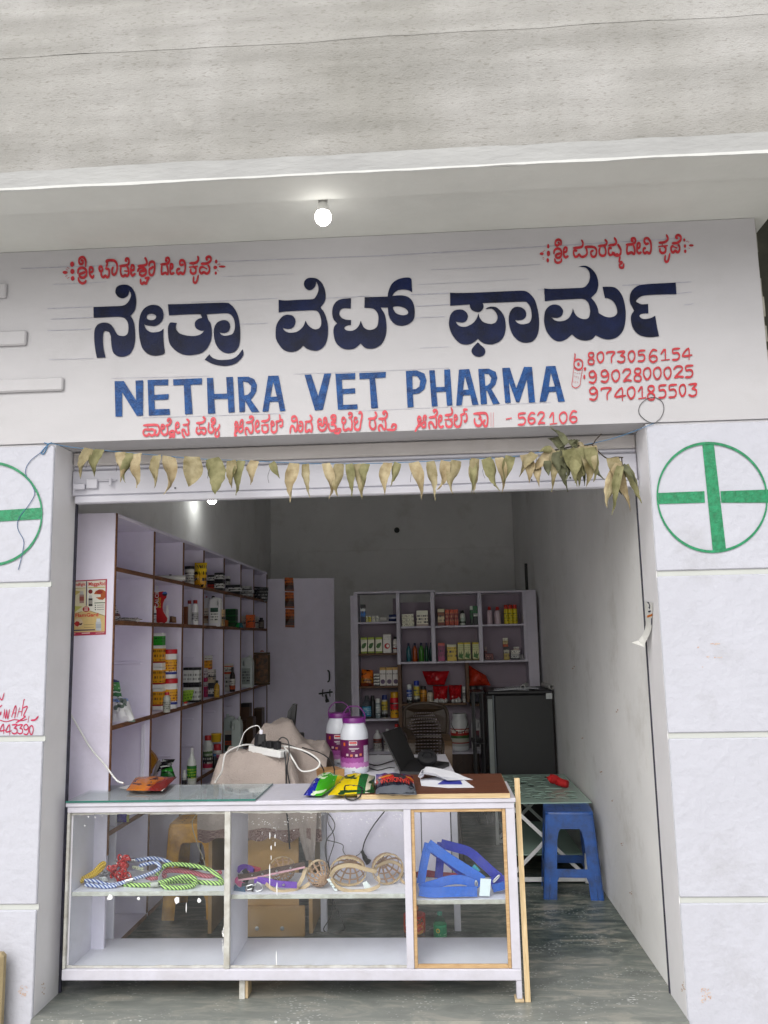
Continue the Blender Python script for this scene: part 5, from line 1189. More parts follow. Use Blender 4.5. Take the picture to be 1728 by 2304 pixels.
blk = [(0, '141416'), (.12, 'b8bab6'), (.84, '101012')]
zt = Z3
for k, nm in enumerate(('lower', 'upper')):
    for j in range(3):
        zq = carton(f'{nm} white carton with black crimped top, {["at the inner end", "in the middle", "at the outer end"][j]} of its wrapped row', 412 + j * 12, 423.6 + j * 12, (1534, 1494)[k], (1574, 1532)[k], 1.80, zt, .06, blk, '5a5c5a', (.2, .75), 'black topped wrapped cartons', sc=6)
    zt = zq
for j in range(3):
    pouch(f'lime green leaflet packet {["nearest the edge of", "second on", "third on"][j]} the wrapped cartons shelf', [U(411 + j * 7, 1580 - 2 * j, 1, 1.60), U(418 + j * 7, 1578 - 2 * j, 1, 1.60), U(426 + j * 5, 1552, 1, 1.66), U(412 + j * 6, 1554, 1, 1.66)], .008, film('lime leaflet', [(0, '7aa02a'), (.7, '9ab84a')], '3a5a14', 2, .4, 6), LS, seed=j)
carton('small red and white carton on the edge of the third shelf', 413, 419, 1575, 1583, 1.56, Z3, .03, [(0, 'c0c0bc'), (.5, 'b02018')], None, group=LS)
zt = carton('narrow pink carton standing below another pink carton', 458, 464.5, 1538, 1572, 2.26, Z3, .06, [(0, '9a2450'), (.7, 'b8b0b0')], '5a1430', group=LS, sc=6)
carton('narrow pink and white carton on top of the pink one', 458, 464.5, 1506, 1537, 2.26, zt, .06, [(0, '9a2450'), (.3, 'c0b8b8')], '5a1430', group=LS, sc=6)
zt = carton('grey and white carton bottom of a stack in the fourth pigeonhole', 465, 481, 1535, 1566, 2.30, Z3, .06, [(0, '2a3a52'), (.2, 'b8b8b4'), (.6, '2c2c30')], group=LS, sc=6)
zt = carton('cream and grey carton middle of a stack in the fourth pigeonhole', 465, 481, 1504, 1534, 2.30, zt, .06, [(0, 'a89c84'), (.4, '26262a'), (.5, 'b4b0a8')], group=LS, sc=6)
carton('white and orange carton on top of the stack in the fourth pigeonhole', 459, 473, 1472, 1503, 2.30, zt, .06, [(0, 'a8401c'), (.12, 'c88a1c'), (.65, 'c4c4bc')], '7a4a10', group=LS, sc=6)
bottle('yellow bottle with black pump top in the fourth pigeonhole', 482, 494, 1525, 1563, 2.24, Z3, 'tall', 'a07a1c', '141416', [(0, 'b08a2c')], (.1, .5), group=LS)
zt = carton('tall white carton under the orange and white one', 505.5, 517, 1518, 1557, 2.86, Z3, .06, 'b8b8b0', group=LS, sc=6)
carton('orange and white carton on top of the tall white one', 504.5, 521, 1495, 1518, 2.86, zt, .06, [(0, 'b4481a'), (.2, 'c0beb4'), (.7, 'c06028'), (.8, 'c4c0b8')], group=LS, sc=5)
bottle('dark syrup bottle with white label in the fifth pigeonhole', 517, 529, 1499, 1554, 2.84, Z3, 'tall', '1c1210', '181414', [(0, 'b04a20'), (.35, 'b8b4ac')], (.10, .52), group=LS)
jerry('large white jerrycan in the sixth pigeonhole', 542, 566, 1473, 1545, 3.36, Z3, .08, 'b8c0bc', 'b0b8b4', [(0, '8a948e')], group=LS, hand=-1)
pf = thing('framed_picture', 'gold edged framed devotional picture standing in the last pigeonhole', 'picture', U(589, 1536, 1, 3.70), LS)
a = span(571, 607, 1462, 1535, 3.70); w = .018
fm = mat('dark gilt frame', (.09, .055, .02), .4, .4, 30, .3, 80); zz = Z3 + .001 - a[2]
A = [a[0], a[1], a[2] + zz, a[3] + zz]
for q in ((A[0], A[1], A[2], A[2] + w), (A[0], A[1], A[3] - w, A[3]), (A[0], A[0] + w, A[2] + w + .0005, A[3] - w - .0005), (A[1] - w, A[1], A[2] + w + .0005, A[3] - w - .0005)):
    obj('frame_bar', MB().bbox(q[0], q[1], 3.70, 3.718, q[2], q[3], .004), fm, pf)
obj('print', MB().box(A[0] + w, A[1] - w, 3.706, 3.712, A[2] + w, A[3] - w), mat('soft coloured print', (.20, .09, .04), .3, .7, 26, grain=(.03, .045, .04)), pf)
fl = thing('marigold_flower', 'orange marigold set on the framed picture', 'flower', (U(589, 1462, 1, 3.71).x, 3.709, A[3]), LS)
mb = MB()
for i in range(26):
    an = i * 2.4; r = .006 + .011 * (i % 7) / 7; mb.lathe((A[0] + A[1]) / 2 + r * math.cos(an), 3.709 + r * .6 * math.sin(an), A[3] + .001 + .014 * (1 - r / .02), [(.001, 0), (.005, .004), (.001, .007)], 6)
obj('petals', mb, mat('marigold petals', (.55, .11, .012), .6, .3, 40), fl)
# ---- fourth row
tk = thing('orange_box', 'orange lidded plastic box tilted in a low pigeonhole', 'box', U(352, 1740, 1, 1.3), LS)
Q = [U(338, 1742, 1, 1.22), U(345, 1738, 1, 1.30), U(369, 1704, 1, 1.38), U(364, 1692, 1, 1.40), U(338, 1686, 1, 1.30)]
obj('lid', MB().prism([(q.x, q.z) for q in Q], lambda x, z: (x, 1.22 + (z - Q[0].z) * .5, z), (0, .03, 0)), mat('orange lid plastic', (.50, .22, .02), .35, .15, 12), tk)
obj('tray', MB().prism([(q.x + .01, q.z - .035) for q in Q[:4]] + [(Q[0].x, Q[0].z - .03)], lambda x, z: (x, 1.26 + (z - Q[0].z) * .5, max(z, Z4 + .001)), (0, .05, 0)), mat('clear tray plastic', (.35, .32, .32), .3, .1, 9), tk)
pouch('green packet with black folded top in a low pigeonhole', [U(360, 1754, 1, 1.16), U(396, 1752, 1, 1.16), U(384, 1716, 1, 1.20), U(364, 1720, 1, 1.20)], .05, film('green black packet', [(0, '14501c'), (.5, '2a8a2a'), (.7, '1a5a1c')], '0c2a0c', 2, .25, 4), LS, seed=9)
pouch('black printed packet top flopping over the green packet', [U(352, 1738, 1, 1.14), U(386, 1722, 1, 1.14), U(394, 1708, 1, 1.17), U(366, 1708, 1, 1.17)], .03, film('black packet top', [(0, '0c0e0c'), (1, '101210')], 'b0b4b0', 0, .25, 4), LS, seed=10)
bottle('tall white bottle with green label and narrow neck in a low pigeonhole', 421.5, 442, 1665, 1747, 1.62, Z4, 'slim', 'c8ccc8', 'd0d4d0', [(0, 'b8c0b4'), (.2, '142a1c'), (.3, '2a7a1c'), (.75, '1c6a24')], (.10, .52), 'a0b83a', LS, seg=22)
bottle('small white bottle standing beside the green labelled one', 409.5, 420, 1716, 1752, 1.56, Z4, 'pill', 'c0c4c0', 'b8bcb8', [(0, '1c2024'), (.6, 'b0b4b0')], (.1, .6), group=LS)
bottle('white bottle with red cap and pink and black label in a low pigeonhole', 457, 478, 1654, 1730, 2.20, Z4, 'pill', 'b8bcb8', 'a01c1c', [(0, '9a2440'), (.2, '1c1c1e'), (.5, '3a5a2a'), (.75, 'b0b4b0')], (.05, .72), 'c0c0b8', LS)
bottle('red and black can with wide yellow lid in a low pigeonhole', 480, 498, 1668, 1716, 2.36, Z4, 'spray', 'a01824', 'a01824', [(0, '9a7414'), (.3, '2a1c2c'), (.5, 'a04060'), (.7, 'b0aca8')], (.03, .72), group=LS, cat='can', name='can')
bottle('bright yellow lid jar sitting above the red can', 475, 498, 1646, 1665, 2.37, Z4 + .155, 'tub', 'b89414', 'c8a418', None, group=LS, cat='jar', name='jar')
bottle('small blue capped jar between the low bottles', 478, 488, 1690, 1722, 2.24, Z4, 'pill', '2a2a30', '2a5a8a', [(0, '1a1a1c')], (.1, .6), group=LS, cat='jar', name='jar')
jerry('white jerrycan with picture label in the fifth low pigeonhole', 504, 524, 1610, 1702, 2.86, Z4, .08, 'a8b4ae', 'a0aca6', [(0, '2a3a24'), (.3, 'a84018'), (.5, '2a2422'), (.8, 'b0aca0')], group=LS)
jerry('plain white jerrycan with grip in the fifth low pigeonhole', 522, 540, 1609, 1698, 2.78, Z4, .08, 'b0bab4', 'a8b2ac', None, group=LS, hand=-1)
KR = 'cardboard cartons at the far end of the shelves'
zt = carton('brown cardboard carton standing under a smaller carton', 541, 553, 1606, 1662, 3.34, Z4, .12, '4e3826', None, group=KR)
carton('small brown cardboard carton with dark top on another carton', 541, 561, 1566, 1606, 3.36, zt, .10, [(0, '4a3424'), (.8, '1c1614')], None, group=KR)
carton('wide brown cardboard carton in the sixth low pigeonhole', 554, 569, 1598, 1665, 3.30, Z4, .12, '46321f', None, group=KR)
carton('dark brown cardboard carton in the last low pigeonhole', 571.5, 589, 1590, 1660, 3.82, Z4, .12, [(0, '3c2c1e'), (.9, '4a3828')], None, group=KR)
pouch('violet plastic packet on the lowest shelf behind the counter', [U(240, 1852, 1, .60), U(290, 1850, 1, .60), U(292, 1825, 1, .62), U(242, 1820, 1, .62)], .05, film('violet packet', [(0, '2a1a7a'), (.6, '3a2a8a'), (.9, '8a8a4a')], None, 0, .2), LS, seed=12, wrinkle=.6)

# ================================================================== goods on the rear shelf unit
YG = YB + .05
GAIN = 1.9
def rc(label, x0, x1, yt, yb, k, stops, ink=INK, ib=(.15, .8), dep=.05, Y=YG, sc=6, z=None): return carton(label, x0, x1, yt, yb, Y, RZ[k] if z is None else z, dep, stops, ink, ib, RG, sc=sc)
def rb(label, x0, x1, yt, yb, k, kind, body, cap, lab=None, lb=(.12, .6), ink=INK, cat='bottle', name='bottle', **kw): return bottle(label, x0, x1, yt, yb, YG + .04, RZ[k], kind, body, cap, lab, lb, ink, RG, cat, name=name, **kw)
rc('tall blue and white carton in the top corner cubby', 811, 822, 1358, 1398, 'a1', [(0, '101c3a'), (.3, '1c5a9a'), (.6, 'b0b4b4'), (.8, '141618')])
for i, (x0, x1, c, lab) in enumerate(((823, 828, 'a8a878', 'thin cream carton next to the blue and white carton'), (829, 835, '9a9418', 'thin yellow carton in the top corner cubby'), (837, 844, 'b4b4a4', 'thin white carton next to the yellow one'), (845.5, 852, 'a8aca0', 'thin pale carton beside the paper roll'))):
    rc(lab, x0, x1, 1384, 1398, 'a1', [(0, c), (.8, 'b8b8ac')])
rl = thing('bandage_roll', 'white bandage roll lying in the top corner cubby', 'roll', U(861, 1397, 1, YG), RG)
a = span(853, 870, 1385, 1397, YG); zc = RZ['a1'] + (a[3] - a[2]) / 2 + .001; r_ = (a[3] - a[2]) / 2
mb = MB().lathe(0, 0, 0, [(r_ * .3, 0), (r_, .001), (r_, a[1] - a[0] - .001), (r_ * .3, a[1] - a[0])], 16); mb.v = [Vector((a[0] + v.z, YG + .04 + v.y, zc + v.x)) for v in mb.v]
obj('roll', mb, mat('gauze', (.60, .59, .54), .9, .08, 60), rl)
pouch('dark blue packet beside the bandage roll', [U(874, 1398, 1, YG), U(893, 1398, 1, YG), U(892, 1382, 1, YG), U(875, 1383, 1, YG)], .03, film('dark blue packet', [(0, '1c2440'), (.4, '8a8c98'), (.6, '20284a')], None, 2), RG, seed=21)
zt = RZ['b1']
for k, nm in enumerate(('lowest', 'middle', 'topmost')):
    zt = carton(f'flat cream carton {nm} of three in the second cubby', 905 - k * .5, 932 - k, 1400 - 9 * k, 1409 - 9 * k, YG, zt, .06, [(0, 'a8a894'), (.5, 'b4b4a0')], '4a3a30', (.2, .8), RG, sc=6)
rc('wide cream carton with printed figures in the second cubby', 937, 963, 1373, 1408, 'b1', [(0, '8a7a72'), (.12, 'b0ac9c'), (.7, 'b8b4a4')], '26242a', sc=8)
for i, (x0, x1, nm) in enumerate(((812, 826, 'by the outer post'), (828, 842, 'in the middle'), (845, 860, 'by the red ring carton'))):
    o = thing('leaf_carton', f'white and lime carton with green leaf {nm}', 'box', (0, 0, 0), 'leaf cartons on the left of the unit')
    a = span(x0, x1, 1435, 1471, YG); o.location = ORG[o] = Vector(((a[0] + a[1]) / 2, YG, RZ['a2'])); h = a[3] - a[2]; z0 = RZ['a2'] + .0008; w = a[1] - a[0]
    obj('carton', MB().bbox(a[0], a[1], YG, YG + .05, z0, z0 + h, .002), pmat([(0, '6a7a20'), (.12, 'b4b8a0'), (.85, '7a8a24')], None), o)
    lf_ = [(a[0] + w * u, z0 + h * v) for u, v in ((.08, .40), (.25, .58), (.55, .64), (.88, .66), (.80, .48), (.60, .34), (.35, .30), (.15, .33))]
    obj('leaf_print', fill([[(x, -z) for x, z in lf_]], lambda x, z: Vector((x, YG - .0008, -z))), mat('green leaf print', (.05, .17, .03), .5, .2, 40), o)
oc = thing('ring_carton', 'white carton with a red ring printed on it', 'box', (0, 0, 0), RG); a = span(862, 880, 1427, 1470, YG); ORG[oc] = oc.location = Vector(((a[0] + a[1]) / 2, YG, RZ['a2']))
z0 = RZ['a2'] + .0008; h = a[3] - a[2]; cx = (a[0] + a[1]) / 2
obj('carton', MB().bbox(a[0], a[1], YG, YG + .06, z0, z0 + h, .002), pmat([(0, 'b4b0aa'), (.92, '8a8680')], '8a8886', (.7, .95)), oc)
obj('ring_print', fill([[(cx + .024 * math.cos(t), -(z0 + h * .36) + .024 * math.sin(t)) for t in [6.2832 * i / 18 for i in range(18)]], [(cx + .005 + .013 * math.cos(t), -(z0 + h * .37) + .013 * math.sin(t)) for t in [6.2832 * i / 14 for i in range(14)]]], lambda x, z: Vector((x, YG - .0008, -z))), RTXT, oc)
rb('white bottle with black cap beside the red ring carton', 884, 896, 1433, 1469, 'a2', 'pill', 'b0aca8', '141416', [(0, 'b4b0ac'), (.25, '7a1c1c'), (.4, 'b4b0ac')])
for x0, x1, c, nm in ((914, 925, '1c4a52', 'teal'), (928, 939, '7a3410', 'amber orange'), (942, 954, '2c5a1c', 'leaf green'), (955.5, 964, '0c3a24', 'dark green'), (965.5, 975, '0a2a2c', 'blue black')):
    rb(f'{nm} shampoo bottle with navy cap in the middle row', x0, x1, 1445, 1487, 'm', 'tall', c, '0c1030', rough=.2)
rc('cream carton with a picture of a cow and calf', 985, 1000, 1369, 1407, 'c1', [(0, '5a2018'), (.2, 'a89878'), (.55, '6a3a20'), (.8, 'a8a080')])
for x0, x1, nm in ((1002, 1011, 'beside the cream carton'), (1012, 1021, 'in the middle'), (1022, 1031, 'beside the oval bottle')):
    rc(f'red and orange narrow carton {nm} of three', x0, x1, 1371, 1407, 'c1', [(0, '8a2c14'), (.3, '6a1414'), (.75, '9a3a18')], 'a8785a')
rb('oval white bottle with black cap and green label', 1034, 1047, 1372, 1406, 'c1', 'bulge', 'a8aca4', '121214', [(0, '26382c'), (.3, '9aa89c')], (.15, .5))
rc('narrow green and white carton leaning at the post', 1058, 1064, 1361, 1404, 'c1', [(0, '14201c'), (.3, '14502c'), (.8, 'a0a89c')])
rc('green and white carton at the post of the third cubby', 1065, 1075, 1361, 1404, 'c1', [(0, '141c1c'), (.45, 'a8aca4'), (.6, '14502c')])
rb('pale pink bottle with red cap by the post', 1095, 1108, 1366, 1406, 'd1', 'bulge', '9c8c92', '8a1c18', rough=.3)
rb('pale pink bottle with red cap next to the yellow cans', 1112, 1127, 1366, 1405, 'd1', 'bulge', '9c8c92', '8a1c18', rough=.3)
for x0, nm in ((1134, 'beside the pink bottle'), (1144, 'in the middle'), (1154, 'at the open end')):
    rb(f'yellow powder can with red lid {nm} of three', x0, x0 + 9.8, 1362, 1405, 'd1', 'spray', 'a89a20', '9a2414', [(0, 'a89a20')], (.04, .70), '5a5a10', 'can', 'can')
rc('pink and purple carton in the lower third cubby', 986, 1001, 1445, 1486, 'm', [(0, '7a2c50'), (.3, '6a2448'), (.85, '9a4438')], '2a1428')
rc('broad yellow and white carton beside the pink one', 1006, 1027, 1448, 1485, 'm', [(0, 'a08a2c'), (.85, 'aaa890')])
for x0, x1, nm in ((1030, 1043.5, 'beside the broad carton'), (1044.5, 1059, 'in the middle'), (1063, 1078, 'against the post')):
    o = thing('plant_carton', f'cream carton with green plant picture {nm}', 'box', (0, 0, 0), 'plant picture cartons'); a = span(x0, x1, 1443, 1484, YG); ORG[o] = o.location = Vector(((a[0] + a[1]) / 2, YG, zm)); z0 = zm + .0008; w, h = a[1] - a[0], a[3] - a[2]
    obj('carton', MB().bbox(a[0], a[1], YG, YG + .05, z0, z0 + h, .002), pmat([(0, '4a4418'), (.1, '9a9a70'), (.9, '9a8a1c')], '7a8a4a', (.55, .85)), o)
    obj('leaf_print', fill([[(a[0] + w * u, -(z0 + h * v)) for u, v in ((.1, .2), (.3, .5), (.45, .34), (.62, .56), (.66, .34), (.95, .42), (.78, .22), (.85, .10), (.5, .14))]], lambda x, z: Vector((x, YG - .0008, -z))), MATS['green leaf print'], o)
zt = rc('small white and orange carton under another in the last cubby', 1134, 1146, 1454, 1483, 'm', [(0, '8a7a3c'), (.5, '9a9a8a'), (.8, '26282a')])
rc('small white and orange carton on top of another in the last cubby', 1132, 1143, 1433, 1453, 'm', [(0, '8a3a14'), (.3, '9a8a5c'), (.7, 'a8a898')], z=zt)
zt = rc('dark carton under two flat white ones in the last cubby', 1150, 1169, 1469, 1482, 'm', [(0, '2a2c2e'), (.3, '8a8c88')])
zt = rc('flat white carton in the middle of a small stack', 1150, 1170, 1460, 1468.5, 'm', 'a8a8a0', z=zt)
rc('tiny white carton on top of a small stack', 1156, 1168, 1453, 1459.5, 'm', [(0, '9a8a80'), (.5, 'a8a8a0')], z=zt)
rc('dark red flat carton in the last cubby', 1091, 1110, 1467, 1482, 'm', [(0, '3a1418'), (.5, '4a181c')], '8a5a50')
rc('small red and white carton behind the dark red one', 1090, 1096, 1452, 1482, 'm', [(0, '5a1a1c'), (.7, '7a6a68')], Y=YG + .07)
vc = thing('vial_cluster', 'heap of tiny clear vials at the end of the last cubby', 'vials', (U(1180, 1481, 1, YG).x, YG, zm), RG); rnd = random.Random(3); mb = MB()
for i in range(14):
    q = U(rnd.uniform(1171, 1186), 1480, 1, YG); mb.lathe(q.x, YG + rnd.uniform(0, .08), zm + .001 + rnd.choice((0, .016, .03)) * .9, [(.007, 0), (.007, .016), (.004, .02), (.004, .026)], 8)
o = obj('vial', mb, mat('cloudy vial glass', (.32, .33, .34), .15, .2, 40, spec=.8), vc); o['kind'] = 'stuff'
# lower rows
pouch('orange pet food packet in the third row of the unit', [U(811, 1546, 1, YG), U(841, 1546, 1, YG), U(839, 1508, 1, YG + .04), U(814, 1506, 1, YG + .04)], .06, film('orange pet packet', [(0, '5a2410'), (.25, '8a5a1c'), (.5, 'b05a18')], '3a1810', 2, .25, 5), RG, seed=31)
zt = RZ['a3']
for k in range(4):
    zt = carton(f'flat white carton {["lowest", "second", "third", "topmost"][k]} of a pile beside the orange packet', 841, 854, 1535 - 7 * k, 1541.5 - 7 * k, YG, zt, .05, [(0, '1c1c20'), (.35, 'a8a8a2')], INK, (.3, .9), RG, sc=4)
for x0, nm in ((854.5, 'beside the pile'), (869, 'in the middle'), (883.5, 'against the post')):
    o = thing('bone_carton', f'tall white carton with orange top and purple disc {nm}', 'box', (0, 0, 0), 'purple disc cartons'); a = span(x0, x0 + 13.6, 1502, 1543, YG); ORG[o] = o.location = Vector(((a[0] + a[1]) / 2, YG, RZ['a3'])); z0 = RZ['a3'] + .0008; w, h = a[1] - a[0], a[3] - a[2]; cx = (a[0] + a[1]) / 2
    obj('carton', MB().bbox(a[0], a[1], YG, YG + .05, z0, z0 + h, .002), pmat([(0, 'a8a4a0'), (.85, '9a7a3c')], '6a645c', (.5, .68), sc=8), o)
    obj('disc_print', fill([[(cx + w * .38 * math.cos(t), -(z0 + h * .22) + w * .38 * math.sin(t)) for t in [6.2832 * i / 14 for i in range(14)]]], lambda x, z: Vector((x, YG - .0008, -z))), mat('purple disc print', (.10, .06, .13), .5, .3, 60), o)
rb('clear bottle with light blue label and pump on the fourth row', 815, 836, 1565, 1616, 'a4', 'tall', '404448', '303438', [(0, '2a6a8a'), (.5, '3a7a9a')], (.10, .52), 'a0b8c0', clear=True)
rb('black bulky container behind the blue labelled bottle', 833, 845, 1564, 1615, 'a4', 'pill', '0e0e10', '0e0e10', cat='container', name='container')
rb('white and silver aerosol can on the fourth row', 845, 856, 1573, 1617, 'a4', 'spray', '6a7478', 'b0b4b0', [(0, '5a666a'), (.4, '8a9294')], (.03, .7), 'b0b4b0', 'can', 'can')
rb('yellow and white aerosol can with blue cap on the fourth row', 859, 872, 1564, 1616, 'a4', 'spray', '9a9a94', '14245a', [(0, '121214'), (.2, '8a8c8a'), (.45, '9a8a2c')], (.03, .72), '2a2a2c', 'can', 'can')
rb('red and yellow baby powder style bottle with yellow cap', 878, 898, 1558, 1616, 'a4', 'spray', 'a01420', 'b08418', [(0, 'b08418'), (.42, 'a01420'), (.75, 'b8b0a8'), (.8, 'a01420')], (.02, .73), '26141c')
rb('white liniment bottle beside the laptop lid', 840, 859, 1641, 1688, 'a5', 'jug', 'a8a8a8', 'a0a0a0', [(0, '8a8884'), (.6, '5a2c24')], (.10, .60))
rb('white liniment bottle partly behind the laptop lid', 863, 881, 1640, 1689, 'a5', 'jug', 'a4a4a4', '9c9c9c', [(0, '8a8884'), (.6, '5a2c24')], (.10, .60))
rb('white jug with round red cap above the laptop', 883, 903, 1629, 1689, 'a5', 'jug', 'b0b0b0', 'a01c18')
rb('white and blue aerosol can on the brown shelf', 915, 927, 1541, 1583, 'b3', 'spray', '8a8e92', 'a8acac', [(0, '141618'), (.25, '8a9098'), (.45, '1c3a7a')], (.03, .72), 'b0b4b8', 'can', 'can')
rb('tall aerosol can with blue cap and yellow body on the brown shelf', 931, 944, 1533, 1583, 'b3', 'spray', '8a8a84', '10287a', [(0, '141416'), (.2, '9a9a8c'), (.4, '9a8c2c')], (.03, .74), '2a3a4a', 'can', 'can')
rb('gold aerosol can with black cap on the brown shelf', 946, 960, 1545, 1583, 'b3', 'spray', '8a5a14', '101012', [(0, '7a4c10'), (.5, '9a6a1c')], (.03, .72), '3a2a10', 'can', 'can')
rb('short cream jar with black lid on the brown shelf', 961, 975, 1555, 1583, 'b3', 'pill', '9a9484', '161618', [(0, '9a9484')], (.1, .6), cat='jar', name='jar')
RF = film('red glossy film', [(0, '7c0e14'), (.5, '8c1218')], None, 0, .15)
pouch('large red plastic packet balanced on the red bundles', [U(962, 1541, 1, YG + .05), U(1000, 1541, 1, YG + .05), U(1011, 1510, 1, YG + .07), U(950, 1510, 1, YG + .07)], .08, RF, RG, seed=33, wrinkle=.4)
def bundle(label, x0, x1, yt, yb, seed):
    T_ = thing('red_bundle', label, 'bundle', (U((x0 + x1) / 2, yb, 1, YG).x, YG, RZ['b3']), RG); q = [U(x0 + 3, yb - 8, 1, YG + .02), U(x1 - 3, yb - 8, 1, YG + .02), U(x1, yt, 1, YG + .05), U(x0, yt, 1, YG + .05)]
    o = pouch('', q, .08, RF, None, seed=seed, wrinkle=.5, name='wrapper')
    for k in ('label', 'category'):
        if k in o: del o[k]
    wl_ = o.matrix_world.copy(); o.parent = T_; o.location = Vector(o.location) - ORG[T_]
    mb = MB(); rnd = random.Random(seed)
    for i in range(9):
        p = U(rnd.uniform(x0 + 3, x1 - 3), yb, 1, YG + rnd.uniform(-.01, .03)); mb.lathe(p.x, p.y, RZ['b3'] + .0006, [(.010, 0), (.017, .01), (.012, .026), (.002, rnd.uniform(.03, .05))], 6)
    obj('white_sachets', mb, mat('crumpled white film', (.50, .50, .48), .3, .15, 50), T_)
bundle('red wrapped bundle with white sachets next to the cream jar', 974, 1008, 1543, 1583, 34); bundle('red wrapped bundle with white sachets beside the white carton', 1009, 1039, 1541, 1582, 35)
rc('narrow white carton standing beside the red bundles', 1041, 1047, 1547, 1583, 'b3', [(0, '8a8a86'), (.4, '5a5a58'), (.6, '9a9a96')])
pouch('orange red plastic bag slumped over clear jars', [U(1054, 1543, 1, YG + .02), U(1104, 1542, 1, YG + .02), U(1094, 1520, 1, YG + .05), U(1055, 1497, 1, YG + .05)], .09, film('orange red bag', [(0, '8a2410'), (1, '8a2410')], None, 0, .25), RG, seed=36, wrinkle=.5, cat='bag')
for i, (x0, x1) in enumerate(((1057, 1072), (1074, 1092))):
    bottle(('clear jar under the orange bag by the brown post', 'clear jar under the orange bag near the fridge')[i], x0, x1, 1544, 1582, YG + .06, RZ['d3'], 'tub', '606468', '3a3c3e', None, group=RG, cat='jar', name='jar', clear=True)
# big handled can in the lower bay
def handled_can(label, x0, x1, yt, yb, Y, zb, body, lid, lab, group=None, wire='181818', rise=.0, lb=(.12, .60), ink='e0d8d8'):
    a = span(x0, x1, yt, yb, Y); h, r, cx = a[3] - a[2], (a[1] - a[0]) / 2, (a[0] + a[1]) / 2; zb += .0006
    T_ = thing('handled_can', label, 'can', (cx, Y, zb), group); p1, p2 = PROF['can']
    obj('body', MB().lathe(cx, Y, zb, [(r * q, h * t) for q, t in p1], 32), mat('plastic ' + body, body, .28, .04, 14), T_)
    obj('lid', MB().lathe(cx, Y, zb, [(r * q, h * t) for q, t in p2], 28), mat('plastic ' + lid, lid, .35, .05, 14), T_)
    obj('wrap_label', MB().lathe(cx, Y, zb, [(r + .0006, h * lb[0]), (r + .0010, h * lb[0] + .001), (r + .0010, h * lb[1] - .001), (r + .0006, h * lb[1])], 40), lab, T_)
    zk = zb + h * .86
    for s in (-1, 1): obj('handle_knob', MB().lathe(cx + s * r * .72, Y, zk - .006, [(.001, 0), (.007, .003), (.007, .009), (.001, .012)], 10), mat('steel knob', (.6, .6, .6), .3, .1, 9, metal=.6), T_)
    if rise > 0: pts = [(cx - r * .76, Y, zk), (cx - r * .78, Y - .01, zk + rise * .55), (cx - r * .4, Y - .015, zk + rise * .95), (cx, Y - .015, zk + rise), (cx + r * .4, Y - .015, zk + rise * .95), (cx + r * .78, Y - .01, zk + rise * .55), (cx + r * .76, Y, zk)]
    else: pts = [(cx - r * .76, Y, zk), (cx - r * .86, Y - r * .5, zk + rise * .5), (cx - r * .4, Y - r * 1.06, zk + rise), (cx + r * .4, Y - r * 1.08, zk + rise), (cx + r * .86, Y - r * .5, zk + rise * .5), (cx + r * .76, Y, zk)]
    obj('handle', MB().tube(pts, .0032, 8), mat('plastic ' + wire, wire, .4, .05, 14), T_)
    return T_
handled_can('white handled can with red and green label in the lower bay', 1014, 1055, 1606, 1688, YG + .10, RZ['e'], 'a4a6a6', 'a0a2a2', pmat([(0, '8a8c8a'), (.16, '7a1c18'), (.22, '8c8c80'), (.45, '2c4a24'), (.62, '8a1c18'), (.75, 'b0a8a0'), (.94, '7a1c18')], '8a2420', (.6, .95), sc=6), RG, '141414', -.10)
jerry('white flat can with dark red label beside the handled can', 1062, 1081, 1615, 1689, YG + .06, RZ['e'], .09, '9c9c9c', '949494', [(0, '2c2026'), (.7, '5a2028')], group=RG)
# rolls and papers on the fridge
for i, (q0, q1, r, lab) in enumerate(((U(1176, 1543, 1, FY0 + .02), U(1184, 1536, 1, FY0 + .34), .020, 'rolled paper chart lying on top of the fridge'), (U(1247, 1549, 1, FY0 + .02), U(1222, 1540, 1, FY0 + .36), .019, 'rolled paper chart on the fridge against the side wall'))):
    q0.z = q1.z = FZ + .031 + r; q0.x = min(q0.x, 2.49); q1.x = min(q1.x, 2.48)
    d = (q1 - q0).normalized(); t_ = thing('paper_roll', lab, 'roll', ((q0 + q1) / 2)[:], 'paper rolls on the fridge'); mb = MB(); n = 16; vs = []; s_ = d.cross(Vector((0, 0, 1))).normalized(); u_ = s_.cross(d)
    for p, rr in ((q0, r * .72), (q0, r), (q1, r), (q1, r * .72)): vs += [p + s_ * rr * math.cos(6.2832 * k / n) + u_ * rr * math.sin(6.2832 * k / n) for k in range(n)]
    mb.add(vs, [(i_ * n + k, i_ * n + (k + 1) % n, ((i_ + 1) % 4) * n + (k + 1) % n, ((i_ + 1) % 4) * n + k) for i_ in range(4) for k in range(n)], True)
    obj('sheet', mb, mat('chart paper', (.50, .50, .48), .7, .1, 12), t_)
np_ = thing('newspaper', 'folded newspapers lying on top of the fridge', 'newspaper', (2.2, FY0 + .1, FZ + .03))
for k, (x0, x1) in enumerate(((1114, 1190), (1140, 1212))):
    a, b = U(x0, 1552, 1, FY0), U(x1, 1558, 1, FY0); z_ = FZ + .032 + k * .009
    obj('folded_sheet', MB().strap([(a.x, FY0 + .13, z_), ((a.x + b.x) / 2, FY0 + .12, z_ + .006), (b.x, FY0 + .12, z_)], .22, .006, (0, 1, 0)), pmat([(0, '8a8c8e')], '3a3e4a', (0, 1), sc=20), np_)
# black post on the unit by the side wall
pt = U(1183, 1268, 1, YB + .18); obj('black_rod', MB().bbox(pt.x - .012, pt.x + .012, YB + .17, YB + .194, zT - .0185, pt.z, .003), BLACK, None, 'short black metal rod standing on top of the rear shelf unit', 'rod')
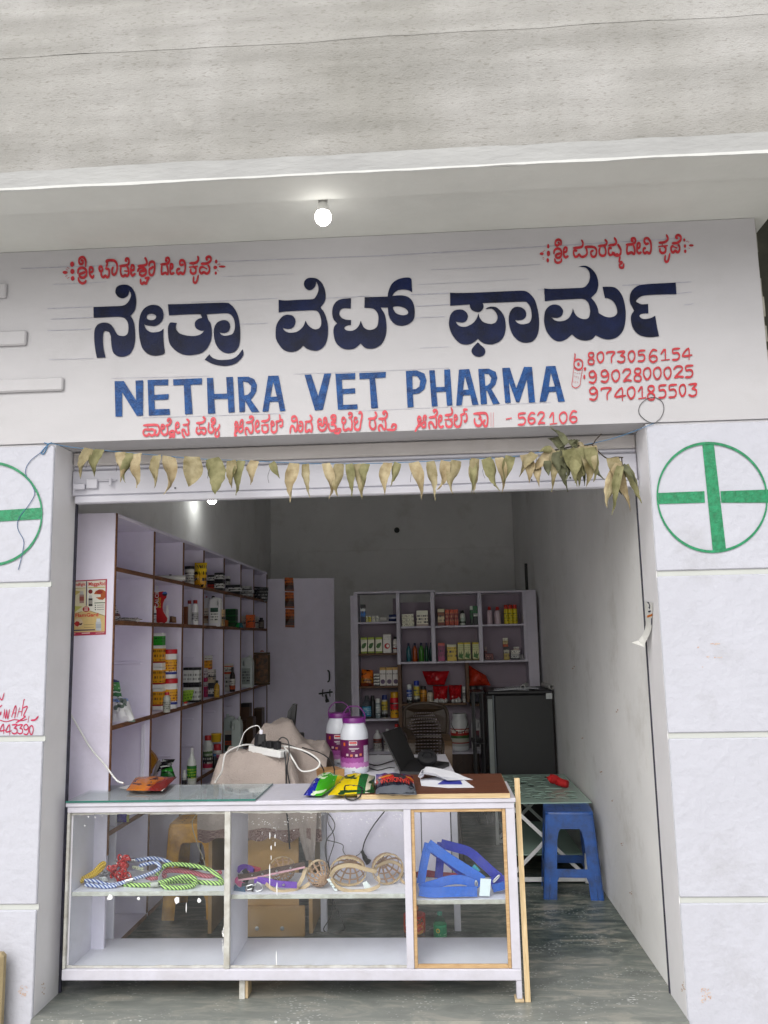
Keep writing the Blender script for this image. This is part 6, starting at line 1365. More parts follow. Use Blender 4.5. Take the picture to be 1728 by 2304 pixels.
# dark stand between the fridge and the cupboard
ks = thing('metal_stand', 'dark metal rack squeezed between the fridge and the shelf unit', 'rack', (1.95, 3.4, 0))
for x, y in ((1.90, 3.30), (1.965, 3.30), (1.90, 3.60), (1.965, 3.60)): obj('upright', MB().bbox(x, x + .016, y, y + .016, .001, 1.0, .002), BLACK, ks)
for z in (.2, .6, .985): obj('tray', MB().bbox(1.885, 1.99, 3.285, 3.63, z, z + .012, .002), BLACK, ks)

# ================================================================== on the counter and the desk
GAIN = 1.1
ORB = film('orange snack film', [(0, 'c8c4b8'), (.06, 'b86a14'), (.66, 'b05a14'), (.72, '7a1812'), (.97, 'c8c8c0')], '4a1c12', 0, .25, 5)
GT = CZT + .0092
def top(px, py, dz=0.): q = U(px, py, 2, GT + dz); return q
pouch('orange and maroon pet snack packet lying on the glass sheet', [top(284, 1778, .012), top(366, 1779, .012), top(398, 1748, .014), top(306, 1748, .014)], .030, ORB, None, seed=41, wrinkle=.35)
bk_ = thing('leaflet', 'white leaflet with black drawing under the snack packet', 'leaflet', top(320, 1782))
q = [top(268, 1773), top(322, 1783), top(368, 1774), top(372, 1768), top(310, 1762)]
obj('sheet', MB().prism([(v.x, v.y) for v in q], lambda x, y: (x, y, GT + .0006), (0, 0, .0012)), pmat([(0, 'c8c8c8')], '1c1c20', (0, 1), sc=9), bk_)
# three pouches at the plywood end
def three(px, py, dz=.014): return U(px, py, 2, CZT + dz)
P1 = film('green and blue seed pouch', [(0, '16208a'), (.30, '14208a'), (.33, '3a9a1c'), (.72, '46a81e'), (.78, 'c8b40e')], 'c0d0b0', 0, .18, 4)
pouch('green and blue plastic pouch lying on the counter', [three(683, 1789, .012), three(724, 1790, .012), three(778, 1748, .03), three(720, 1742, .03)], .070, P1, 'pouches on the counter', seed=42, wrinkle=.3)
P2_ = film('yellow seed pouch', [(0, 'c8b008'), (.50, 'c8b20a'), (.62, '1c5a2c'), (.80, 'b8b4a0'), (.9, '1c5a2c')], '1a3a1c', 0, .18, 4)
pouch('bright yellow plastic pouch between the other two pouches', [three(738, 1789, .018), three(842, 1783, .026), three(844, 1746, .04), three(778, 1746, .04)], .070, P2_, 'pouches on the counter', seed=43, wrinkle=.3)
P3 = film('navy and orange pouch', [(0, '5a5e66'), (.20, '14182a'), (.44, 'b8281a'), (.58, 'd0902c'), (.64, 'a82418'), (.72, '1c2488')], '2a2e36', 1, .18, 5)
p3 = [three(845, 1786, .028), three(938, 1788, .026), three(928, 1746, .045), three(846, 1742, .045)]
pw = thing('printed_pouch', 'navy and red plastic pouch with upside down lettering on the plywood', 'packet', tuple(p3[0]), 'pouches on the counter')
o = pouch('', p3, .058, P3, None, seed=44, wrinkle=.25, name='wrapper')
for k in ('label', 'category'):
    if k in o: del o[k]
o.parent = pw; o.location = Vector(o.location) - ORG[pw]
ce = sum(p3, Vector()) / 4; e1 = (p3[1] - p3[0]).normalized(); e2 = (p3[3] - p3[0]).normalized()
nrm = e1.cross(e2).normalized()
def pouch_pt(u, v):
    p = p3[0].lerp(p3[1], u).lerp(p3[3].lerp(p3[2], u), v); e = max(0., math.sin(math.pi * u) * math.sin(math.pi * max(0.02, v))) ** .55
    return p + nrm * (.029 * e * 1.14 + .004)
obj('lettering', letters('NANDIKNA', lambda x, y: pouch_pt(.86 - x * 3.9, .40 - y * 6.5), .036, .012), mat('red pouch print', (.62, .05, .03), .4, .1, 30), pw)
cable = MB().tube([U(775, 1777, 1, .16), U(778, 1768, 1, .20), U(800, 1768, 1, .2), U(815, 1775, 1, .17), U(810, 1792, 1, .142), U(795, 1800, 1, .139), U(780, 1797, 1, .139), U(776, 1790, 1, .142)], .0032, 8)
obj('black_cable', cable, BLACK, None, 'black cord loop hanging over the front edge of the counter', 'cable')
# paper pile
PW = mat('white paper', (.74, .75, .80), .6, .04, 8); PBL = mat('blue carbon paper', (.03, .04, .32), .5, .1, 9)
pp = thing('paper_pile', 'folded white papers lying on the brown plywood board', 'papers', U(1000, 1765, 2, CZT + .021))
zc = CZT + .0222
def sheet(P, z, m, lift=None, nm='sheet'):
    mb = MB(); n = len(P); mb.prism(P, lambda x, y: (x, y, z + (lift(x, y) if lift else 0)), (0, 0, .0012)); return obj(nm, mb, m, pp)
def pq(*L): return [tuple(U(x, y, 2, zc)[:2]) for x, y in L]
sheet(pq((948, 1768), (1010, 1773), (1067, 1772), (1040, 1752), (985, 1748), (945, 1754)), zc, PW)
sheet(pq((985, 1766), (1040, 1766), (1036, 1758), (1000, 1756)), zc + .003, PBL)
A_, B__ = U(950, 1752, 2, zc), U(1046, 1757, 2, zc)
for k in range(3):
    z_ = zc + .006 + k * .004
    pts = [(A_.x + k * .006, A_.y, z_ + .012), (A_.x - .006 + k * .006, A_.y, z_ + .020), (A_.x + .02, A_.y, z_ + .026), (A_.x + .10, A_.y - .01, z_ + .012), (B__.x - .02 - k * .012, B__.y - .01, z_)]
    obj('sheet', MB().strap(pts, .15, .001, (.15, 1, 0)), PW, pp)
0 and obj('carbon_sheet', MB().strap([(A_.x + .08, A_.y - .02, zc + .0055), (A_.x + .14, A_.y - .02, zc + .0075), (B__.x - .01, B__.y - .02, zc + .0045)], .13, .001, (.1, 1, 0)), PBL, pp)

# handled cans with purple lids
def purple_label():
    m = bpy.data.materials.new('purple can label'); n, l, b = nodes(m); b.inputs['Roughness'].default_value = .3
    tc = n.new('ShaderNodeTexCoord'); sp = n.new('ShaderNodeSeparateXYZ'); l.new(tc.outputs['Generated'], sp.inputs[0])
    nz = n.new('ShaderNodeTexNoise'); nz.inputs['Scale'].default_value = 14; l.new(tc.outputs['Generated'], nz.inputs['Vector'])
    ad = n.new('ShaderNodeMath'); ad.operation = 'MULTIPLY_ADD'; l.new(nz.outputs['Fac'], ad.inputs[0]); ad.inputs[1].default_value = .16; l.new(sp.outputs[2], ad.inputs[2])
    r = n.new('ShaderNodeValToRGB'); r.color_ramp.interpolation = 'CONSTANT'; l.new(ad.outputs[0], r.inputs['Fac']); e = r.color_ramp.elements
    e[0].color = (.74, .74, .76, 1); e[1].position = .13; e[1].color = (.52, .20, .48, 1)
    q = e.new(.30); q.color = (.33, .075, .30, 1); q = e.new(.47); q.color = (.115, .008, .075, 1)
    l.new(r.outputs['Color'], b.inputs['Base Color']); return m
PL = purple_label()
def purple_can(x0, x1, yt, yb, Y, lab):
    T_ = handled_can(lab, x0, x1, yt, yb, Y, DZ, 'ccd0d8', '6a1c70', PL, 'purple lidded cans on the desk', '6a2470', .10, (.085, .61))
    a = span(x0, x1, yt, yb, Y); h, r, cx, zb = a[3] - a[2], (a[1] - a[0]) / 2, (a[0] + a[1]) / 2, DZ + .0006
    def on(th, z): return Vector((cx + (r + .0022) * math.sin(th), Y - (r + .0022) * math.cos(th), zb + h * z))
    def patch(t0, t1, z0, z1, m, nm, lift=0.):
        n = 8; vs = []
        for i in range(n + 1):
            th = t0 + (t1 - t0) * i / n
            for z in (z0, z1): p = on(th, z); d = Vector((p.x - cx, p.y - Y, 0)).normalized(); vs.append(p + d * lift)
        obj(nm, MB().add(vs, [(2 * i, 2 * i + 2, 2 * i + 3, 2 * i + 1) for i in range(n)]), m, T_)
    patch(-.28, .28, .515, .585, mat('badge white', (.72, .68, .68), .4, .03, 9), 'badge')
    patch(-.25, .25, .545, .575, RTXT, 'badge_print', .0006); patch(-.22, .22, .522, .538, pmat('b0a8ac', '6a5a60', (0, 1), sc=20), 'badge_print', .0006)
    patch(-.75, -.58, .50, .56, mat('orange seal', (.62, .13, .01), .4, .1, 20), 'orange_seal')
    patch(-.30, .42, .455, .462, WTXT, 'print_line'); patch(-.25, .35, .442, .448, WTXT, 'print_line'); patch(-.12, .12, .41, .419, WTXT, 'print_line')
    patch(.78, 1.30, .20, .50, pmat('c0bcc4', '8a7a94', (0, 1), sc=26), 'small_print')
    for i, th in enumerate((-.42, -.12, .22, .52)): patch(th - .085, th + .085, .305 + .012 * abs(i - 1.5), .345 + .012 * abs(i - 1.5), (mat('pale disc', (.62, .5, .5), .4, .2, 40), mat('orange disc', (.6, .2, .1), .4, .2, 40))[i % 2], 'disc_print')
    patch(-.1, .1, .035, .047, BTXT, 'batch_code')
fr = U(797, 1742, 2, DZ); bk2 = U(755, 1722, 2, DZ)
purple_can(766, 829, 1622, 1745, fr.y + .075, 'front white can with purple lid and maroon label on the desk')
purple_can(734, 795, 1613, 1727, bk2.y + .075, 'rear white can with purple lid half hidden by its twin')

# laptop, seen from its back edge
LP = thing('laptop', 'open black laptop standing sideways on the white desk', 'laptop', tuple(U(950, 1735, 2, DZ)))
zt = DZ + .022
c1, c2, c3, c4 = U(899, 1745, 2, DZ), U(955, 1747, 2, DZ), U(1010, 1722, 2, DZ), U(935, 1716, 2, DZ)
hb0 = U(899, 1745, 2, DZ); hb1 = U(930, 1712, 2, DZ)
base = [hb0, U(958, 1747, 2, DZ), U(1011, 1724, 2, DZ), hb1]
obj('keyboard_base', MB().prism([(v.x, v.y) for v in base], lambda x, y: (x, y, DZ + .001), (0, 0, .020)), BLACK, LP)
h0 = hb0 + Vector((0, 0, .021)); h1 = hb1 + Vector((0, 0, .021))
Lq0 = U(857, 1650, 1, hb0.y - .0); Lq1 = U(898, 1636, 1, hb1.y)
lid = [h0, h1, Lq1, Lq0]; nn = (h1 - h0).cross(Lq0 - h0).normalized() * .008
obj('screen_lid', MB().add([v for v in lid] + [v + nn for v in lid], [(0, 1, 2, 3), (7, 6, 5, 4), (0, 4, 5, 1), (1, 5, 6, 2), (2, 6, 7, 3), (3, 7, 4, 0)]), mat('matt black lid', (.010, .010, .011), .55, .15, 8), LP)
obj('hinge', MB().tube([h0.lerp(h1, .1), h0.lerp(h1, .25)], .008, 8, smooth=0), BLACK, LP); obj('hinge', MB().tube([h0.lerp(h1, .75), h0.lerp(h1, .9)], .008, 8, smooth=0), BLACK, LP)
rc_ = U(962, 1722, 2, DZ + .022)
tp = thing('tape_roll', 'black reel with a red knob resting on the laptop', 'reel', (rc_.x, rc_.y, DZ + .0215))
mb = MB().lathe(0, 0, 0, [(.012, 0), (.050, .0005), (.054, .01), (.050, .028), (.030, .032), (.026, .02)], 24); d_ = Matrix.Rotation(rad(38), 3, 'X')
mb.v = [Vector((rc_.x, rc_.y, DZ + .0565)) + d_ @ Vector((v.x, v.y, v.z)) for v in mb.v]; mn = min(v.z for v in mb.v); mb.v = [v + Vector((0, 0, DZ + .0218 - mn)) for v in mb.v]
obj('reel', mb, BLACK, tp)
q = U(962, 1716, 1, rc_.y - .045); obj('knob', MB().lathe(q.x, q.y, q.z - .008, [(.004, 0), (.010, .006), (.004, .014)], 10), mat('red knob', (.55, .03, .03), .4, .1, 9), tp)
pe = thing('loose_papers', 'loose documents lying under wires on the white desk', 'papers', tuple(U(865, 1705, 2, DZ)))
for k, L in enumerate((((830, 1707), (850, 1698), (884, 1704), (876, 1716), (842, 1718)), ((832, 1731), (850, 1722), (900, 1724), (888, 1738)))):
    obj('sheet', MB().prism([tuple(U(x, y, 2, DZ)[:2]) for x, y in L], lambda x, y: (x, y, DZ + .0006 + k * .0015), (0, 0, .001)), PW, pe)
obj('black_cable', MB().tube([U(828, 1718, 2, DZ + .004), U(850, 1722, 2, DZ + .006), U(884, 1712, 2, DZ + .005), U(895, 1716, 2, DZ + .004)], .003, 8), BLACK, None, 'black power cord snaking over the papers on the desk', 'cable')
obj('black_cable', MB().tube([U(829, 1727, 2, DZ + .006), U(850, 1733, 2, DZ + .006), U(875, 1727, 2, DZ + .006), U(888, 1728, 2, DZ + .004)], .0028, 8), BLACK, None, 'black adapter cord lying along the front of the desk papers', 'cable')
bxk = U(722, 1735, 2, DZ)
mb = MB().bbox(-.055, .055, -.06, .06, 0, .05, .002); r3 = Matrix.Rotation(rad(28), 3, 'Z'); mb.v = [r3 @ v + Vector((1.048, 1.02, DZ + .0006)) for v in mb.v]
obj('cardboard_box', mb, pmat('9a7448', None), None, 'small brown cardboard box beside the purple lidded cans', 'box')

from mathutils import noise
# cloth covered machine on the computer table
CLO = mat('grey beige cotton', (.37, .315, .285), .9, .12, 7, .5, 160)
CHK = bands('maroon checked hem', [(0, '5a4240'), (1, '5a4240')], .9, 'a8928a', (0, 1), 2, 26)
cv = thing('dust_cover', 'beige cotton sheet draped over office machines behind the counter', 'cloth', (.70, 1.1, tz + .018))
nx, ny = 56, 46; vs, fs = [], []; rnd = random.Random(9)
def box_h(x, y):
    """height of the draped surface over a printer and a taller set behind it"""
    def bump(x0, x1, y0, y1, h, s):
        dx = max(x0 - x, 0, x - x1); dy = max(y0 - y, 0, y - y1); d = math.hypot(dx, dy)
        return h - d * s
    f = tz + .020
    h1 = bump(.50, .86, .90, 1.12, tz + .205, 2.9); h2 = bump(.66, .80, 1.26, 1.36, tz + .325, 1.5); h3 = bump(.66, .99, 1.13, 1.36, tz + .205, 1.6)
    k = 55
    return max(f, math.log(sum(math.exp(k * q) for q in (h1, h2, h3))) / k)
X0, X1, Y0, Y1 = .40, 1.02, .80, 1.50
for j in range(ny + 1):
    for i in range(nx + 1):
        x = X0 + (X1 - X0) * i / nx; y = Y0 + (Y1 - Y0) * j / ny; z = box_h(x, y)
        fold = .010 * math.sin(34 * x + 5 * math.sin(9 * y)) * math.sin(11 * y + 2) + .007 * math.sin(60 * x * .5 + y * 22) + .006 * abs(math.sin(17 * x - 26 * y + 1.3 * math.sin(21 * x))) ** .5 - .004
        hang = 0
        if y < .885: hang = (.885 - y) * 2.6
        yy = max(y, .852) - .016 * math.sin(x * 40 + 1) * min(1, hang * 8)
        xx = x
        zz = z + fold + .016 * noise.noise((x * 11, y * 9, 3)) + .010 * abs(noise.noise((x * 24, y * 20, 7)))
        if y < .885: zz = min(z, tz + .17) - hang * .75 + fold * .4; yy = .852 - .010 * math.sin(x * 42) * min(1, hang * 6)
        vs.append((xx, yy, zz))
fs = [(j * (nx + 1) + i, j * (nx + 1) + i + 1, (j + 1) * (nx + 1) + i + 1, (j + 1) * (nx + 1) + i) for j in range(ny) for i in range(nx)]
obj('sheet', MB().add(vs, fs, True), CLO, cv)
hem = MB(); hv = []
for i in range(nx + 1):
    v = vs[i]; hv += [(v[0], v[1] - .001, v[2]), (v[0] + .003, v[1] + .002 * math.sin(i), v[2] - .05 - .012 * math.sin(i * .5))]
hem.add(hv, [(2 * i, 2 * i + 1, 2 * i + 3, 2 * i + 2) for i in range(nx)], True); obj('checked_hem', hem, CHK, cv)
tail = MB(); tv = []
for j in range(9):
    for i in range(7):
        w = .13 * (1 - j / 9) + .03; tv.append((.93 + .035 * j / 8 + (i / 6 - .5) * w, .842 + .012 * math.sin(i * 1.7 + j * .3), tz + .03 - j * .040))
tail.add(tv, [(j * 7 + i, j * 7 + i + 1, (j + 1) * 7 + i + 1, (j + 1) * 7 + i) for j in range(8) for i in range(6)], True); obj('hanging_corner', tail, CLO, cv)
# monitor edge behind the cloth
mn_ = thing('monitor', 'black flat monitor seen edge on behind the draped cloth', 'monitor', (.80, 1.44, tz + .018))
Ym = 1.42
mq = [U(x, y, 1, Ym) for x, y in ((638, 1655), (648, 1600), (659, 1584), (666, 1586), (661, 1640), (659, 1656))]
obj('screen_case', MB().prism([(v.x, v.z) for v in mq], lambda x, z: (x, Ym, z), (0, .05, 0)), BLACK, mn_)
obj('screen_back', MB().prism([(mq[0].x + .004, mq[0].z + .01), (mq[1].x + .004, mq[1].z), (mq[1].x + .02, mq[1].z + .003), (mq[0].x + .02, mq[0].z + .01)], lambda x, z: (x, Ym - .006, z), (0, .005, 0)), mat('dark grey bezel', (.03, .03, .033), .4, .1, 9), mn_)
obj('stand', MB().bbox(mq[0].x - .02, mq[4].x + .05, Ym - .01, Ym + .07, tz + .0185, mq[0].z + .01, .006), BLACK, mn_)
# power strip with plugs
ps = thing('power_strip', 'white extension socket with black plugs lying on the draped cloth', 'power strip', tuple(U(600, 1695, 1, .90)))
zs_ = tz + .235; e0, e1_ = U(566, 1684, 1, .98), U(638, 1697, 1, .86)
d = (e1_ - e0); L = d.length; d.normalize(); sd = Vector((-d.y, d.x, 0)).normalized() * -1; up = sd.cross(d) if sd.cross(d).z > 0 else d.cross(sd)
def strip_box(mb, u0, u1, s0, s1, n0, n1):
    q = MB().bbox(u0, u1, s0, s1, n0, n1, .004); mb.v += [e0 + d * v.x + sd * v.y + up * v.z for v in q.v]; o = len(mb.v) - len(q.v); mb.f += [tuple(i + o for i in f) for f in q.f]; mb.sm += [False] * len(q.f); return mb
obj('housing', strip_box(MB(), 0, L, -.025, .025, -.018, .018), mat('white socket plastic', (.74, .74, .73), .35, .04, 9), ps)
for k, (u, hh) in enumerate(((.20, .06), (.42, .03), (.58, .035), (.80, .04))): obj('plug', strip_box(MB(), L * u - .016, L * u + .016, -.016, .016, .0182, .018 + hh), BLACK, ps)
ch = U(590, 1655, 1, .93)
ad_ = thing('phone_charger', 'upright black phone charger plugged into the extension socket', 'charger', tuple(U(589, 1672, 1, .93)))
a = span(581, 597, 1652, 1675, .93); obj('case', MB().bbox(a[0], a[1], .92, .945, a[2], a[3], .003), BLACK, ad_)
a = span(584, 591, 1642, 1652, .93); obj('white_plug', MB().bbox(a[0], a[1], .925, .938, a[2], a[3], .002), WHITEP, ad_)
WC = mat('white cable', (.72, .72, .70), .45, .05, 9)
def cord(label, pts, r, m, Y=None): return obj('white_cable' if m is WC else 'black_cable', MB().tube([U(p[0], p[1], 1, p[2]) for p in pts], r, 8, smooth=5), m, None, label, 'cable' if m is WC else 'cable')
cord('thin white charging cable arching over the cloth', [(587, 1643, .93), (580, 1633, .93), (565, 1636, .93), (550, 1648, .93), (542, 1668, .93), (532, 1692, .92)], .0024, WC)
cord('thick white cable from the extension socket down behind the glass', [(570, 1676, .98), (550, 1676, .94), (525, 1684, .90), (507, 1697, .86), (502, 1718, .82), (498, 1738, .75), (484, 1760, .60)], .0042, WC)
cord('thick white cable looping beside the black plugs', [(628, 1678, .93), (660, 1682, .90), (695, 1694, .88), (718, 1712, .87), (715, 1727, .86), (695, 1735, .86), (676, 1733, .86), (662, 1713, .85), (650, 1693, .88), (640, 1682, .92)], .0042, WC)
cord('black plug cord arching up from the extension socket', [(625, 1676, .90), (628, 1664, .90), (636, 1659, .90), (646, 1664, .89), (650, 1676, .88), (650, 1700, .855), (646, 1730, .838), (652, 1764, .836)], .0032, BLACK)
cord('black cord bundle hanging straight down the cloth', [(640, 1690, .87), (643, 1720, .836), (644, 1764, .834), (641, 1800, .83), (648, 1850, .83), (652, 1910, .84)], .004, BLACK)
cord('black cord running over the cloth toward the desk', [(612, 1670, .93), (650, 1676, .93), (690, 1695, .93), (715, 1712, .93), (727, 1730, .94), (730, 1742, .95)], .0032, BLACK)
cord('black monitor lead curving down beside the cans', [(680, 1682, 1.1), (720, 1694, 1.05), (745, 1712, 1.0), (752, 1730, .97), (752, 1742, .96)], .0032, BLACK)
cord('long white cable slanting across the end of the shelves', [(158, 1605, .385), (178, 1640, .38), (205, 1685, .375), (235, 1720, .365), (262, 1755, .35), (278, 1762, .34)], .0042, WC)
cord('pale cable hanging in front of the yellow stool', [(503, 1766, .56), (490, 1780, .55), (440, 1835, .60), (433, 1860, .62), (445, 1900, .62), (460, 1940, .62), (464, 1970, .62)], .0022, mat('yellowed cable', (.45, .40, .28), .5, .1, 9))
# wires hanging below the desk
cord('black plug lead hanging against the desk panel', [(868, 1822, .925), (840, 1858, .925), (822, 1890, .925), (815, 1915, .925)], .003, BLACK)
pk = thing('cable_plug', 'black plug dangling below the desk top', 'plug', tuple(U(822, 1935, 1, .925)))
obj('plug_body', MB().tube([U(814, 1914, 1, .925), U(820, 1928, 1, .925), U(828, 1944, 1, .925)], [.008, .012, .010], 8), BLACK, pk); obj('plug_body', MB().tube([U(820, 1932, 1, .925), U(834, 1938, 1, .925)], .007, 8, smooth=0), BLACK, pk)
cord('thin black lead swinging from plug to plug under the desk', [(735, 1890, .92), (770, 1900, .92), (772, 1915, .92), (785, 1930, .92), (805, 1924, .92), (814, 1915, .92)], .0018, BLACK)
cord('twisted black wires hanging beside the desk panel', [(732, 1822, .91), (752, 1850, .91), (750, 1870, .91), (735, 1890, .91), (732, 1920, .91), (742, 1960, .91), (748, 2020, .91), (745, 2060, .91), (728, 2090, .90), (740, 2098, .90), (765, 2096, .90), (775, 2086, .90), (760, 2050, .91), (745, 2010, .91)], .0026, BLACK)
cord('second black wire crossing behind the counter glass', [(738, 1822, .915), (738, 1850, .915), (748, 1870, .915), (752, 1895, .915), (740, 1935, .915), (742, 1955, .915)], .0022, BLACK)
# soft drink bottles on the floor behind
def fizz(label, x0, x1, yt, Y, kind, body, cap, lab, lb, txt=None):
    a = span(x0, x1, yt, yt + 100, Y); r, cx, h = (a[1] - a[0]) / 2, (a[0] + a[1]) / 2, a[3]
    T_ = thing('drink_bottle', label, 'bottle', (cx, Y, 0)); p = [(.80, 0), (1, .03), (.94, .10), (1, .16), (1, .52), (.93, .56), (1, .60), (.96, .70), (.72, .82), (.34, .90), (.34, .92)]
    obj('body', MB().lathe(cx, Y, .001, [(r * q, h * t) for q, t in p], 22), body, T_)
    obj('cap', MB().lathe(cx, Y, .001, [(r * .40, h * .922), (r * .40, h * .985), (r * .36, h)], 16), cap, T_)
    obj('wrap_label', MB().lathe(cx, Y, .001, [(r + .0008, h * lb[0]), (r + .0012, h * lb[0] + .002), (r + .0012, h * lb[1] - .002), (r + .0008, h * lb[1])], 26), lab, T_)
    return T_, cx, r, h
PET = glass('green pet bottle', (.45, .85, .68), dust=.05)
T_, cx, r, h = fizz('small water bottle with green label and green cap on the floor', 976, 1005, 2052, .72, 'pet', PET, mat('green cap', (.02, .32, .20), .35, .05, 9), pmat([(0, '1a7a4a'), (.15, '148a5a'), (.85, '189a68')], '9ad0b0', (.1, .3), sc=6), (.34, .68))
obj('yellow_ring', fill([[(cx - .010 + .009 * math.cos(t), -(h * .55) + .010 * math.sin(t)) for t in [6.2832 * i / 14 for i in range(14)]], [(cx - .010 + .005 * math.cos(t), -(h * .55) + .006 * math.sin(t)) for t in [6.2832 * i / 12 for i in range(12)]]], lambda x, z: Vector((x, .72 - math.sqrt(max(0, (r + .003) ** 2 - (x - cx) ** 2)), -z))), YTXT, T_)
T_, cx, r, h = fizz('large orange soda bottle with red label behind the counter post', 909, 957, 2040, .78, 'pet', glass('orange soda bottle', (.85, .45, .2), dust=.08), mat('orange cap', (.55, .16, .02), .35, .05, 9), pmat([(0, 'b82a14'), (.3, 'c8401a'), (.8, 'b02418')], 'c87a28', (.05, .3), sc=5), (.36, .80))
def wrapf(x, z): th = (x - cx) / r; return Vector((cx + (r + .002) * math.sin(th), .78 - (r + .002) * math.cos(th), z))
obj('lettering', letters('RINDA', lambda x, y: wrapf(cx - .050 + x, h * .585 + y + x * .1), .032, .02), mat('dark green print', (.01, .08, .03), .5, .1, 30), T_)
obj('white_swash', fill([[(cx + .045 * math.cos(t) * 1.05, -(h * .61) + .026 * math.sin(t)) for t in [6.2832 * i / 18 for i in range(18)]]], lambda x, z: wrapf(x, -z) + Vector((0, .0006, 0))), WTXT, T_)
obj('orange_slice', fill([[(cx + .026 + .020 * math.cos(t), -(h * .47) + .020 * math.sin(t)) for t in [6.2832 * i / 16 for i in range(16)]]], lambda x, z: wrapf(x, -z)), mat('orange slice print', (.75, .38, .02), .4, .2, 60), T_)
# green basket with cloths and dark things below the shelves
bs = thing('green_basin', 'green plastic basin holding dark cloths beside the yellow stool', 'basin', (.30, 1.75, .28))
a = span(332, 394, 1843, 1872, 1.62); cx = (a[0] + a[1]) / 2; r = (a[1] - a[0]) / 2
obj('bowl', MB().lathe(cx, 1.72, a[2] - .01, [(r * .6, 0), (r * .8, .03), (r, .075), (r * 1.05, .08), (r * .97, .074), (r * .7, .03)], 24), mat('green basin plastic', (.05, .22, .03), .4, .2, 9), bs)
obj('cloth', MB().lathe(cx, 1.72, a[2] + .035, [(r * .9, 0), (r * .7, .06), (r * .4, .075), (.01, .08)], 14), mat('dark cloth', (.03, .025, .022), .9, .4, 30, .5, 40), bs)
obj('stand', MB().bbox(cx - .11, cx + .11, 1.62, 1.82, .001, a[2] - .0105, .004), mat('dark low stool', (.03, .026, .022), .7, .3, 9), bs)

# ================================================================== inside the counter
def braid(name, c1, c2, scale=130):
    m = bpy.data.materials.new(name); n, l, b = nodes(m); b.inputs['Roughness'].default_value = .7; MATS[name] = m
    tc = n.new('ShaderNodeTexCoord'); wv_ = n.new('ShaderNodeTexWave'); wv_.wave_type = 'BANDS'; wv_.bands_direction = 'DIAGONAL'; wv_.inputs['Scale'].default_value = scale; wv_.inputs['Distortion'].default_value = .6
    l.new(tc.outputs['Object'], wv_.inputs['Vector']); r = n.new('ShaderNodeValToRGB'); r.color_ramp.interpolation = 'LINEAR'; e = r.color_ramp.elements
    e[0].position = .40; e[0].color = (*C(c1), 1); e[1].position = .58; e[1].color = (*C(c2), 1); l.new(wv_.outputs['Fac'], r.inputs['Fac']); l.new(r.outputs['Color'], b.inputs['Base Color'])
    bp = n.new('ShaderNodeBump'); bp.inputs['Strength'].default_value = .5; l.new(wv_.outputs['Fac'], bp.inputs['Height']); l.new(bp.outputs['Normal'], b.inputs['Normal']); return m
s1 = SHZ[0][2]
def rope(label, pts, r, m, clips=(), cm=STEEL, nm='dog_leash', Yd=.30):
    t_ = T((140, 1900), 4.366); P = []
    for p in pts:
        px, py = t_(p[:2]); Y = p[2] if len(p) > 2 else Yd
        v = U(px, py, 1, Y); v.z = max(v.z, s1 + r + .0006); P.append(v)
    T_ = thing(nm, label, 'leash', (P[0].x, P[0].y, s1), 'leads in the counter')
    obj('rope', MB().tube(P, r, 10, smooth=6), m, T_)
    for (a, b) in clips:
        A = [U(*t_(q[:2]), 1, (q[2] if len(q) > 2 else Yd) - .002) for q in (a, b)]
        for v in A: v.z = max(v.z, s1 + r + .0006)
        obj('ferrule', MB().tube(A, r * 1.15, 10, smooth=0), cm, T_)
    return T_
GB = braid('lime braided rope', '0e3014', 'b8e080', 40); BB = braid('blue braided rope', '1c3c8a', 'c8d0e0', 38); RB = braid('red braided rope', '8c1a2c', 'c87a88', 48); YBR = braid('yellow braided rope', 'a8820c', 'e0c04a', 48)
rope('thick lime green braided dog lead looped on the shelf', [(590,400,.26),(700,410,.24),(870,395,.23),(980,370,.24),(1150,320,.25),(1260,315,.26),(1310,350,.25),(1290,400,.22),(1180,435,.20),(1050,425,.20),(985,400,.22),(1080,365,.27),(1250,375,.29),(1400,410,.27),(1540,415,.26),(1570,370,.28),(1500,280,.32),(1350,220,.34),(1150,195,.34),(1030,200,.33),(960,250,.33),(930,300,.34)], .0092, GB, [((875,395,.222),(945,388,.222))], mat('grey ferrule', (.40, .42, .38), .4, .1, 9))
rope('blue and white braided dog lead with steel clip', [(225,355,.26),(330,360,.25),(450,395,.24),(560,385,.24),(680,345,.25),(800,310,.27),(900,270,.29),(960,230,.31),(930,180,.33),(860,185,.34),(760,210,.34)], .0080, BB, [((620,362,.238),(700,340,.244))])
rope('second blue braided lead arched over the red one', [(230,395,.23),(330,405,.22),(430,415,.22),(540,400,.23)] , .0080, BB)
rope('blue braided lead arched along the back of the shelf', [(555,165,.36),(640,160,.36),(760,150,.37),(880,135,.37),(980,150,.37),(1060,180,.36),(1100,215,.36)], .0080, BB, [((660,162,.358),(720,156,.358))])
rope('thick red braided dog lead behind the green one', [(1010,320,.36),(1000,290,.37),(1040,258,.38),(1150,258,.38),(1300,280,.38),(1400,310,.37),(1470,320,.37),(1560,270,.40)], .0100, RB)
rope('short red braided end of a lead under the green one', [(830,325,.30),(880,335,.29),(930,330,.31)], .0085, RB)
T_ = rope('yellow braided cord tied in a bundle', [(130,370,.27),(200,330,.28),(300,270,.30),(380,190,.32),(415,180,.33),(410,220,.32),(340,290,.30),(240,345,.28),(150,385,.27)], .0062, YBR)
rope('second strand bundle of yellow braided cord', [(125,385,.262),(200,350,.27),(300,300,.29),(390,215,.31),(425,195,.32)], .0062, YBR)
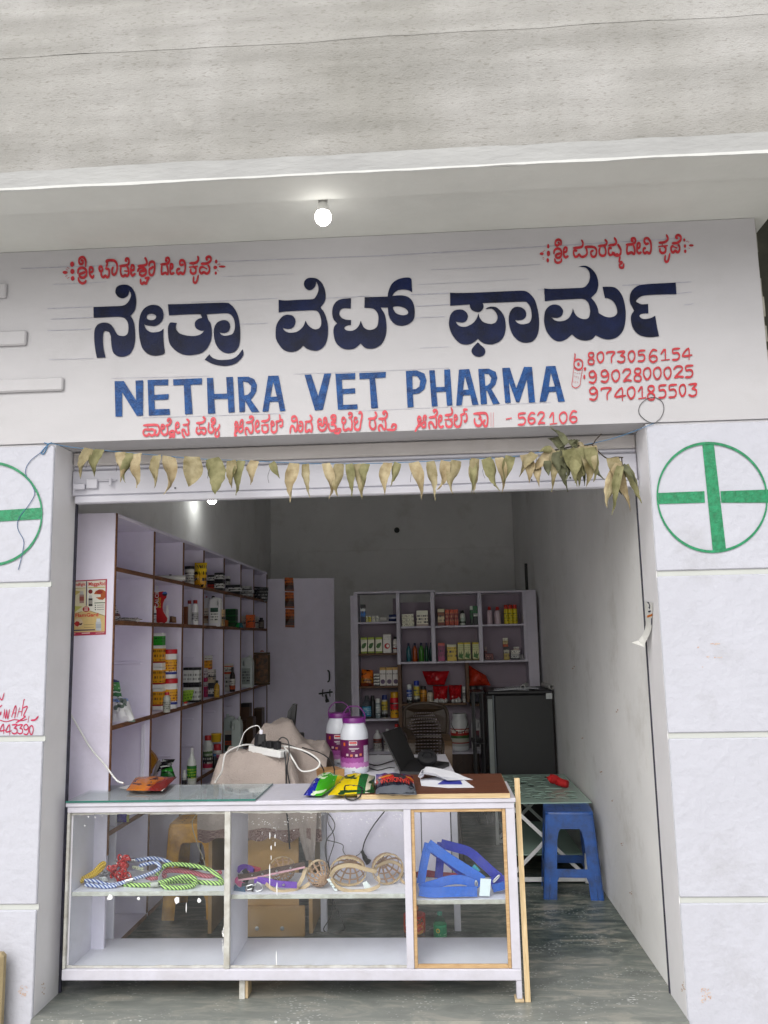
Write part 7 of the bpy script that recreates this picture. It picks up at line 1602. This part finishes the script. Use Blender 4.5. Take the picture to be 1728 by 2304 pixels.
# red chain and metal chain
t_ = T((140, 1900), 4.366); rc2 = thing('red_chain', 'red plastic dog chain heaped on the glass counter shelf', 'chain', (U(*t_((570, 360)), 1, .29).x, .29, s1)); rnd = random.Random(8); RCM = mat('shiny red plastic', (.40, .012, .015), .15, .2, 20, spec=.8)
for i in range(24):
    u = rnd.random(); px, py = t_((rnd.uniform(470, 670) if u > .3 else rnd.uniform(560, 650), 350 - 150 * rnd.random() ** 1.2 if u > .3 else rnd.uniform(120, 260))); c = U(px, py, 1, rnd.uniform(.26, .33)); c.z = max(c.z, s1 + .010); an = rnd.uniform(-1.2, 1.2); bz = rnd.uniform(-.6, .6)
    R3 = Matrix.Rotation(an, 3, 'Y') @ Matrix.Rotation(bz, 3, 'Z'); P = [c + R3 @ Vector((.007 * math.cos(t), .004 * math.sin(t * 2), .014 * math.sin(t))) for t in [6.2832 * k / 10 for k in range(10)]]
    for v in P: v.z = max(v.z, s1 + .0055)
    obj('chain_link', MB().tube(P, .0045, 7, close=True, smooth=2), RCM, rc2)
mc = thing('steel_chain', 'tangled steel dog chain behind the yellow cord', 'chain', (U(*t_((430, 300)), 1, .31).x, .31, s1))
for i in range(30):
    px, py = t_((rnd.uniform(340, 500), rnd.uniform(240, 320))); c = U(px, py, 1, rnd.uniform(.30, .36)); c.z = max(c.z, s1 + .006); R3 = Matrix.Rotation(rnd.uniform(0, 3), 3, 'Y') @ Matrix.Rotation(rnd.uniform(0, 3), 3, 'X')
    P = [c + R3 @ Vector((.005 * math.cos(t), 0, .009 * math.sin(t))) for t in [6.2832 * k / 8 for k in range(8)]]
    for v in P: v.z = max(v.z, s1 + .0025)
    obj('chain_link', MB().tube(P, .0018, 6, close=True, smooth=1), STEEL, mc)
for pts, lab in (([(530,185,.35),(520,160,.35),(550,145,.35),(570,165,.35),(545,190,.35),(530,185,.35)], 'steel trigger hook on the blue lead'), ([(95,330,.27),(120,312,.27),(150,320,.27),(140,345,.27),(105,345,.27)], 'steel snap hook at the end of the yellow cord')):
    P = [U(*t_(p[:2]), 1, p[2]) for p in pts]
    for v in P: v.z = max(v.z, s1 + .004)
    obj('steel_hook', MB().tube(P, .003, 8), STEEL, None, lab, 'hook')
tg = thing('price_tag', 'white paper tag tied to the leads', 'tag', (U(*t_((740, 235)), 1, .335).x, .335, s1)); q = [U(*t_(p), 1, .335) for p in ((690, 205), (800, 230), (795, 262), (685, 235))]
obj('card', MB().add(q + [v + Vector((0, .001, 0)) for v in q], [(0, 1, 2, 3), (7, 6, 5, 4), (0, 4, 5, 1), (1, 5, 6, 2), (2, 6, 7, 3), (3, 7, 4, 0)]), pmat('c4c8b0', INK, (.2, .8), sc=8), tg)
q = [U(*t_(p), 1, .31) for p in ((360, 322), (430, 318), (455, 362), (380, 352))]
tg = thing('price_tag', 'white tag lying before the red chain', 'tag', tuple(q[2])); obj('card', MB().add(q + [v + Vector((0, .001, .0)) for v in q], [(0, 1, 2, 3), (7, 6, 5, 4), (0, 4, 5, 1), (1, 5, 6, 2), (2, 6, 7, 3), (3, 7, 4, 0)]), pmat('c8cccc', INK, (.2, .8), sc=8), tg)

# middle bay: collars and basket muzzles
s2 = SHZ[1][2]; t5 = T((510, 1780), 3.858)
def at5(x, y, Y): v = U(*t5((x, y)), 1, Y); v.z = max(v.z, s2 + .003); return v
LEA = mat('cream leather', (.50, .37, .23), .6, .15, 20, .2, 60); LEB = mat('tan leather', (.36, .225, .145), .6, .2, 20, .2, 60)
def basket(label, cx, cy, Y, rx, rz, depth, facing, seed):
    """dome shaped leather muzzle: rim ring, ribs to the nose and hoops"""
    c = U(*t5((cx, cy)), 1, Y); T_ = thing('basket_muzzle', label, 'muzzle', (c.x, Y, s2), 'dog muzzles in the counter'); k = 1 / 3.858 * (Y + 3.4) / FPX
    RX, RZ_ = rx * k, rz * k; c.z = max(c.z, s2 + RZ_ + .004); fw = Vector(facing).normalized(); rt = fw.cross(Vector((0, 0, 1))).normalized(); upv = rt.cross(fw)
    def pt(th, ph): return c + rt * (RX * math.cos(th) * math.cos(ph)) + upv * (RZ_ * math.sin(th) * math.cos(ph)) + fw * (depth * math.sin(ph))
    obj('rim', MB().strap([pt(6.2832 * i / 20, 0) for i in range(20)], .014, .0035, fw, 1, True), LEA, T_)
    for i in range(12):
        th = 6.2832 * i / 12; obj('rib', MB().strap([pt(th, ph) for ph in (0, .4, .8, 1.15, 1.45)], .007, .003, rt if abs(math.sin(th)) > .7 else upv, 2), LEB, T_)
    for ph in (.45, .85, 1.2): obj('hoop', MB().strap([pt(6.2832 * i / 16, ph) for i in range(16)], .006, .003, fw, 1, True), LEB, T_)
    obj('nose_pad', MB().add([pt(6.2832 * i / 12, 1.42) for i in range(12)] + [pt(0, 1.5708)], [(i, (i + 1) % 12, 12) for i in range(12)]), LEB, T_)
    return T_
basket('basket muzzle of pale leather strips facing out of the shelf', 790, 760, .30, 92, 100, .075, (.45, -1, -.25), 1)
basket('round leather muzzle lying on its rim with nose to the back', 1055, 745, .27, 150, 120, .07, (.05, 1, .25), 2)
basket('leather basket muzzle with open weave at the bay end', 1400, 740, .30, 130, 120, .08, (-.35, 1, .1), 3)
basket('leather basket muzzle behind the pink collar', 480, 750, .36, 110, 95, .07, (.3, -1, 0), 4)
def strap5(label, pts, w, m, side=(0, 0, 1), nm='collar_strap', cat='strap', th=.003):
    return obj(nm, MB().strap([at5(*p) for p in pts], w, th, side, 5), m, None, label, cat)
strap5('cream leather strap curling round the large muzzle', [(900,745,.24),(940,680,.25),(1010,650,.25),(1090,645,.25),(1180,670,.25),(1260,690,.26),(1300,700,.27)], .016, LEA)
strap5('cream leather strap looping below two muzzles', [(900,765,.23),(960,830,.22),(1050,865,.21),(1150,875,.21),(1250,855,.21),(1320,820,.22),(1330,780,.24),(1310,740,.25)], .014, LEA)
strap5('cream leather strap standing between two muzzles', [(690,660,.27),(655,760,.26),(610,850,.25),(660,840,.26),(720,800,.27)], .016, LEA, (1, 0, 0))
strap5('cream leather strap lying at the front of the shelf', [(340,800,.23),(400,850,.22),(480,875,.21),(560,860,.22),(620,840,.23)], .014, LEA)
strap5('thin cream strap curving behind the last muzzle', [(1280,690,.33),(1330,640,.34),(1420,612,.34),(1500,640,.34),(1530,700,.33),(1510,760,.32),(1545,800,.30)], .012, LEA)
cl = thing('dog_collar', 'pink and brown studded dog collar sloping across the muzzles', 'collar', tuple(at5(390, 700, .25))); pc = [at5(100,745,.24), at5(260,722,.24), at5(450,680,.25), at5(680,632,.26)]
obj('band', MB().strap(pc, .020, .004, (0, 0, 1), 4), mat('brown collar webbing', (.06, .035, .03), .6, .3, 40), cl); obj('pink_stripe', MB().strap([v + Vector((0, -.0035, -.012)) for v in pc], .007, .0025, (0, 0, 1), 4), mat('pink stripe', (.55, .30, .36), .6, .1, 40), cl)
for x, y in ((222, 728), (312, 718), (435, 692), (556, 664)): q = at5(x, y, .243); obj('stud', MB().lathe(q.x, q.y - .002, q.z - .005, [(.001, 0), (.005, .003), (.005, .007), (.001, .010)], 8), STEEL, cl)
cl = thing('dog_collar', 'purple dog collar with steel buckle at the front of the shelf', 'collar', tuple(at5(430, 800, .23))); pc = [at5(240,770,.24), at5(340,780,.23), at5(450,805,.22), at5(610,815,.22)]
obj('band', MB().strap(pc, .026, .003, (0, 0, 1), 4), mat('purple webbing', (.14, .05, .36), .6, .15, 60), cl); q = at5(495, 812, .217); obj('stud', MB().lathe(q.x, q.y - .002, q.z - .005, [(.001, 0), (.006, .003), (.006, .007), (.001, .010)], 8), STEEL, cl)
P = [at5(*p, .215) for p in ((260, 800), (235, 840), (265, 875), (310, 850), (300, 810), (262, 790))]; obj('buckle', MB().tube(P, .0032, 8), STEEL, cl)
hp_ = thing('harness_heap', 'heap of purple, pink and black harness webbing at the bay end', 'harness', tuple(at5(150, 800, .28)))
for i, (c, pts) in enumerate(((('purple webbing'), [(90,700,.30),(130,660,.31),(190,665,.32),(230,700,.31),(180,740,.29)]), ('red webbing', [(160,665,.33),(220,670,.33),(290,690,.33)]), ('pink webbing', [(75,760,.26),(110,800,.25),(150,820,.24)]), ('navy webbing', [(60,830,.24),(100,860,.23),(160,850,.22)]), ('black webbing', [(130,820,.23),(200,830,.22),(235,850,.21)]), ('black webbing', [(150,680,.28),(175,740,.27),(160,800,.26)]))):
    col = {'purple webbing': (.10, .04, .30), 'red webbing': (.35, .02, .05), 'pink webbing': (.55, .10, .25), 'navy webbing': (.03, .08, .16), 'black webbing': (.015, .015, .02)}[c]
    obj('webbing', MB().strap([at5(*p) for p in pts], .022, .003, (0, .3, 1), 4), mat(c, col, .6, .2, 60), hp_)
P = [at5(*p, .215) for p in ((175, 825), (225, 812), (228, 842), (180, 855), (175, 825))]; obj('buckle', MB().tube(P, .003, 8), STEEL, hp_)
for lab, L, Y in (('blank white tag hanging from the large muzzle', ((1178, 795), (1215, 780), (1255, 835), (1205, 858)), .215), ('slim printed tag standing before the muzzles', ((868, 765), (890, 758), (965, 872), (940, 880)), .212)):
    q = [at5(x, y, Y) for x, y in L]; tg = thing('price_tag', lab, 'tag', tuple(q[3])); obj('card', MB().add(q + [v + Vector((0, .001, 0)) for v in q], [(0, 1, 2, 3), (7, 6, 5, 4), (0, 4, 5, 1), (1, 5, 6, 2), (2, 6, 7, 3), (3, 7, 4, 0)]), pmat('ccd2d2', INK if '868' in str(L) else None, (.2, .8), sc=8), tg)

# third bay: blue cattle halter
s3 = SHZ[2][2]; t6 = T((900, 1780), 4.607)
def at6(x, y, Y): v = U(*t6((x, y)), 1, Y); v.z = max(v.z, s3 + .004); return v
HB = mat('bright blue webbing', (.020, .115, .52), .65, .18, 90, .3, 200); HD = mat('deep blue webbing', (.008, .022, .36), .65, .25, 90, .3, 200)
ht = thing('cattle_halter', 'blue webbing cattle halter folded on the shelf of the pine framed bay', 'halter', (1.68, .28, s3))
def hs(pts, w, m): obj('webbing', MB().strap([at6(*p) for p in pts], w, .004, (.15, 0, 1) if abs(pts[0][0] - pts[-1][0]) > abs(pts[0][1] - pts[-1][1]) else (1, 0, .1), 5), m, ht)
hs([(295,540,.24),(250,740,.23),(215,960,.22)], .034, HB)
hs([(290,545,.235),(420,640,.235),(600,760,.23),(780,870,.225),(860,930,.22)], .040, HB)
hs([(200,1010,.215),(330,975,.21),(500,925,.21),(650,920,.21),(760,960,.21),(800,1010,.21)], .036, HB)
hs([(200,1030,.20),(320,1050,.195),(480,1045,.19),(650,1040,.19),(800,1040,.195)], .040, HB)
hs([(425,530,.32),(415,720,.32),(400,900,.32)], .034, HD)
hs([(425,545,.315),(560,580,.315),(720,630,.31),(850,740,.30),(960,840,.29),(1040,900,.28)], .038, HD)
hs([(330,610,.27),(480,720,.27),(640,850,.26),(780,930,.25)], .028, HD)
hs([(940,960,.25),(1030,935,.25),(1110,930,.25)], .045, HD); hs([(960,1010,.24),(1040,990,.24),(1105,965,.24)], .03, HB)
P = [at6(*p, .235) for p in ((965, 930), (1020, 875), (1030, 885), (975, 942), (965, 930))]; obj('buckle', MB().tube(P, .003, 8), STEEL, ht)
q = at6(790, 960, .205); obj('ring', MB().tube([q + Vector((.004 * math.cos(t), 0, .011 * math.sin(t))) for t in [6.2832 * k / 10 for k in range(10)]], .003, 8, close=True), STEEL, ht)
obj('webbing', MB().strap([at6(170, 870, .38), at6(260, 850, .38), at6(400, 870, .38), at6(560, 880, .38), at6(680, 890, .38)], .026, .004, (0, 0, 1), 4), mat('red webbing', (.35, .02, .05), .6, .2, 60), None, 'red webbing strap lying behind the blue halter', 'strap')
q = [at6(x, y, .197) for x, y in ((835, 905), (945, 912), (928, 1092), (822, 1085))]; tg = thing('price_tag', 'white card tag in front of the blue halter', 'tag', tuple(q[3])); obj('card', MB().add(q + [v + Vector((0, .001, 0)) for v in q], [(0, 1, 2, 3), (7, 6, 5, 4), (0, 4, 5, 1), (1, 5, 6, 2), (2, 6, 7, 3), (3, 7, 4, 0)]), pmat('ccd6dc', None), tg)
q = [at6(x, y, .285) for x, y in ((770, 755), (835, 825), (790, 830), (740, 800))]; tg = thing('price_tag', 'small turquoise tag tucked into the blue halter', 'tag', tuple(q[2])); obj('card', MB().add(q + [v + Vector((0, .001, 0)) for v in q], [(0, 1, 2, 3), (7, 6, 5, 4), (0, 4, 5, 1), (1, 5, 6, 2), (2, 6, 7, 3), (3, 7, 4, 0)]), pmat('3a9aa8', None), tg)
# red glove on the low table
rg = thing('red_cloth', 'crumpled bright red cloth on the green glass table', 'cloth', tuple(U(1260, 1758, 2, TZ)))
q = [U(1234, 1750, 2, TZ), U(1277, 1756, 2, TZ)]; mb = MB()
mb.tube([U(1233, 1741, 1, 2.2), U(1240, 1738, 1, 2.2), U(1252, 1741, 1, 2.2), U(1262, 1747, 1, 2.18), U(1276, 1750, 1, 2.16)], [.022, .030, .026, .026, .024], 10)
mz = min(v.z for v in mb.v); mb.v = [Vector((min(v.x, 2.49) + .004 * math.sin(v.z * 300), v.y + .004 * math.sin(v.x * 260), v.z - mz + TZ + .0008)) for v in mb.v]; obj('fold', mb, mat('bright red cloth', (.50, .010, .012), .7, .15, 30, .5, 60), rg)

# ================================================================== garland, wires, poster, sticker
LEAVES = [mat('dry leaf straw', (.275, .24, .15), .8, .45, 16, .5, 40, grain=(.15, .12, .045)), mat('dry leaf olive', (.22, .205, .105), .8, .35, 16, .5, 40, grain=(.10, .10, .035)), mat('dry leaf tan', (.34, .29, .185), .8, .4, 16, .5, 40, grain=(.19, .135, .06)), mat('dry leaf grey green', (.10, .105, .055), .8, .4, 22, .4, 50, grain=(.045, .045, .025))]
def leaf(mb, a, b, w, seed, n=14, twist=None, curl=None, roll=None):
    """one dried mango leaf from the string a to its tip b: blade rolling up on itself towards the tip, twisted, with a rippled edge"""
    rnd = random.Random(seed); a, b = Vector(a), Vector(b); L = (b - a); ln = L.length; t = L.normalized(); out = Vector((0, -1, 0)); s = t.cross(out).normalized(); out = s.cross(t).normalized()
    tw = rnd.uniform(-2.2, 2.2) if twist is None else twist; cu = rnd.uniform(-.2, .35) if curl is None else curl; bow = rnd.uniform(-.10, .10) * ln
    rl = rnd.uniform(1.8, 3.4) if roll is None else roll; sg = rnd.choice((-1, 1)); wl, wr = rnd.uniform(.85, 1.12), rnd.uniform(.85, 1.12); ph = rnd.uniform(0, 6); um = rnd.uniform(.28, .45)
    tilt = rnd.uniform(-.35, .35); vs = []; K = (-1, -.66, -.33, 0, .33, .66, 1)
    for i in range(n + 1):
        u = i / n
        pr = .74 + .26 * math.sin(u / um * math.pi / 2) if u < um else max(0., 1 - ((u - um) / (1 - um)) ** 1.7) ** .9
        ww = w * pr + .0012
        c = a.lerp(b, u) + s * (bow * math.sin(u * math.pi) + .10 * ln * sg * max(0, u - .8) * 2) + out * (cu * ln * .25 * u * u + .006 + .004 * math.sin(u * 7 + ph))
        g = tilt + tw * max(0., u - .25) ** 1.5 * 1.5; ca, sa = math.cos(g), math.sin(g); sx = s * ca + out * sa; nx_ = out * ca - s * sa
        th = .25 + rl * u ** 1.4
        for k in K:
            kk = k * (wl if k < 0 else wr); R = ww / 2 / th; x, y = R * math.sin(kk * th), R * (1 - math.cos(kk * th))
            rip = abs(k) ** 2 * w * .055 * math.sin(i * 1.9 + ph + (2 if k > 0 else 0)); crease = -.0012 if k == 0 else 0
            vs.append(c + sx * x + nx_ * (sg * y + rip + crease))
    m = len(K); mb.add(vs, [(i * m + k, i * m + k + 1, (i + 1) * m + k + 1, (i + 1) * m + k) for i in range(n) for k in range(m - 1)], True)
GA = thing('leaf_garland', 'string of dried mango leaves hung across the top of the doorway', 'garland', (1.2, .0, 2.2))
spt = [(113, 997), (160, 1006), (260, 1016), (350, 1024), (440, 1032), (560, 1037), (700, 1043), (830, 1043), (960, 1038), (1060, 1033), (1150, 1028), (1230, 1015), (1330, 998), (1400, 980), (1470, 953)]
def Yg(x): return -.006 + .014 * math.sin((x - 113) / 1357 * math.pi)
obj('string', MB().tube([U(x, y, 1, Yg(x)) for x, y in spt], .0016, 6, smooth=5), mat('blue nylon string', (.05, .16, .30), .5, .2, 30), GA)
LA = [(185,175,122,418,85),(268,182,228,402,95),(430,203,418,445,95),(495,208,458,445,80),(570,212,572,490,90),(725,232,715,490,85),(815,235,790,545,110),(1000,242,985,482,140),(1155,256,1170,545,135),(1310,270,1322,490,75),(1390,270,1355,548,70),(1498,272,1468,462,75)]
LB_ = [(40,185,115,310,60),(225,185,205,500,90),(310,190,330,460,65),(470,185,505,465,70),(575,190,560,455,80),(655,190,688,450,60),(720,190,750,470,80),(795,190,760,380,70),(970,185,950,445,85),(1040,180,975,370,60),(1165,178,1240,480,90),(1300,172,1325,485,75),(1420,170,1360,405,85),(1510,165,1470,430,90),(1635,155,1635,430,55)]
LC = [(110,272,85,570,85),(200,270,310,548,95),(310,262,345,570,80),(410,255,355,485,100),(520,240,575,480,90),(620,230,492,435,80),(640,330,660,515,62)]
k = 0
for reg, sc, L in (((150, 960), 3.53, LA), ((600, 990), 3.53, LB_), ((1040, 960), 3.77, LC)):
    t_ = T(reg, sc)
    for x0, y0, x1, y1, w in L:
        p0, p1 = t_((x0, y0)), t_((x1, y1)); Y = Yg(p0[0]) - .002; mb = MB(); wide = w > 125
        leaf(mb, U(*p0, 1, Y), U(*p1, 1, Y - .012 + .02 * random.random()), w / sc * 3.42 / FPX * 1.22, 100 + k, twist=(.15 if wide else None), curl=(.0 if wide else None), roll=(.7 if wide else None)); obj('leaf', mb, LEAVES[(k * 7 + k // 3) % 3], GA); k += 1
        if k % 2: # hanging stalk
            q = U(p0[0] + random.uniform(-6, 6), p0[1] + 4, 1, Y); obj('stalk', MB().tube([q, q + Vector((random.uniform(-.02, .005), .004, -.045)), q + Vector((random.uniform(-.03, .0), .004, -.075))], .0009, 5, smooth=2), BLACK, GA)
BR = thing('mango_sprig', 'withered mango sprig tied at the end of the leaf garland', 'sprig', tuple(U(1250, 1010, 1, -.01)))
t_ = T((1040, 960), 3.77)
TW = mat('dark twig', (.035, .025, .018), .8, .3, 30)
for L in ([(760,205),(830,190),(960,165),(1100,150),(1130,115),(1180,62)], [(1100,150),(1160,215),(1230,270),(1300,258),(1365,262)], [(1330,262),(1328,330)], [(1352,262),(1358,330)], [(840,190),(830,240)], [(1060,155),(1060,210)]):
    obj('twig', MB().tube([U(*t_(p), 1, -.018) for p in L], .0028, 6), TW, BR)
SL = [(790,205,565,385,85,2),(870,168,722,105,80,3),(905,160,985,118,60,3),(890,155,735,18,46,3),(775,235,772,555,80,0),(800,235,912,545,85,3),(830,200,850,300,70,1),(890,195,1000,512,120,1),(900,195,1012,362,100,3),(960,200,1010,305,90,0),(1050,165,1062,515,100,0),(1075,180,1120,470,85,1),(1110,165,1137,305,60,2),(1100,185,1190,460,80,3),(1010,320,960,480,70,1),(722,290,727,420,60,3),(1035,160,938,195,70,2),(760,190,650,215,55,1),(840,260,900,420,80,3),(960,260,985,510,90,1),(880,200,760,330,70,3),
 (1270,268,1302,485,105,0),(1335,320,1208,672,80,2),(1345,335,1282,757,62,1),(1330,390,1442,717,80,2),(1380,325,1507,655,68,1),(1358,325,1492,497,50,3),(1312,440,1222,692,66,0),(1350,340,1345,590,80,3),(860,190,880,470,70,3),(930,190,890,430,75,3),(990,180,1030,420,80,1),(1020,190,1050,500,70,3),(850,175,800,90,55,3),(940,165,1000,110,50,3),(800,215,830,440,70,3),(1080,200,1150,420,60,3)]
for i, (x0, y0, x1, y1, w, c) in enumerate(SL):
    mb = MB(); Y = -.022 - .012 * (i % 4); leaf(mb, U(*t_((x0, y0)), 1, Y), U(*t_((x1, y1)), 1, Y - .02 + .05 * random.random()), w / 3.77 * 3.4 / FPX * 1.25, 300 + i, curl=random.uniform(-.3, .5)); obj('leaf', mb, LEAVES[c], BR)
# loose ends of the string
obj('string_end', MB().tube([U(x, y, 1, -.004) for x, y in ((108, 998), (95, 1015), (70, 1035), (58, 1055), (60, 1073), (75, 1098), (77, 1115), (62, 1140), (46, 1160), (39, 1178), (42, 1195), (53, 1215), (52, 1235), (47, 1260), (41, 1282)) ], .0014, 6), mat('blue grey string', (.06, .12, .24), .5, .2, 30), None, 'loose blue string end dangling over the half hidden green cross', 'string')
kn = thing('string_knot', 'blue knot of the garland string at the top of the door jamb', 'knot', tuple(U(110, 998, 1, -.003)))
obj('knot', MB().tube([U(100, 996, 1, -.004), U(108, 999, 1, -.007), U(116, 996, 1, -.004), U(108, 1001, 1, -.006), U(102, 1015, 1, -.004), U(97, 1022, 1, -.004), U(93, 1018, 1, -.004), U(104, 1004, 1, -.005)], .0024, 6), MATS['blue nylon string'], kn)
obj('wire_loop', MB().tube([U(1470, 954, 1, -.004), U(1452, 945, 1, -.004), U(1438, 930, 1, -.004), U(1440, 912, 1, -.004), U(1455, 898, 1, -.004), U(1472, 894, 1, -.004), U(1489, 903, 1, -.004), U(1494, 920, 1, -.004), U(1488, 938, 1, -.004), U(1476, 950, 1, -.004), U(1470, 954, 1, -.004)], .0013, 6), BLACK, None, 'loop of thin black wire below the painted phone numbers', 'wire')
# poster on the end panel of the shelves
YPo = DY[0] - .0015
PO = thing('poster', 'medicine poster with red border on the end of the pigeonhole shelves', 'poster', (.01, YPo, 1.47))
t7 = T((150, 1290), 14.75); f7 = lambda x, y, lift=0.: U(*t7((x, y)), 1, YPo - lift)
def pr_(nm, L, col, lift, smooth=False):
    m_ = col if not isinstance(col, (str, tuple)) else mat('poster ' + str(col), col, .45, .06, 60)
    return obj(nm, fill([L], lambda x, y: f7(x, y, lift)), m_, PO)
x0 = 60
sh = MB().prism([(x0, 250), (1340, 185), (1300, 2030), (x0 - 10, 2085)], lambda x, y: f7(x, y), (0, .001, 0)); obj('sheet', sh, mat('poster red border', (.42, .03, .07), .4, .06, 60), PO)
pr_('panel', [(x0 + 30, 285), (1290, 225), (1262, 1930), (x0 + 20, 1965)], 'cfc8a8', .0008)
pr_('panel', [(690, 480), (1288, 470), (1275, 1390), (780, 1240), (690, 1000)], 'd0cfc4', .0012)
pr_('panel', [(x0 + 30, 1340), (500, 1270), (780, 1240), (1268, 1410), (1262, 1925), (x0 + 20, 1960)], 'c4ac74', .0012)
pr_('title_strip', [(x0 + 30, 285), (1290, 228), (1288, 450), (x0 + 30, 480)], 'd4cfc0', .0012)
pr_('divider_line', [(648, 265), (682, 262), (664, 1080), (638, 1080)], '1c1450', .0016)
pr_('red_oval', ell(645, 1190, 118, 92), '96141c', .0020)
for y in (1145, 1190, 1235): pr_('oval_print', [(585, y - 12), (705, y - 12), (705, y + 12), (585, y + 12)], 'd8c0b8', .0024)
def ptext(s, x, y, wd, h, m, sk=0.):
    mm = letters(s, lambda u, v: Vector((u, v, 0)), 1., .02); xs = [v.x for v in mm.v]; k_ = wd / (max(xs) - min(xs)); mx = min(xs)
    mm.v = [f7(x + (v.x - mx) * k_, y - v.y * h / .73 - (v.x - mx) * k_ * .035, .0024) for v in mm.v]; obj('lettering', mm, m, PO)
ptext('undFight', 255, 420, 365, 105, RTXT); ptext('MaggaRid', 725, 412, 555, 125, RTXT); ptext('FlamGard', 290, 1450, 760, 120, RTXT)
for L, c in (([(725, 490), (1270, 472), (1270, 448), (725, 468)], 'a89c10'), ([(250, 510), (620, 492), (620, 480), (250, 496)], '9a8a3c'), ([(920, 998), (1275, 985), (1275, 960), (920, 972)], '2a4a1c'), ([(210, 1915), (940, 1890), (940, 1855), (210, 1875)], '1c1a4a'), ([(380, 1310), (500, 1272), (500, 1262), (380, 1298)], '2a241c'), ([(780, 1250), (1268, 1420), (1268, 1408), (780, 1240)], '2a241c'), ([(250, 1300), (520, 1100), (260, 1090)], 'b4b45c'), ([(240, 760), (480, 600), (250, 570)], 'b8a860')): pr_('print_bar', L, c, .0019)
def vial(cx, y0, y1, w, body, lab, cap):
    pr_('bottle_print', [(cx - w * .35, y0), (cx + w * .35, y0), (cx + w * .4, y0 + (y1 - y0) * .3), (cx - w * .4, y0 + (y1 - y0) * .3)], cap, .0020)
    pr_('bottle_print', [(cx - w / 2, y0 + (y1 - y0) * .28), (cx + w / 2, y0 + (y1 - y0) * .28), (cx + w / 2, y1), (cx - w / 2, y1)], body, .0023); pr_('bottle_print', [(cx - w / 2, y0 + (y1 - y0) * .45), (cx + w / 2, y0 + (y1 - y0) * .45), (cx + w / 2, y0 + (y1 - y0) * .8), (cx - w / 2, y0 + (y1 - y0) * .8)], lab, .0026)
vial(500, 590, 990, 150, '9a8078', '8a4a40', 'b0b0ac'); vial(792, 730, 1090, 130, '2a2422', '8c8880', 'b4b4b0'); vial(1055, 1500, 1900, 180, 'b0b4b8', '9aa0a8', 'c0c4c4')
pr_('wound_print', ell(790, 605, 72, 72), '6a1c18', .0020); pr_('wound_print', [(905, 690), (960, 590), (1080, 530), (1200, 540), (1285, 600), (1285, 800), (1200, 880), (1080, 870), (960, 800), (1130, 780), (1130, 700)], 'a0501c', .0021); pr_('wound_print', ell(1090, 620, 110, 60), '8a2414', .0025)
pr_('udder_print', ell(390, 1640, 150, 150), 'c8b494', .0020); pr_('udder_print', [(245, 1660), (320, 1590), (400, 1600), (450, 1680), (370, 1770), (290, 1740)], 'a0201c', .0024); pr_('udder_print', [(400, 1680), (530, 1640), (490, 1720), (430, 1710)], '3a1414', .0027)
for y in (1060, 1130, 1205):
    pr_('bullet', [(935, y - 18), (970, y - 18), (970, y + 18), (935, y + 18)], '2a2a2a', .0020); pr_('bullet_print', [(1005, y - 12), (1240, y - 22), (1240, y), (1005, y + 10)], '8a8880', .0020)
for y in (1700, 1790): pr_('print_bar', [(580, y), (900, y - 8), (900, y + 4), (580, y + 12)], '7a6c44', .0019)
for L in ([(500, 1975), (770, 1962), (770, 1995), (500, 2005)], [(960, 1975), (1250, 1962), (1250, 1980), (960, 1992)], [(215, 2000), (290, 1995), (290, 2015), (215, 2018)]): pr_('print_bar', L, 'd8b8b4', .0020)
# peeling payment sticker on the other jamb (its code left blank)
st_ = thing('payment_sticker', 'peeling white payment sticker on the door jamb', 'sticker', tuple(U(1460, 1400, 0, 2.498)))
t8 = T((1420, 1320), 13.82); JX = 2.4985
def f8(x, y, l=0.): q = U(*t8((x, y)), 0, JX); return Vector((JX - .0012 - l, q.y, q.z))
top_, bot_ = [(430, 455), (690, 500)], [(480, 1500), (650, 1520)]
n = 10; vs = []
for i in range(n + 1):
    u = i / n; xl = 430 + (490 - 430) * u; xr = 690 - 40 * u; y = 455 + 1050 * u; lf = .0 if u < .6 else (u - .6) ** 2 * .10
    vs += [f8(xl, y, lf), f8(xr, y + 40, lf * .8)]
e0, e1 = vs[-2], vs[-1]
vs += [e0 + Vector((-.022, -.006, -.022)), e1 + Vector((-.016, -.004, -.026)), e0 + Vector((-.050, -.012, -.030)), e1 + Vector((-.022, -.010, -.042))]
m_ = len(vs) // 2
st_m = MB().add(vs + [v + Vector((-.0007, 0, 0)) for v in vs], [(2 * i, 2 * i + 1, 2 * i + 3, 2 * i + 2) for i in range(m_ - 1)] + [(2 * m_ + 2 * i, 2 * m_ + 2 * i + 2, 2 * m_ + 2 * i + 3, 2 * m_ + 2 * i + 1) for i in range(m_ - 1)])
obj('paper', st_m, mat('sticker paper', (.68, .68, .65), .5, .05, 30), st_)
obj('orange_bar', fill([[(512, 900), (678, 840), (680, 905), (520, 970)]], lambda x, y: f8(x, y, .0016)), mat('orange bar', (.60, .17, .02), .5, .1, 30), st_)
for L in ([(500, 470), (560, 480), (612, 580), (605, 660), (580, 695), (560, 640), (590, 620), (570, 540)], [(545, 760), (630, 735), (635, 770), (590, 800), (550, 795)], [(640, 990), (665, 970), (668, 1160), (640, 1210)]):
    obj('dark_print', fill([L], lambda x, y: f8(x, y, .0016)), mat('navy sticker print', (.02, .02, .06), .5, .1, 30), st_)
# brown post end leaning at the far pier
pk_ = thing('wooden_block', 'worn tan board end standing against the pier', 'board', (-.2, -.05, -.178))
q0, q1 = U(13, 2142, 1, -.05), U(13, 2262, 1, -.05)
obj('board', MB().bbox(q0.x - .35, q0.x, -.075, -.030, -.177, q0.z, .012), mat('tan painted board', (.34, .27, .15), .7, .15, 8, .2, 40), pk_)
